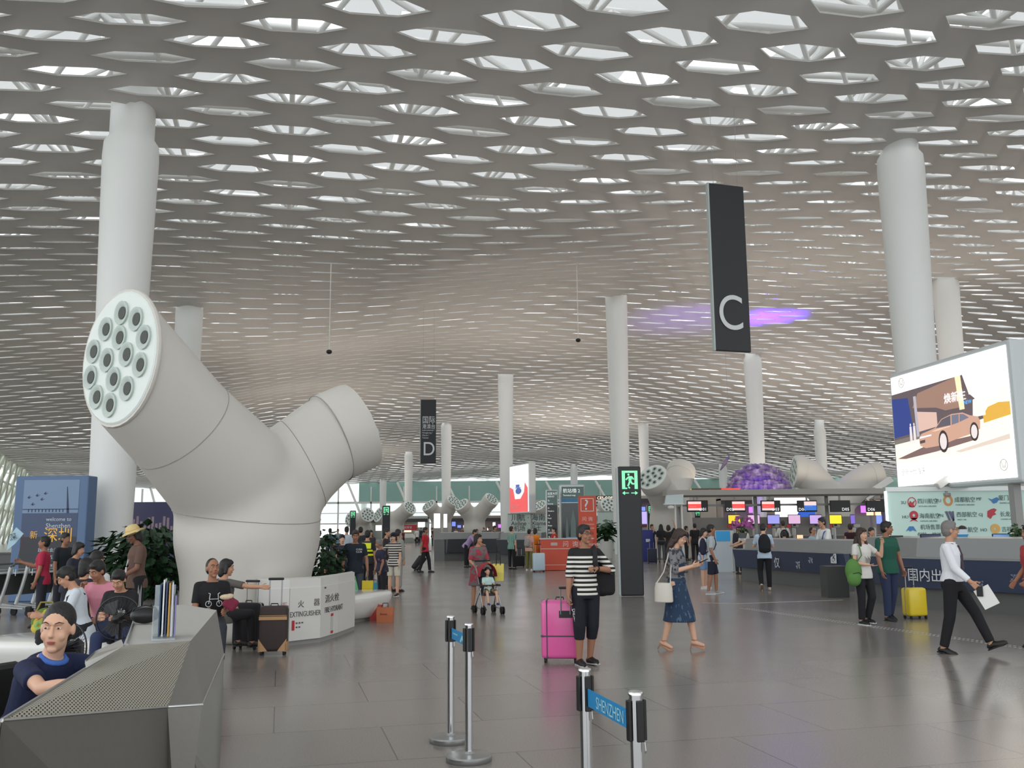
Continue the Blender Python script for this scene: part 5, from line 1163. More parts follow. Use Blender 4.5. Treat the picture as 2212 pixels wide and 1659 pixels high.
# ================================================================ PEOPLE
m_skin_ = {k: mat('skin_' + k, c, .55) for k, c in dict(light=(212, 168, 142), mid=(190, 142, 114), tan=(158, 112, 88), dark=(128, 88, 70)).items()}
m_eye = mat('eye_white', (225, 222, 216), .3); m_iris = mat('iris_dark', (34, 24, 20), .2); m_lip = mat('lips', (158, 84, 78), .45); m_brow = mat('brow', (34, 26, 24), .8)
HAIR = {k: noisy(mat('hair_' + k, c, .5), 90, .25, .3) for k, c in dict(black=(24, 22, 22), brown=(52, 36, 30), grey=(120, 116, 114), red=(70, 38, 32)).items()}
def fab(c, rough=.85):
    nm = 'cloth_%02x%02x%02x' % tuple(c)
    return MATS[nm] if nm in MATS else noisy(mat(nm, c, rough), 45, .07, .15)
def person(label, x, y, yaw, H=1.7, skin='mid', hair=('black', 'short'), top=None, sleeve=.35, bottom=None, blen=1.0, btype='trousers', shoes=(30, 30, 32), arms=None, legs=None,
           lean=0, side=0, head=(0, 0), fine=0, seat=None, sex='m', curl=(.4, .4), group=None, hem=-.13, feet=None, glasses=False, extra=None, z0=0.0, fat=1.0, heel=0, child=False, collar=None, hd=None, wide=1.0, hl=1.0):
    """x, y: where the pelvis stands. Limb vectors are (outward, forward, up). Side 0 is the person's right."""
    s = H / 1.72; t = thing('person', label, 'person', (x, y, 0), yaw, group)
    vx = {0: .024, 1: .013, 2: .0075, 3: .0055}[fine] * (.8 if child else 1)
    D = lambda v, sg: Vector((v[0] * sg, -v[1], v[2])).normalized()
    arms = arms or [((.12, 0, -1), (.05, .15, -1))] * 2; legs = legs or [((.04, 0, -1), (0, 0, -1))] * 2; feet = feet or [(0, 0), (0, 0)]
    th, sh = .43 * s, .41 * s; hipw = .092 * s
    sg = (-1, 1)
    kn = [Vector((sg[i] * hipw, 0, -.02 * s)) + D(legs[i][0], sg[i]) * th for i in (0, 1)]
    an = [kn[i] + D(legs[i][1], sg[i]) * sh for i in (0, 1)]
    pz = (seat + .1 * s) if seat is not None else -min(a.z for a in an) + .075 * s + heel
    pz += z0
    O = Vector((0, 0, pz)); kn = [k + O for k in kn]; an = [a + O for a in an]
    Sp = Matrix.Rotation(R(lean), 3, 'X') @ Matrix.Rotation(R(side), 3, 'Y')   # lean forward tips towards -y
    f_ = sex == 'f'; bw = (.90 if f_ else 1.0) * wide
    def S(v): return O + Sp @ (Vector(v) * s)
    ring_ = lambda z, rx, ry, oy=0, n=20: [S((rx * fat * math.cos(a), ry * fat * math.sin(a) + oy, z)) for a in (2 * math.pi * k / n for k in range(n))]
    prof = [(-.10, .12, .10, 0), (-.04, .165, .125, .01), (.03, .165, .12, .01), (.13, .135, .10, 0), (.24, .15, .11, -.005), (.35, .172 * bw, .118, -.008), (.43, .178 * bw, .10, 0), (.485, .13 * bw, .075, .006), (.51, .06, .055, .01)]
    if f_: prof[1:5] = [(-.04, .168, .125, .01), (.03, .16, .115, .01), (.14, .122, .09, 0), (.25, .138, .105, -.01)]
    shj = [S((sg[i] * .168 * bw, 0, .445)) for i in (0, 1)]
    el = [shj[i] + D(arms[i][0], sg[i]) * .285 * s for i in (0, 1)]
    wr = [el[i] + D(arms[i][1], sg[i]) * .245 * s for i in (0, 1)]
    # head
    Hd = Matrix.Rotation(R(lean * hl), 3, 'X') @ Matrix.Rotation(R(side * hl), 3, 'Y') @ Matrix.Rotation(R(head[0]), 3, 'Z') @ Matrix.Rotation(R(head[1]), 3, 'X')
    hs = s * (1.25 if child else 1.0) * (hd or 1)
    HC_ = S((0, -.012, .515)) + Hd @ Vector((0, -.008, .15)) * s + Vector((0, 0, .03 * s if child else 0))
    def Hh(v): return HC_ + Hd @ (Vector(v) * hs)
    sk = m_skin_[skin]; ns = 16 if fine > 1 else 12
    b = MB()
    b.rings([ring_(z, rx * .93, ry * .92, oy) for z, rx, ry, oy in prof])
    b.cap(S((0, .01, .46)), Hh((0, .01, -.07)), .056 * s, .05 * s, ns)
    b.ball(Hh((0, .012, .022)), tuple(v * hs for v in (.074, .092, .096)), 20, 14, Hd)
    b.ball(Hh((0, -.022, -.04)), tuple(v * hs for v in (.058, .068, .078)), 18, 12, Hd)
    b.ball(Hh((0, -.062, -.098)), tuple(v * hs for v in (.026, .022, .02)), 10, 8, Hd)
    b.cap(Hh((0, -.082, .018)), Hh((0, -.1, -.024)), .008 * hs, .0125 * hs, 8)
    b.ball(Hh((0, -.092, -.028)), tuple(v * hs for v in (.017, .011, .009)), 8, 6, Hd)
    if fine > 1:
        for q_ in (-1, 1): b.ball(Hh((q_ * .038, -.058, -.03)), tuple(v * hs for v in (.024, .026, .028)), 10, 8, Hd); b.cap(Hh((q_ * .012, -.088, .034)), Hh((q_ * .046, -.074, .038)), .009 * hs, .007 * hs, 6)
    for q_ in (-1, 1): b.ball(Hh((q_ * .075, .008, -.008)), tuple(v * hs for v in (.012, .02, .031)), 8, 8, Hd)
    for i in (0, 1):
        d1, d2 = D(arms[i][0], sg[i]), D(arms[i][1], sg[i]); a_ = .9 if f_ else 1.0
        b.cap(shj[i], el[i], .05 * s * a_, .038 * s * a_, ns); b.cap(el[i], el[i].lerp(wr[i], .35), .038 * s * a_, .04 * s * a_, ns); b.cap(el[i].lerp(wr[i], .35), wr[i], .04 * s * a_, .026 * s * a_, ns)
        # hand: palm, four jointed fingers, thumb from the side of the palm
        c_ = curl[i] if isinstance(curl[i], (int, float)) else curl[i][0]
        nrm = Vector((-sg[i], -.25, 0)) if isinstance(curl[i], (int, float)) else Vector((curl[i][1][0] * sg[i], -curl[i][1][1], curl[i][1][2]))
        nrm = (nrm - d2 * nrm.dot(d2)).normalized(); wv = d2.cross(nrm).normalized()
        if wv.y > 0 and abs(d2.z) > .5: wv = -wv
        hsz = s * (.92 if f_ else 1)
        p0 = wr[i]; p1 = p0 + d2 * .085 * hsz
        for w_ in (-.028, -.01, .01, .028): b.cap(p0 + wv * w_ * .6 * hsz, p1 + wv * w_ * hsz, .014 * hsz, .012 * hsz, 8)
        for k, (w_, L_) in enumerate(((.031, .066), (.011, .076), (-.010, .071), (-.030, .056))):
            q0 = p1 + wv * w_ * hsz; fd = d2; L_ *= hsz
            for seg, fr in enumerate((.45, .32, .25)):
                fd = (Matrix.Rotation(c_ * (.75 if seg else .55) * (1 + .08 * k), 3, d2.cross(nrm)) @ fd)
                q1 = q0 + fd * L_ * fr; b.cap(q0, q1, .0088 * hsz, .0078 * hsz, 7); q0 = q1
        q0 = p0 + d2 * .025 * hsz + wv * .028 * hsz; td = (d2 * .7 + wv * .75 + nrm * .35).normalized()
        q1 = q0 + td * .038 * hsz; b.cap(q0, q1, .012 * hsz, .0098 * hsz, 7); td2 = (d2 * .9 + wv * .15 + nrm * (.3 + c_ * .5)).normalized(); b.cap(q1, q1 + td2 * .032 * hsz, .0098 * hsz, .0082 * hsz, 7)
        hip = O + Vector((sg[i] * hipw, 0, -.02 * s))
        b.cap(hip, kn[i], .082 * s * fat, .054 * s, ns); b.cap(kn[i], kn[i].lerp(an[i], .3), .052 * s, .056 * s, ns); b.cap(kn[i].lerp(an[i], .3), an[i], .056 * s, .036 * s, ns)
        fy, fp_ = feet[i]; F = Matrix.Rotation(R(fy), 3, 'Z') @ Matrix.Rotation(R(-fp_), 3, 'X')
        b.cap(an[i] + F @ Vector((0, .02, -.03)) * s, an[i] + F @ Vector((0, -.13, -.048)) * s, .036 * s, .024 * s, 10); b.ball(an[i] + F @ Vector((0, .03, -.03)) * s, .034 * s, 8, 6)
    me = solid(b, vx, 1 if fine > 1 else 2); me.materials.append(sk); link('body', me, t)
    if fine:
        for q_ in (-1, 1):
            e = MB(); c_ = Hh((q_ * .031, -.0805, .012)); r_ = .0125 * hs
            e.m = 0; e.ball(c_, (r_ * .95, r_ * .7, r_ * .36), 12, 8, Hd); e.m = 1; e.ball(Hh((q_ * .031, -.0885, .012)), (.0062 * hs, .0035 * hs, .0048 * hs), 10, 6, Hd)
            e.build('eye', [m_eye, m_iris], t, smooth=True)
            e = MB(); e.tube([Hh((q_ * .013, -.0935, .034)), Hh((q_ * .032, -.089, .042)), Hh((q_ * .052, -.075, .036))], [.0022 * hs, .0028 * hs, .0014 * hs], 6); e.build('eyebrow', m_brow, t, smooth=True)
        e = MB(); e.ball(Hh((0, -.0865, -.058)), tuple(v * hs for v in (.0225, .009, .0048)), 12, 6, Hd); e.ball(Hh((0, -.0855, -.066)), tuple(v * hs for v in (.019, .009, .0052)), 12, 6, Hd); e.build('lips', m_lip, t, smooth=True)
    if glasses:
        e = MB()
        for q_ in (-1, 1):
            e.tube([Hh((q_ * .034 + .024 * math.cos(a), -.1, .01 + .016 * math.sin(a))) for a in (2 * math.pi * k / 14 for k in range(14))], .0022 * hs, 5, closed=True); e.tube([Hh((q_ * .058, -.098, .014)), Hh((q_ * .078, -.04, .012)), Hh((q_ * .08, .01, .008))], .0022 * hs, 5)
        e.tube([Hh((-.01, -.102, .013)), Hh((.01, -.102, .013))], .0022 * hs, 5); e.build('glasses', glasses if not isinstance(glasses, bool) else M_BLACK, t)
    # hair
    hc, hst = hair; h = MB(); hb = lambda c, r_: h.ball(Hh(c), tuple(v * hs for v in r_), 18, 12, Hd)
    if hst == 'tied': hb((0, .021, .038), (.0808, .0915, .096)); hb((0, .04, -.005), (.078, .07, .085))
    elif hst == 'receding': hb((0, .026, .03), (.08, .088, .098)); hb((0, .045, -.01), (.076, .062, .08))
    else: hb((0, .02, .038), (.083, .096, .098)); hb((0, .04, -.005), (.079, .072, .085)); hb((0, -.03, .085), (.058, .05, .04))
    if hst in ('bob', 'long', 'longfront'):
        for q_ in (-1, 1): h.cap(Hh((q_ * .068, .012, .03)), Hh((q_ * .075, .02, -.07)), .03 * hs, .028 * hs, 10)
        h.cap(Hh((0, .05, 0)), Hh((0, .06, -.09)), .07 * hs, .06 * hs, 12)
        hb((0, -.05, .078), (.06, .04, .03))
    if hst in ('long', 'longfront'):
        for q_ in (-.5, 0, .5): h.tube([Hh((q_ * .1, .06, -.05)), Hh((q_ * .16, .075, -.16)), Hh((q_ * .17, .08, -.28))], [.055 * hs, .048 * hs, .02 * hs], 10)
    if hst == 'longfront':
        for q_ in (-1, 1): h.tube([Hh((q_ * .075, .02, -.05)), Hh((q_ * .085, -.02, -.16)), Hh((q_ * .09, -.05, -.30))], [.03 * hs, .03 * hs, .012 * hs], 10)
    if hst in ('bun', 'tied'): hb((0, .1, .05), (.045, .045, .045))
    me = solid(h, max(vx, .008), 1); me.materials.append(HAIR[hc]); link('hair', me, t)
    # clothes
    if top is not None:
        c = MB(); w1 = 1.06
        pr = [(z, rx * w1 + .006, ry * w1 + .008, oy) for z, rx, ry, oy in prof if z > hem + .03]
        zz_ = [(hem, .186 if hem < -.05 else .178, .148, .008)]
        if hem < -.07: zz_.append((-.03, .186, .147, .01)); pr = [q_ for q_ in pr if q_[0] > .05]
        rr = zz_ + pr[:-1] + [(.495, .088 * bw, .07, .01)]
        c.rings([ring_(*q_) for q_ in rr])
        for i in (0, 1):
            c.cap(shj[i], shj[i] + (S((sg[i] * .1, 0, .45)) - shj[i]), .058 * s, .06 * s, 12)
            tot = .53 * s; Ls = sleeve * tot; up_ = .285 * s; rs_ = .013 * s
            e1 = shj[i].lerp(el[i], min(1, Ls / up_)); c.cyl(shj[i], e1, .054 * s + .003, .04 * s + rs_ + .003, 14); c.ball(shj[i], .057 * s, 12, 8)
            if Ls > up_:
                c.ball(el[i], .04 * s + rs_, 10, 8); e2 = el[i].lerp(wr[i], min(1, (Ls - up_) / (.245 * s))); c.cyl(el[i], e2, .04 * s + rs_, .03 * s + rs_, 14)
        me = solid(c, max(vx, .010), 2); me.materials.append(top); link('shirt', me, t)
    if bottom is not None:
        c = MB(); 
        if btype == 'trousers':
            c.rings([ring_(z, rx, ry, oy) for z, rx, ry, oy in ((-.12, .165, .12, 0), (-.05, .176, .136, .01), (.03, .172, .13, .01), (.08, .15, .115, .005))])
            for i in (0, 1):
                hip = O + Vector((sg[i] * hipw, 0, -.02 * s)); Lt = blen * (th + sh * .96)
                e1 = hip.lerp(kn[i], min(1, Lt / th)); wde = 1.0 if blen > .8 else 1.12
                c.cyl(hip, e1, .098 * s * fat, .072 * s * wde, 16); c.ball(hip, .1 * s * fat, 12, 8)
                if Lt > th:
                    c.ball(kn[i], .072 * s * wde, 12, 8); e2 = kn[i].lerp(an[i], min(1, (Lt - th) / sh)); c.cyl(kn[i], e2, .072 * s * wde, .058 * s * wde, 16)
        else:
            Lk = blen * (th + sh); mid = (kn[0] + kn[1]) / 2; ma = (an[0] + an[1]) / 2; n = 28; rr = []
            for f in (0, .25, .5, .75, 1.0):
                L_ = Lk * f; cpt = O.lerp(mid, min(1, L_ / th)) if L_ < th else mid.lerp(ma, min(1, (L_ - th) / sh))
                sp = abs(kn[0].y - kn[1].y) * .3 * min(1, L_ / th) + (abs(an[0].y - an[1].y) * .12 * max(0, (L_ - th) / sh)); cpt = Vector((cpt.x, cpt.y, O.z - (O.z - cpt.z)))
                rx, ry = (.168 + .06 * f * wide) * s, (.13 + .035 * f) * s + sp
                rr.append([cpt + Vector((rx * math.cos(a) * (1 + .03 * f * math.sin(9 * a)), ry * math.sin(a) * (1 + .03 * f * math.cos(7 * a)), 0)) for a in (2 * math.pi * k / n for k in range(n))])
            c.rings([ring_(.10, .135, .105, 0, n)] + rr)
        me = solid(c, max(vx, .011), 2); me.materials.append(bottom); link('trousers' if btype == 'trousers' else 'skirt', me, t)
    if shoes is not None:
        for i in (0, 1):
            fy, fp_ = feet[i]; F = Matrix.Rotation(R(fy), 3, 'Z') @ Matrix.Rotation(R(-fp_), 3, 'X'); w_ = MB(); A_2 = an[i]
            w_.m = 0; w_.tube([A_2 + F @ Vector(v) * s for v in ((0, .065, -.045), (0, .04, -.03), (0, -.02, -.02), (0, -.08, -.042), (0, -.15, -.05), (0, -.185, -.055))], [v * s for v in (.02, .04, .045, .043, .038, .015)], 12, flat=.78)
            w_.m = 1; w_.rbox(A_2 + F @ Vector((0, -.055, -.069)) * s, (.078 * s, .25 * s, .018 * s), .006, F)
            if heel: w_.cyl(A_2 + F @ Vector((0, .045, -.05)) * s, A_2 + F @ Vector((0, .055, -.075)) * s - Vector((0, 0, heel)), .012, .006, 6)
            sm = shoes if isinstance(shoes, (tuple, list)) and len(shoes) == 2 else (shoes, (30, 30, 30)); w_.build('shoe', [mat('shoe_%02x%02x%02x' % tuple(sm[0]), sm[0], .5), mat('sole_%02x%02x%02x' % tuple(sm[1]), sm[1], .6)], t, smooth=40)
    M = Matrix.Translation((x, y, 0)) @ Matrix.Rotation(yaw, 4, 'Z')
    info = dict(t=t, M=M, Sp=Sp, O=O, s=s, S=S, Hh=Hh, Hd=Hd, sh=shj, el=el, wr=wr, kn=kn, an=an, hand=[wr[i] + D(arms[i][1], sg[i]) * .09 * s for i in (0, 1)])
    return info
def W_(i, p): return i['M'] @ Vector(p)
def pieces(name, label, cat, i, group=None):
    """a top-level thing sharing the person's frame (something worn or held)"""
    o = link(name, None, None, i['M'].to_translation(), i['M'].to_euler(), label=label, cat=cat, group=group); return o
def backpack(i, label, col, w=.30, h=.42, d=.16, z=.24, off=(0, 0), one=None):
    t = pieces('backpack', label, 'backpack', i); S = i['S']; s = i['s']; m = MB(); k = fab(col)
    rot = i['Sp']
    if one is None: c = S((off[0], .125 + d / 2 + off[1], z))
    else: c = S(one)
    m.ball(c, (w / 2 * s, d / 2 * s * 1.15, h / 2 * s), 20, 14, rot); m.rbox(c - rot @ Vector((0, 0, .05)), (w * s * .95, d * s, h * s * .72), .06, rot, 3)
    me = solid(m, .014, 3); me.materials.append(k); link('pack', me, t)
    m = MB(); m.rbox(c + rot @ Vector((0, d * .52 * s, -.07)), (w * s * .7, .03, h * s * .34), .012, rot); m.build('front_pocket', k, t)
    for q_ in ((-1, 1) if one is None else ()):
        m = MB(); m.tube([S((q_ * .09, .12, .44)), S((q_ * .095, .02, .505)), S((q_ * .105, -.1, .44)), S((q_ * .115, -.125, .3)), S((q_ * .13, -.06, .16)), S((q_ * .1, .12, .1))], .021 * s, 6, flat=.35); m.build('shoulder_strap', k, t)
    return t
def P_at(px, fy):                       # floor point under a pair of feet
    p = gr(px, fy); return p.x, p.y
def P_Y(px, Y):
    p = at(px, 1150, Y); return p.x, Y

striped = two_tone('black_white_stripes', (24, 24, 26), (222, 220, 212), 5.6, .5, kind='Z')
# -- 1 striped man
mst = MATS['black_white_stripes']; n, l, b = nodes(mst)
tc = n['Texture Coordinate']; sp_ = n.new('ShaderNodeSeparateXYZ'); l.new(tc.outputs['Object'], sp_.inputs[0])
gt = n.new('ShaderNodeMath'); gt.operation = 'GREATER_THAN'; gt.inputs[1].default_value = 1.33; l.new(sp_.outputs[2], gt.inputs[0])
mx = n.new('ShaderNodeMix'); mx.data_type = 'RGBA'; mx.inputs[7].default_value = lin((24, 24, 26)); l.new(gt.outputs[0], mx.inputs[0])
rp = [q_ for q_ in n if q_.type == 'VALTORGB'][0]; l.new(rp.outputs[0], mx.inputs[6]); l.new(mx.outputs[2], b.inputs['Base Color'])
x, y = P_at(1268, 1438)
i1 = person('person in a black and white striped top and dark shorts beside the pink suitcase', x, y, R(8), 1.72, 'tan', ('black', 'short'), striped, .6, fab((18, 20, 32)), .72, shoes=((20, 20, 22), (180, 180, 178)),
    arms=[((.16, .02, -1), (.1, .12, -1)), ((.62, .10, -.78), (-1.0, .52, .12))], legs=[((.0, .08, -1), (.0, -.12, -1)), ((-.02, -.02, -1), (-.06, -.22, -1))], head=(28, -2), fine=3, curl=((1.1, (-1, 0, 0)), (1.5, (0, -.3, -1))), glasses=True, hem=-.08, feet=[(10, 0), (20, 4)], wide=.93, fat=.95)
t = backpack(i1, 'black backpack slung on one shoulder of the person in the striped top', (22, 20, 24), .34, .46, .2, one=(.235, .10, .12))
S = i1['S']; m = MB(); m.tube([S((.10, .08, .47)), S((.105, .0, .515)), S((.105, -.1, .46)), S((.10, -.135, .33)), S((.13, -.11, .2))], .034, 8, flat=.3); m.build('shoulder_strap', fab((34, 32, 36)), t)
m = MB(); w_ = i1['wr'][1]; m.cyl(i1['el'][1].lerp(w_, .9), i1['el'][1].lerp(w_, .97), .033, n=14); m.build('wristwatch', M_BLACK, i1['t'])
text('DIESEL', .055, S((-.19, -.06, -.24)), M_TXTW, i1['t'], rot=(math.pi / 2, R(78), R(-20)), name='shorts_print')
# -- 2 woman in the blue dress
dressm = two_tone('blue_patterned_dress', (34, 56, 84), (74, 100, 124), 26, .62, vec=(1, 1, .4)); floral = two_tone('grey_floral_sleeve', (120, 120, 124), (52, 54, 58), 16, .55)
x, y = P_at(1466, 1404)
i2 = person('person in a blue patterned midi dress looking at a phone while walking', x, y, R(62), 1.63, 'light', ('brown', 'long'), floral, .55, dressm, .66, 'skirt', None,
    arms=[((.22, .25, -1), (-.35, 1.0, .30)), ((.15, .32, -1), (-.38, 1.0, .34))], legs=[((.0, -.16, -1), (0, -.30, -1)), ((0, .34, -1), (0, .20, -1))], head=(4, 22), fine=3, sex='f', curl=((.9, (-1, 0, .6)), (.9, (-1, 0, .6))), feet=[(0, -18), (0, -6)], hem=.06, glasses=mat('rim_silver', (150, 150, 150), .3, .8), heel=.05)
m = MB(); S = i2['S']; m.rings([[S((rx * math.cos(a), ry * math.sin(a) - .012, z)) for a in (2 * math.pi * k / 24 for k in range(24))] for z, rx, ry in ((.0, .165, .13), (.12, .134, .108), (.25, .15, .122), (.38, .15, .122), (.46, .11, .09))]); m.build('bodice', dressm, i2['t'], smooth=50)
for k in (0, 1):
    A_2 = i2['an'][k]; F = Matrix.Rotation(R(18 if k == 0 else 6), 3, 'X'); m = MB(); m.tube([A_2 + F @ Vector(v) for v in ((0, .04, -.06), (0, -.06, -.068), (0, -.15, -.085))], [.02, .034, .03], 8, flat=.25); m.cyl(A_2 + F @ Vector((0, .04, -.05)), A_2 + F @ Vector((0, .055, -.13)), .011, .006, 6)
    m.tube([A_2 + Vector((.042 * math.cos(a), .042 * math.sin(a), .01)) for a in (.7 * q_ for q_ in range(9))], .005, 5, closed=True); m.build('sandal', mat('sandal_tan', (176, 130, 104), .5), i2['t'], smooth=True)
hnd = (i2['hand'][0] + i2['hand'][1]) / 2; t = pieces('mobile_phone', 'dark phone held by the person in the blue dress', 'phone', i2)
m = MB(); m.rbox(hnd + Vector((0, -.035, .035)), (.075, .15, .01), .004, Matrix.Rotation(R(-25), 3, 'X')); m.build('case', M_BLACK, t)
t = pieces('handbag', 'off white bucket handbag hanging behind the person in the blue dress', 'handbag', i2); c = S((-.29, .10, -.13)); hbm = mat('bag_cream', (205, 200, 190), .5)
m = MB(); m.rings([[c + Vector((rx * math.cos(a), ry * math.sin(a), z)) for a in (2 * math.pi * k / 24 for k in range(24))] for z, rx, ry in ((-.13, .09, .12), (-.12, .10, .13), (.06, .085, .125), (.13, .06, .11))]); m.build('pouch', hbm, t, smooth=40)
for q_ in (-1, 1): m = MB(); m.tube([c + Vector((0, q_ * .10, .12)), c.lerp(i2['sh'][0], .5) + Vector((-.03, q_ * .05, 0)), i2['sh'][0] + Vector((-.01, q_ * .02, .055))], .008, 6); m.build('strap', hbm, t)
# -- 3 man in white shirt and tie
x, y = P_at(2070, 1412)
wsh = fab((226, 228, 234)); blk = fab((20, 20, 26))
i3 = person('person in a white shirt, dark tie and black trousers striding to the right', x, y, R(50), 1.74, 'mid', ('grey', 'short'), wsh, .93, blk, 1.0, shoes=((22, 20, 22), (20, 20, 20)),
    arms=[((.08, .34, -1), (-.05, .95, -.9)), ((.1, -.12, -1), (.0, .1, -1))], legs=[((0, -.10, -1), (0, -.26, -1)), ((0, .60, -1), (0, .42, -1))], head=(30, 0), fine=3, curl=((.8, (-1, 0, 0)), .5), feet=[(0, -12), (0, 24)], hem=.0, glasses=mat('rim_brown', (90, 50, 34), .4), lean=0)
S = i3['S']; m = MB(); m.rings([[S(v) for v in r_] for r_ in [[(-.016, -.112, .47), (.016, -.112, .47), (.016, -.095, .47), (-.016, -.095, .47)], [(-.028, -.142, .36), (.028, -.142, .36), (.028, -.13, .36), (-.028, -.13, .36)], [(-.036, -.142, .2), (.036, -.142, .2), (.036, -.125, .2), (-.036, -.125, .2)], [(-.04, -.135, .04), (.04, -.135, .04), (.04, -.118, .04), (-.04, -.118, .04)]]]); m.build('tie', fab((70, 50, 62)), i3['t'])
for q_ in (-1, 1): m = MB(); m.tube([S((q_ * .07, .05, .5)), S((q_ * .075, -.06, .49)), S((q_ * .05, -.135, .35)), S((q_ * .02, -.145, .16))], .008, 6, flat=.4); m.build('lanyard', fab((70, 72, 84)), i3['t'])
m = MB(); m.tube([S((.062 * math.cos(a), .055 * math.sin(a) - .004, .5)) for a in (.45 * k for k in range(14))], .014, 6, flat=1.3, closed=True); m.build('collar', wsh, i3['t'], smooth=True)
h_ = i3['hand'][0]; t = pieces('document_wallet', 'white papers and black phone in the hand of the person with the tie', 'document', i3); m = MB(); m.box(h_ + Vector((.02, -.1, -.12)), (.008, .2, .26), Matrix.Rotation(R(-28), 3, 'X')); m.build('paper', mat('paper', (235, 235, 232), .7), t); m = MB(); m.rbox(h_ + Vector((-.0, -.03, -.05)), (.012, .075, .13), .004); m.build('phone', M_BLACK, t)
# -- 4 and 5 the couple
x, y = P_at(1872, 1349)
teew = fab((214, 212, 208)); i4 = person('person with long dark hair, white print T-shirt and a green bag, one hand raised', x, y, R(22), 1.63, 'light', ('brown', 'longfront'), teew, .3, fab((24, 24, 30)), 1.0, shoes=((26, 26, 30), (225, 225, 225)),
    arms=[((.22, .12, -1), (-.95, .85, -.22)), ((.75, .30, -.62), (-.15, .35, 1))], legs=[((.0, .05, -1), (.02, -.05, -1)), ((.0, .20, -1), (-.08, -.30, -1))], head=(10, 2), fine=2, sex='f', curl=((.3, (0, -.2, 1)), .8), hem=-.12)
m = MB(); S = i4['S']; rnn = random.Random(3)
for k in range(7): m.tube([S((-.06 + .02 * k + rnn.uniform(-.01, .01), -.142, .28 - .02 * (k % 3))), S((-.05 + .02 * k, -.146, .2)), S((-.04 + .018 * k, -.145, .13 + .03 * (k % 2)))], .0035, 4)
m.build('shirt_print', M_TXTK, i4['t'])
t = pieces('shoulder_bag', 'lime green rucksack worn on the front shoulder of the person in the white T-shirt', 'bag', i4); c = S((-.24, -.02, .02)); gb = fab((88, 134, 66))
m = MB(); m.ball(c, (.15, .12, .21), 18, 12); m.ball(c + Vector((-.03, -.04, -.13)), (.13, .10, .13), 14, 10); me = solid(m, .012, 3); me.materials.append(gb); link('pack', me, t)
m = MB(); m.tube([c + Vector((.02, -.04, .12)), S((-.13, -.13, .3)), S((-.115, -.07, .47)), S((-.11, .04, .48)), c + Vector((0, .08, .1))], .03, 8, flat=.3); m.build('strap', gb, t)
m = MB(); m.tube([c + Vector((-.1, -.10, -.04)), c + Vector((0, -.125, -.02)), c + Vector((.09, -.10, -.06))], .006, 5); m.build('zip', M_BLACK, t)
x, y = P_at(1926, 1341)
i5 = person('person in a dark green polo shirt and jeans pulling the yellow suitcase', x, y, R(18), 1.74, 'tan', ('black', 'short'), fab((28, 86, 70)), .36, fab((42, 52, 82)), 1.0, shoes=((26, 28, 36), (40, 40, 44)),
    arms=[((.12, .05, -1), (.0, .3, -1)), ((.30, -.02, -1), (.22, .12, -1))], legs=[((.0, .10, -1), (.0, -.05, -1)), ((.02, -.06, -1), (.02, -.32, -1))], head=(48, 4), fine=2, curl=(.5, 1.2), feet=[(0, 0), (0, -15)], hem=-.12, fat=1.08)
m = MB(); S = i5['S']; m.tube([S((.066 * math.cos(a), .058 * math.sin(a) - .004, .497)) for a in (.45 * k for k in range(14))], .013, 6, flat=1.3, closed=True); m.build('collar', fab((28, 86, 70)), i5['t'], smooth=True)
# -- 6,7 backpackers
x, y = P_at(1540, 1283)
i6 = person('person in a pale grey shirt, navy shorts and grey trainers with a backpack', x, y, R(80), 1.72, 'tan', ('black', 'short'), fab((178, 186, 192)), .45, fab((26, 30, 50)), .52, shoes=((150, 152, 156), (225, 225, 222)), arms=[((.1, -.05, -1), (-.1, .4, -1)), ((.1, -.05, -1), (-.1, .4, -1))], legs=[((0, -.08, -1), (0, -.2, -1)), ((0, .22, -1), (0, .0, -1))], head=(8, 0), fine=2, feet=[(0, 0), (0, 6)])
backpack(i6, 'navy backpack with white piping on the person in navy shorts', (34, 38, 62), .28, .44, .15)
x, y = P_at(1522, 1272)
i7 = person('person in a white top and pale blue shorts hidden behind the one in navy shorts', x, y, R(60), 1.62, 'light', ('black', 'bob'), fab((206, 210, 216)), .4, fab((110, 146, 190)), .45, shoes=((200, 200, 200), (225, 225, 222)), fine=1, sex='f', head=(0, 8))
# -- 8 leaning on the counter
x, y = P_at(1655, 1276)
i8 = person('person in a pale blue T-shirt leaning on the navy counter, seen from behind', x, y, R(170), 1.74, 'light', ('black', 'short'), fab((188, 206, 226)), .4, fab((20, 20, 26)), 1.0, shoes=((196, 190, 178), (120, 100, 86)), arms=[((.25, .35, -1), (-.1, 1, .15)), ((.30, .45, -1), (-.2, 1, .1))], legs=[((0, .06, -1), (0, .0, -1)), ((.06, .22, -1), (0, -.62, -1))], feet=[(0, 0), (0, -50)], lean=8, head=(-20, 12), fine=2)
backpack(i8, 'large black backpack on the person leaning on the navy counter', (22, 24, 32), .32, .5, .18)
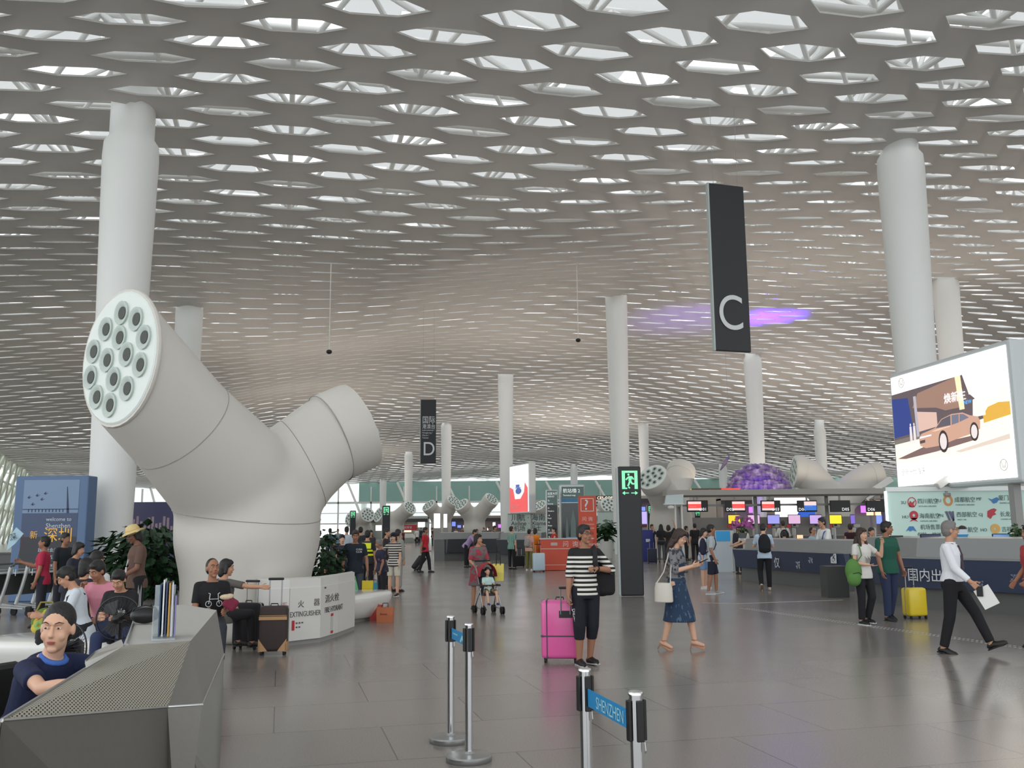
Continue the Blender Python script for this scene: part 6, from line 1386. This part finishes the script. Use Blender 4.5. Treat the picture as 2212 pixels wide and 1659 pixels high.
# -- 9 stroller woman and baby
x, y = P_at(1033, 1316)
i9 = person('short haired person in a red and grey floral tunic pushing the stroller', x, y, R(18), 1.56, 'mid', ('black', 'bob'), two_tone('red_grey_floral', (112, 102, 104), (160, 58, 72), 9, .5), .5, two_tone('red_grey_floral', (112, 102, 104), (160, 58, 72), 9, .5), .45, 'skirt', (44, 28, 32),
    arms=[((.22, .28, -1), (-.1, .9, -.35)), ((.22, .28, -1), (.1, .9, -.35))], legs=[((0, -.1, -1), (0, -.2, -1)), ((0, .2, -1), (0, .0, -1))], head=(42, -2), fine=2, sex='f', curl=(1.2, 1.2))
x, y = P_at(1054, 1328)
t = thing('stroller', 'folding pushchair with a red hood and a small child in it', 'pushchair', (x, y + .25, 0), R(20), None); sf = mat('stroller_fabric', (70, 66, 72), .8)
for s_ in (-1, 1):
    m = MB(); m.tube([(s_ * .2, -.28, .08), (s_ * .17, .0, .48), (s_ * .17, .18, .8), (s_ * .18, .38, 1.02)], .013, 6); m.tube([(s_ * .2, .26, .08), (s_ * .17, -.04, .5)], .012, 6); m.tube([(s_ * .2, -.28, .1), (s_ * .19, .26, .12)], .009, 6); m.build('side_frame', M_STEEL, t, smooth=True)
    for yy in (-.28, .26):
        for d_ in (-.022, .022): m = MB(); m.cyl((s_ * .2 + d_ - .01, yy, .075), (s_ * .2 + d_ + .01, yy, .075), .075, n=16); m.build('wheel', M_RUBBER, t)
m = MB(); m.rbox((0, -.02, .38), (.32, .32, .05), .02); m.rbox((0, .14, .62), (.32, .05, .5), .02, Matrix.Rotation(R(-16), 3, 'X')); m.build('seat', sf, t)
m = MB(); N = 12
m.rings([[Vector((.18 * math.cos(a) * r_, .20 + .02 + dy - .02 * abs(math.cos(a)), .72 + .26 * math.sin(a) * r_)) for a in (math.pi * k / N for k in range(N + 1))] for r_, dy in ((1.0, .0), (1.03, -.12), (1.0, -.24), (.98, -.24), (1.0, -.12), (.97, 0))], cap=False); m.build('hood', fab((168, 44, 58)), t)
m = MB(); m.tube([(-.18, .0, .56), (-.17, -.24, .56), (.17, -.24, .56), (.18, .0, .56)], .018, 8); m.build('bumper_bar', M_BLACK, t)
m = MB(); m.tube([(-.18, .38, 1.02), (.18, .38, 1.02)], .015, 8); m.build('push_handle', M_BLACK, t)
ib = person('small child in a mint shirt sitting in the stroller', x, y + .22, R(20), .92, 'light', ('black', 'short'), fab((188, 216, 210)), .4, two_tone('child_pants', (150, 130, 104), (90, 70, 50), 20, .5), .5, shoes=((40, 50, 110), (200, 200, 210)), arms=[((.2, .6, -1), (-.2, 1, -.1))] * 2, legs=[((.2, 1, -.05), (0, .35, -1))] * 2, seat=.40, fine=1, child=True, lean=-8)
carrier('bag_x', 0, 0, .1, .1, .1, (220, 205, 96), name='tote_bag'); tb = bpy.data.objects['tote_bag']; tb['label'] = 'yellow and brown tote hanging from the stroller handle'; tb.location = (x + .2, y + .55, .62); tb.scale = (2.2, 2, 3.4)
# -- 10.. far centre
def far(label, px, fy, yaw, H, hair, top, bottom, sleeve=.4, **k): x, y = P_at(px, fy); return person(label, x, y, R(yaw), H, k.pop('skin', 'mid'), hair, fab(top) if isinstance(top, tuple) else top, sleeve, fab(bottom), k.pop('blen', 1.0), fine=k.pop('fine', 1), **k)
far('person in a lavender shirt bending over by the far counter', 1008, 1226, 70, 1.72, ('black', 'short'), (168, 146, 190), (28, 28, 34), lean=38, arms=[((.1, .8, -1), (0, 1, -.4))] * 2, head=(0, -20))
far('person with a brown bun and pink top behind the bending one', 1030, 1214, 20, 1.6, ('brown', 'bun'), (196, 130, 128), (60, 60, 70), sex='f', arms=[((.1, .4, -1), (-.2, 1, .1))] * 2)
q_ = far('person in a black T-shirt and grey shorts with a backpack walking right', 1069, 1208, 70, 1.78, ('black', 'short'), (30, 32, 38), (84, 90, 84), blen=.5, shoes=((60, 60, 60), (90, 90, 90)), legs=[((0, -.3, -1), (0, -.6, -1)), ((0, .25, -1), (0, .1, -1))])
backpack(q_, 'dark backpack on the walking person in grey shorts', (26, 28, 34), .28, .44, .16)
far('person in a teal plaid shirt and black trousers looking up at the boards', 1106, 1230, 140, 1.72, ('brown', 'short'), two_tone('teal_plaid', (70, 130, 120), (150, 180, 170), 7, .5, kind='X'), (24, 24, 28), skin='light', arms=[((.1, 0, -1), (0, .1, -1)), ((.12, .1, -1), (0, .8, -.4))], head=(-10, -8))
q_ = far('person in a pale pink top and olive wide trousers with a grey backpack', 1144, 1233, 150, 1.60, ('black', 'bun'), (206, 160, 150), (112, 112, 58), sex='f', shoes=((225, 225, 225), (225, 225, 225)))
backpack(q_, 'light grey backpack on the person in olive trousers', (150, 148, 146), .26, .36, .14)
x, y = P_at(1157, 1231); person('person with shoulder length hair in a long orange dress at the information desk', x, y, R(150), 1.64, 'light', ('brown', 'bob'), fab((226, 128, 30)), .35, fab((226, 128, 30)), .72, 'skirt', (30, 30, 34), fine=1, sex='f', arms=[((.1, 0, -1), (0, .2, -1)), ((.15, .4, -1), (.1, 1, -.2))])
x, y = P_Y(1197, 41.2); person('person in a red sleeveless uniform behind the orange information desk', x, y, R(-70), 1.66, 'light', ('black', 'bun'), fab((205, 44, 40)), .1, fab((40, 30, 34)), 1.0, fine=1, sex='f', arms=[((.1, .5, -1), (-.2, 1, .3))] * 2)
far('person in a bright red polo shirt and black trousers walking right', 918, 1237, 78, 1.73, ('black', 'short'), (186, 36, 50), (26, 26, 34), skin='tan', legs=[((0, -.15, -1), (0, -.35, -1)), ((0, .3, -1), (0, .1, -1))], arms=[((.1, -.25, -1), (0, -.1, -1)), ((.1, -.3, -1), (.05, -.25, -1))], fine=1)
# -- group behind the cabinet
navyfl = two_tone('navy_floral', (38, 38, 62), (120, 84, 104), 12, .66)
x, y = P_Y(724, 20.5); person('person in a black T-shirt sitting with their back to us behind the white cabinet', x, y, R(175), 1.70, 'mid', ('black', 'short'), fab((20, 22, 28)), .35, fab((30, 32, 40)), 1.0, seat=.46, fine=1, legs=[((.1, 1, 0), (0, 0, -1))] * 2)
x, y = P_Y(739, 23); person('person with tied back dark hair in a dark navy top behind the seated one', x, y, R(20), 1.55, 'light', ('black', 'bun'), fab((34, 44, 62)), .4, fab((40, 44, 60)), 1.0, fine=1, sex='f', head=(0, 6))
x, y = P_Y(768, 19.6)
i_ = person('broad person in a black T-shirt with small white print holding a yellow bag', x, y, R(8), 1.66, 'tan', ('brown', 'short'), fab((24, 34, 46)), .4, fab((70, 76, 84)), 1.0, fine=2, fat=1.06, wide=1.04, head=(5, 12), arms=[((.25, 0, -1), (.1, .1, -1)), ((.25, .05, -1), (.1, .15, -1))])
text('CUBA\nCLUB', .05, i_['S']((.02, -.172, .36)), M_TXTW, i_['t'], name='shirt_print', rot=(math.pi / 2, 0, 0))
h_ = W_(i_, i_['hand'][1]); carrier('yellow plastic bag carried by the broad person in black', 0, 0, .22, .3, .1, (222, 196, 40), name='carrier_bag'); o = bpy.data.objects['carrier_bag']; o.location = (h_.x, h_.y, h_.z - .42)
x, y = P_Y(757, 19.6); carrier('green and white plastic bag beside the broad person in black', 0, 0, .2, .3, .1, (120, 200, 150), name='carrier_bag'); o = bpy.data.objects['carrier_bag.001']; o.location = (x + .1, y, .42)
vest = mat('vest_black', (30, 32, 36), .7)
x, y = P_Y(794, 24.5)
i_ = person('worker seen from behind in a black vest with bright yellow reflective bands', x, y, R(178), 1.64, 'mid', ('black', 'short'), vest, .4, fab((28, 28, 34)), 1.0, fine=1)
ym = mat('vest_yellow', (214, 224, 40), .5, emit=.12); S = i_['S']
m = MB(); m.rbox(S((0, .128, .37)), (.24, .02, .15), .006); m.build('yellow_patch', ym, i_['t'])
for z in (.24, .13):
    m = MB(); m.rings([[S((rx * math.cos(a), ry * math.sin(a), z + dz)) for a in (2 * math.pi * k / 24 for k in range(24))] for dz, rx, ry in ((-.025, .17, .133), (.025, .172, .136))], cap=False); m.build('yellow_band', ym, i_['t'])
x, y = P_at(824, 1300)
person('small grey haired elderly person in a navy flowered blouse', x, y, R(-60), 1.44, 'tan', ('grey', 'short'), navyfl, .4, fab((36, 36, 44)), 1.0, shoes=((70, 60, 66), (40, 40, 40)), fine=2, sex='f', fat=1.15, lean=6, arms=[((.15, 0, -1), (0, .3, -1))] * 2, head=(-10, 4))
carrier('teal plastic tub bag on the floor beside the elderly person', 808, 1296, .34, .4, .3, (50, 140, 160), name='tub_bag')
x, y = P_at(850, 1288)
i_ = person('person in a dark cap, striped top and white shorts with one hand to the ear', x, y, R(-12), 1.58, 'light', ('brown', 'bob'), two_tone('cream_navy_stripes', (215, 208, 196), (30, 32, 44), 5.2, .5, kind='Z'), .35, fab((206, 200, 184)), .45, shoes=((28, 28, 32), (225, 225, 225)), fine=2, sex='f', arms=[((.5, .4, -.45), (-.25, .3, 1)), ((.12, .05, -1), (0, .15, -1))], head=(-8, 4))
m = MB(); Hh = i_['Hh']; m.ball(Hh((0, .012, .06)), (.09, .104, .07), 18, 10, i_['Hd']); m.tube([Hh((0, -.07, .06)), Hh((0, -.15, .045))], [.07, .055], 14, flat=.14); m.build('cap', fab((34, 36, 50)), i_['t'], smooth=True)
x, y = P_Y(858, 25.5); i_ = person('person in a grey hooded top carrying a tan bag behind the one in white shorts', x, y, R(150), 1.66, 'mid', ('black', 'short'), fab((146, 148, 142)), .95, fab((150, 150, 146)), .95, fine=1, head=(0, 10))
backpack(i_, 'tan rucksack on the person in the grey hooded top', (150, 120, 92), .3, .4, .16)
far('person in a dark jacket in profile left of the small exit totem', 833, 1272, 80, 1.68, ('black', 'short'), (50, 44, 50), (40, 40, 46), .95)
for k, (lb, px, Y, yaw, H, hr, tp, bt, sx) in enumerate((
    ('person in a pale blue shirt seen from behind near the pale exit totem', 749, 34, 170, 1.76, ('black', 'short'), (186, 200, 212), (44, 48, 60), 'm'),
    ('person in a black T-shirt seen from behind right of the first small totem', 779, 33, 175, 1.74, ('black', 'short'), (40, 46, 54), (50, 50, 58), 'm'),
    ('person with long dark hair right of the vest worker', 801, 36, 30, 1.62, ('black', 'long'), (52, 50, 56), (60, 60, 66), 'f'),
    ('person in dark blue far behind the dark bush', 713, 44, 170, 1.70, ('black', 'short'), (70, 92, 112), (46, 50, 60), 'm'),
    ('person in hazy grey close to the bright far windows', 730, 58, 10, 1.66, ('black', 'short'), (130, 146, 160), (70, 76, 90), 'm'),
    ('person in black overalls and white sleeves by the utility cart', 901, 92, 20, 1.66, ('black', 'bob'), (215, 214, 214), (26, 28, 34), 'f'),
    ('person in dark clothes right beside the one in black overalls', 909, 96, -20, 1.70, ('black', 'short'), (46, 50, 66), (36, 38, 50), 'm'),
    ('person in maroon sitting on the utility cart side', 871, 86, 60, 1.5, ('black', 'short'), (90, 40, 52), (40, 40, 46), 'm'),
    ('tiny person in dark clothes passing the white pillar sign', 934, 88, 90, 1.68, ('black', 'short'), (52, 50, 54), (40, 40, 44), 'm'),
    ('tiny person in white beyond the left far counter', 985, 90, 0, 1.62, ('brown', 'bob'), (200, 190, 186), (80, 70, 70), 'f'),
    ('tiny person in brown beyond the left far counter', 998, 92, 30, 1.68, ('black', 'short'), (112, 84, 74), (50, 50, 52), 'm'),
    ('tiny person in black between the far counters', 1045, 74, -30, 1.66, ('black', 'bun'), (34, 34, 38), (34, 34, 38), 'f'),
    ('tiny person in dark grey left of the black T-shirt walker', 1056, 80, 20, 1.70, ('black', 'short'), (66, 66, 72), (44, 44, 50), 'm'),
    ('person in navy by the blue kiosk holding something to the face', 1408, 47, 40, 1.76, ('brown', 'short'), (34, 36, 60), (36, 36, 50), 'm'),
    ('person in a black hooded top next to the tall blue suitcase', 1428, 44, 170, 1.76, ('black', 'long'), (26, 26, 30), (84, 86, 92), 'f'),
    ('person in black with hands up behind the one in the blue dress', 1444, 41, 150, 1.72, ('black', 'bob'), (30, 28, 32), (40, 40, 44), 'f'),
    ('person in black seen from behind below monitor D01', 1501, 44, 176, 1.78, ('black', 'short'), (24, 24, 28), (26, 26, 30), 'm'),
    ('person in dark clothes pushing a trolley below the pale box mast', 1482, 46, 90, 1.66, ('black', 'short'), (54, 50, 54), (40, 40, 44), 'm'))):
    x, y = P_Y(px, Y); arms = None
    if 'hands up' in lb: arms = [((.3, .3, .6), (-.3, .2, 1)), ((.3, .4, -.6), (-.2, .5, 1))]
    if 'holding something' in lb: arms = [((.3, .5, -.6), (-.4, .5, 1))] * 2
    person(lb, x, y, R(yaw), H, 'mid', hr, fab(tp), .45, fab(bt), 1.0, fine=0 if Y > 55 else 1, sex=sx, arms=arms)
# -- check in hall
x, y = P_Y(1692, 38); i_ = person('person in a white shirt with a black backpack at the check-in desk', x, y, R(176), 1.86, 'mid', ('brown', 'short'), fab((214, 214, 210)), .5, fab((40, 40, 48)), 1.0, fine=1, arms=[((.3, .3, -1), (.0, 1, -.1))] * 2)
backpack(i_, 'black backpack on the person in white at the check-in desk', (26, 26, 32), .32, .44, .16)
x, y = P_Y(1613, 31); person('desk clerk in a white short sleeved shirt right of the orchid, looking down', x, y, R(-75), 1.72, 'light', ('black', 'short'), fab((220, 216, 210)), .4, fab((40, 44, 60)), 1.0, fine=1, head=(0, 16), lean=10, arms=[((.1, .5, -1), (-.1, 1, -.3))] * 2)
x, y = P_Y(1594, 33); person('desk clerk in a dark jacket half hidden by the orchid flowers', x, y, R(30), 1.70, 'mid', ('black', 'short'), fab((44, 46, 56)), .9, fab((40, 44, 60)), 1.0, fine=1, head=(0, 14))
x, y = P_Y(1754, 30.5); person('clerk with a moustache and pale shirt sitting behind the enquiry counter', x, y, R(50), 1.72, 'mid', ('black', 'receding'), fab((178, 190, 200)), .9, fab((40, 44, 60)), 1.0, fine=1, z0=-.12, glasses=True)
x, y = P_Y(1788, 26.0)
i_ = person('tall attendant in a white shirt and blue sash leaning on the navy counter', x, y, R(-72), 1.90, 'mid', ('black', 'short'), fab((224, 224, 222)), .42, fab((40, 70, 150)), 1.0, fine=2, lean=14, arms=[((.1, .25, -1), (.0, .3, -1)), ((.12, .3, -1), (.0, .2, -1))], head=(0, -6))
S = i_['S']; m = MB(); m.tube([S((.13, .05, .46)), S((.12, -.09, .44)), S((.04, -.135, .28)), S((-.08, -.125, .08)), S((-.165, -.03, -.03)), S((-.1, .13, .06)), S((.04, .135, .3)), S((.13, .05, .46))], .045, 8, flat=.25); m.build('blue_sash', fab((36, 84, 170)), i_['t'])
x, y = P_Y(1837, 32); person('person seen from behind in a dark maroon waistcoat behind the navy counter', x, y, R(172), 1.70, 'mid', ('brown', 'short'), fab((58, 30, 38)), .15, fab((40, 30, 40)), 1.0, fine=1, sex='f')
x, y = P_Y(1696, 29.5); person('person with black hair bending low behind the enquiry counter', x, y, R(170), 1.62, 'mid', ('black', 'short'), fab((40, 40, 46)), .5, fab((40, 40, 46)), 1.0, fine=1, lean=30, z0=-.05)
x, y = P_Y(2079, 20.0); person('clerk with short dark hair seated behind the ticket counter', x, y, R(10), 1.66, 'tan', ('brown', 'short'), fab((60, 70, 90)), .5, fab((40, 44, 60)), 1.0, fine=1, seat=.78, legs=[((.1, 1, 0), (0, 0, -1))] * 2)
x, y = P_Y(1582 + 300, 24.5); person('clerk partly visible between the couple behind the counter', x, y, R(10), 1.60, 'mid', ('black', 'short'), fab((188, 186, 180)), .5, fab((40, 44, 60)), 1.0, fine=1)
x, y = P_at(2248, 1400); i_ = person('person in a red top at the right picture edge, only an arm in view', x, y, R(-85), 1.66, 'tan', ('black', 'short'), fab((176, 60, 66)), .42, fab((40, 44, 60)), 1.0, fine=2, arms=[((.1, .0, -1), (-.1, .75, -.75)), ((.1, .0, -1), (0, .9, -.6))])
# -- left: clerk at the steel desk
c = at(60, 1500, 4.25)
ic = person('clerk in a navy uniform leaning on the steel desk and looking at the camera', -2.54, 4.95, R(66), 1.62, 'light', ('black', 'tied'), fab((20, 30, 66)), .34, fab((22, 26, 50)), 1.0, seat=.55, sex='f', lean=27, hl=.1,
    legs=[((.1, 1, -.4), (0, .1, -1))] * 2, arms=[((.35, .85, -.2), (-.25, 1.0, .16)), ((.3, .85, -.12), (-.55, 1.0, .10))], head=(-58, 2), fine=3, curl=((.6, (-.2, 0, -1)), (.6, (-.2, 0, -1))), hd=1.04)
m = MB(); S = ic['S']; m.tube([S((.066 * math.cos(a), .058 * math.sin(a) - .004, .50)) for a in (.45 * k for k in range(14))], .012, 6, flat=1.4, closed=True); m.build('collar', fab((70, 110, 190)), ic['t'], smooth=True)
m = MB(); m.poly([(0, 0), (.09, .01), (.1, -.06), (.04, -.1), (-.01, -.07)], -.008, 0); o = m.build('neck_scarf', fab((40, 86, 170)), ic['t']); o.location = S((-.05, -.135, .42))
# -- tour guide
x, y = P_Y(300, 14.3); brn = fab((98, 76, 66))
ig = person('tour guide in a straw hat and brown T-shirt standing before the leafy tree', x, y, R(-52), 1.77, 'dark', ('black', 'bob'), brn, .42, fab((24, 24, 28)), 1.0, fine=2, sex='f', head=(0, 22), arms=[((.05, .15, -1), (-.1, .9, -.7)), ((.1, .2, -1), (-.2, .9, -.55))], hem=-.12)
Hh = ig['Hh']; Hd = ig['Hd']; m = MB(); m.T = Matrix.Translation(Hh((0, .01, .05))) @ Hd.to_4x4(); m.rings([[Vector((r_ * math.cos(a), r_ * math.sin(a), z + .012 * math.sin(5 * a) * (r_ > .12))) for a in (2 * math.pi * k / 30 for k in range(30))] for r_, z in ((.17, -.02), (.11, .005), (.098, .05), (.08, .09), (.03, .105))]); m.build('straw_hat', noisy(mat('straw', (216, 196, 142), .8), 60, .1), ig['t'], smooth=True)
m = MB(); m.T = Matrix.Translation(Hh((0, .01, .05))) @ Hd.to_4x4(); m.rings([[Vector((r_ * math.cos(a), r_ * math.sin(a), z)) for a in (2 * math.pi * k / 30 for k in range(30))] for r_, z in ((.108, .01), (.104, .03))], cap=False); m.build('hat_ribbon', fab((222, 160, 70)), ig['t'])
m = MB(); S = ig['S']; m.tube([S((-.06, .04, .5)), S((-.07, -.1, .42)), S((0, -.15, .2)), S((.07, -.1, .42)), S((.06, .04, .5))], .006, 5); m.rbox(S((0, -.155, .14)), (.05, .01, .09), .004); m.build('lanyard', M_TXTW, ig['t'])
for q_ in range(3):
    m = MB(); k = 1; m.tube([ig['O'] + Vector((.185, -.02 + q_ * .02, -.05)), ig['kn'][1] + Vector((.082, -.02 + q_ * .02, 0)), ig['kn'][1].lerp(ig['an'][1], .5) + Vector((.074, -.02 + q_ * .02, 0))], .005, 5); m.build('white_stripe', M_TXTW, ig['t'])
# -- seated group
def seated(label, px, Y, yaw, H, skin, hair, top, bottom, **k): x, y = P_Y(px, Y); return person(label, x, y, R(yaw), H, skin, hair, fab(top), k.pop('sleeve', .4), fab(bottom), 1.0, seat=k.pop('seat', .50), legs=k.pop('legs', [((.12, 1, -.02), (.0, .1, -1)), ((.12, 1, -.02), (.0, .1, -1))]), fine=k.pop('fine', 2), **k)
i_ = seated('seated person in a white blouse with hair tied back, looking down to the left', 188, 10.9, -62, 1.60, 'mid', ('black', 'bun'), (206, 214, 222), (30, 30, 36), sex='f', sleeve=.75, lean=12, head=(0, 20), arms=[((.1, .5, -1), (-.1, 1, .0)), ((.15, .4, -1), (-.15, 1, .05))])
S = i_['S']; m = MB(); m.tube([S((.1, .1, .4)), S((.115, .02, .48)), S((.11, -.1, .42)), S((.08, -.14, .25))], .014, 6, flat=.4); m.build('bag_strap', M_BLACK, i_['t'])
seated('seated person in a pink polo shirt resting the chin on a hand', 238, 11.6, -8, 1.70, 'tan', ('black', 'short'), (206, 134, 152), (48, 58, 92), lean=16, head=(-14, 8), arms=[((.15, .55, -.9), (-.35, .25, 1)), ((.15, .4, -1), (-.1, .9, -.3))], curl=(1.3, .5))
i_ = seated('seated person in a black T-shirt looking down at a phone beside the pink shirt', 274, 10.6, 4, 1.56, 'mid', ('black', 'short'), (26, 26, 30), (40, 50, 84), sex='f', lean=12, head=(0, 20), arms=[((.15, .35, -1), (-.4, 1, .1)), ((.15, .35, -1), (-.4, 1, .1))])
text('smile', .07, i_['S']((-.06, -.15, .27)), M_TXTW, i_['t'], name='shirt_print', rot=(math.pi / 2, 0, 0))
seated('seated person in white with thick black hair behind the pink shirt', 212, 13.0, 160, 1.78, 'mid', ('black', 'short'), (210, 208, 208), (40, 40, 50), fine=1)
seated('seated person in black behind the white blouse', 189, 12.6, 150, 1.62, 'mid', ('black', 'bob'), (34, 30, 36), (40, 40, 50), fine=1, sex='f')
x, y = P_Y(157, 15.2); person('person with black hair stooping behind the carts beside the poster', x, y, R(90), 1.52, 'mid', ('black', 'bob'), fab((40, 44, 60)), .4, fab((40, 40, 50)), 1.0, fine=1, lean=10)
p = at(100, 1313, 10.9)
t = thing('floral_bag', 'large yellow bag with green and orange flowers beside the white blouse', 'bag', (p.x, p.y, .52), R(20)); m = MB(); m.ball((0, 0, .16), (.15, .11, .15), 18, 12); m.ball((.02, 0, .08), (.17, .12, .08), 16, 10); me = solid(m, .012, 3); me.materials.append(two_tone('yellow_floral', (196, 176, 62), (96, 118, 50), 7, .52)); link('sack', me, t)
m = MB(); m.tube([(-.1, 0, .27), (-.06, 0, .37), (.06, 0, .37), (.1, 0, .27)], .01, 6); m.build('handle', fab((150, 140, 60)), t)
m = MB(); m.T = Matrix.Translation((-.05, -.115, .12)) @ Matrix.Rotation(R(90), 4, 'X')
for k in range(6): m.ball((.035 * math.cos(k * 1.047), .035 * math.sin(k * 1.047), 0), (.022, .022, .008), 8, 5)
m.build('flower_print', mat('flower_green', (150, 190, 110), .6), t)
t = thing('purple_bag', 'violet bag under the yellow flowered bag', 'bag', (p.x + .1, p.y + .05, 0), R(10)); m = MB(); m.rbox((0, 0, .12), (.4, .24, .22), .05, seg=3); m.build('sack', fab((120, 112, 170)), t); m = MB(); m.tube([(-.1, 0, .22), (0, 0, .3), (.1, 0, .22)], .008, 6); m.build('handle', fab((90, 84, 140)), t)
# -- flag and poster people
x, y = P_Y(98, 17); i_ = person('person in a red T-shirt holding up a white guide flag', x, y, R(-70), 1.60, 'tan', ('black', 'short'), fab((178, 40, 72)), .4, fab((40, 40, 50)), 1.0, fine=1, arms=[((.1, .55, -.8), (0, 1, .35)), ((.1, .1, -1), (0, .3, -1))], head=(0, -4))
hw = W_(i_, i_['hand'][0]); e = at(51, 1153, 16.6)
t = thing('guide_flag', 'pale blue triangular guide flag with dark characters on a thin stick', 'flag', tuple(hw)); m = MB(); m.cyl((0, 0, 0), e - hw, .008, n=6); m.build('stick', M_STEEL, t)
f = [at(*v, 16.6) - hw for v in ((51, 1153), (35, 1139), (14, 1190), (12, 1191), (24, 1184))]; m = MB(); P4 = [f[0], f[1], at(20, 1160, 16.6) - hw, f[2], at(32, 1175, 16.6) - hw]
m.add([p_ + Vector((0, 0, 0)) for p_ in P4] + [p_ + Vector((0, .01, 0)) for p_ in P4], [(0, 1, 2, 3, 4), (9, 8, 7, 6, 5)] + [(k, (k + 1) % 5, (k + 1) % 5 + 5, k + 5) for k in range(5)]); m.build('cloth', fab((176, 206, 222)), t); v_ = at(22, 1168, 16.55) - hw; text('深', .13, v_, M_TXTK, t, rot=(math.pi / 2, R(-20), 0)); 
x, y = P_Y(141, 18); person('person in a black T-shirt standing in front of the bridge poster', x, y, R(70), 1.66, 'tan', ('black', 'short'), fab((30, 36, 44)), .4, fab((40, 40, 50)), 1.0, fine=1)
# -- seated pair by the tree
i_ = seated('seated person in a black T-shirt with a white folding bicycle print', 462, 12.0, 30, 1.72, 'tan', ('black', 'receding'), (20, 20, 24), (44, 48, 56), fine=3, lean=2, head=(8, -6), arms=[((.14, .15, -1), (-.30, 1, -.1)), ((.1, .2, -1), (-.35, 1, -.05))], legs=[((.02, 1, -.12), (-.05, .12, -1)), ((-.12, 1, -.05), (-.1, .35, -1))], seat=.45, shoes=None)
S = i_['S']; m = MB(); pt = lambda a, b_: S((a * 1.15, -.146 + (.012 if abs(a) > .07 else 0), .27 + b_ * 1.15))
for cx in (-.055, .06): m.tube([pt(cx + .03 * math.cos(a), -.03 + .03 * math.sin(a)) for a in (2 * math.pi * k / 14 for k in range(14))], .004, 4, closed=True)
m.tube([pt(-.055, -.03), pt(-.045, .02), pt(.045, .02), pt(.06, -.03)], .005, 4); m.tube([pt(-.048, .02), pt(-.042, .08), pt(-.06, .085)], .005, 4); m.tube([pt(.047, .02), pt(.042, .075), pt(.06, .085)], .005, 4); m.build('bicycle_print', M_TXTW, i_['t'])
i2_ = seated('seated person in a grey patterned blouse turned away with one arm on the cabinet', 486, 12.9, 150, 1.60, 'mid', ('black', 'bob'), (90, 86, 82), (26, 26, 30), sex='f', seat=.47, fine=2, lean=2, arms=[((1, .2, -.16), (1, .1, -.02)), ((.15, .4, -1), (0, .9, -.4))], head=(-35, 4), shoes=(40, 36, 34))
p = at(498, 1300, 11.7); t = thing('red_booklet', 'dark red bag with cream wrapping held by the seated pair', 'bag', (p.x, p.y, p.z - .02), R(15)); m = MB(); m.rbox((0, 0, 0), (.17, .1, .15), .03, Matrix.Rotation(R(35), 3, 'Y')); m.build('pouch', fab((120, 34, 60)), t); m = MB(); m.ball((-.05, -.02, .08), (.08, .05, .035), 12, 8); m.ball((-.01, .0, .09), (.05, .05, .03), 10, 6); m.build('wrapping', fab((206, 186, 158)), t)

p = Vector((-2.54, 4.95, .08)); t = thing('office_chair', 'black office chair under the clerk at the steel desk', 'chair', tuple(p), R(68))
m = MB(); m.rbox((0, .02, .43), (.46, .46, .07), .03); m.build('seat', M_BLACK, t); m = MB(); m.rbox((0, .27, .72), (.42, .06, .4), .03); m.build('backrest', M_BLACK, t); m = MB(); m.cyl((0, 0, -.0), (0, 0, .4), .03, n=10); m.build('gas_column', M_STEEL, t)
for k in range(5): m = MB(); a = k * 1.2566; m.tube([(0, 0, -.05), (.27 * math.cos(a), .27 * math.sin(a), -.01)], .018, 6); m.ball((.28 * math.cos(a), .28 * math.sin(a), -.05), .03, 8, 6); m.build('foot_spoke', M_BLACK, t)
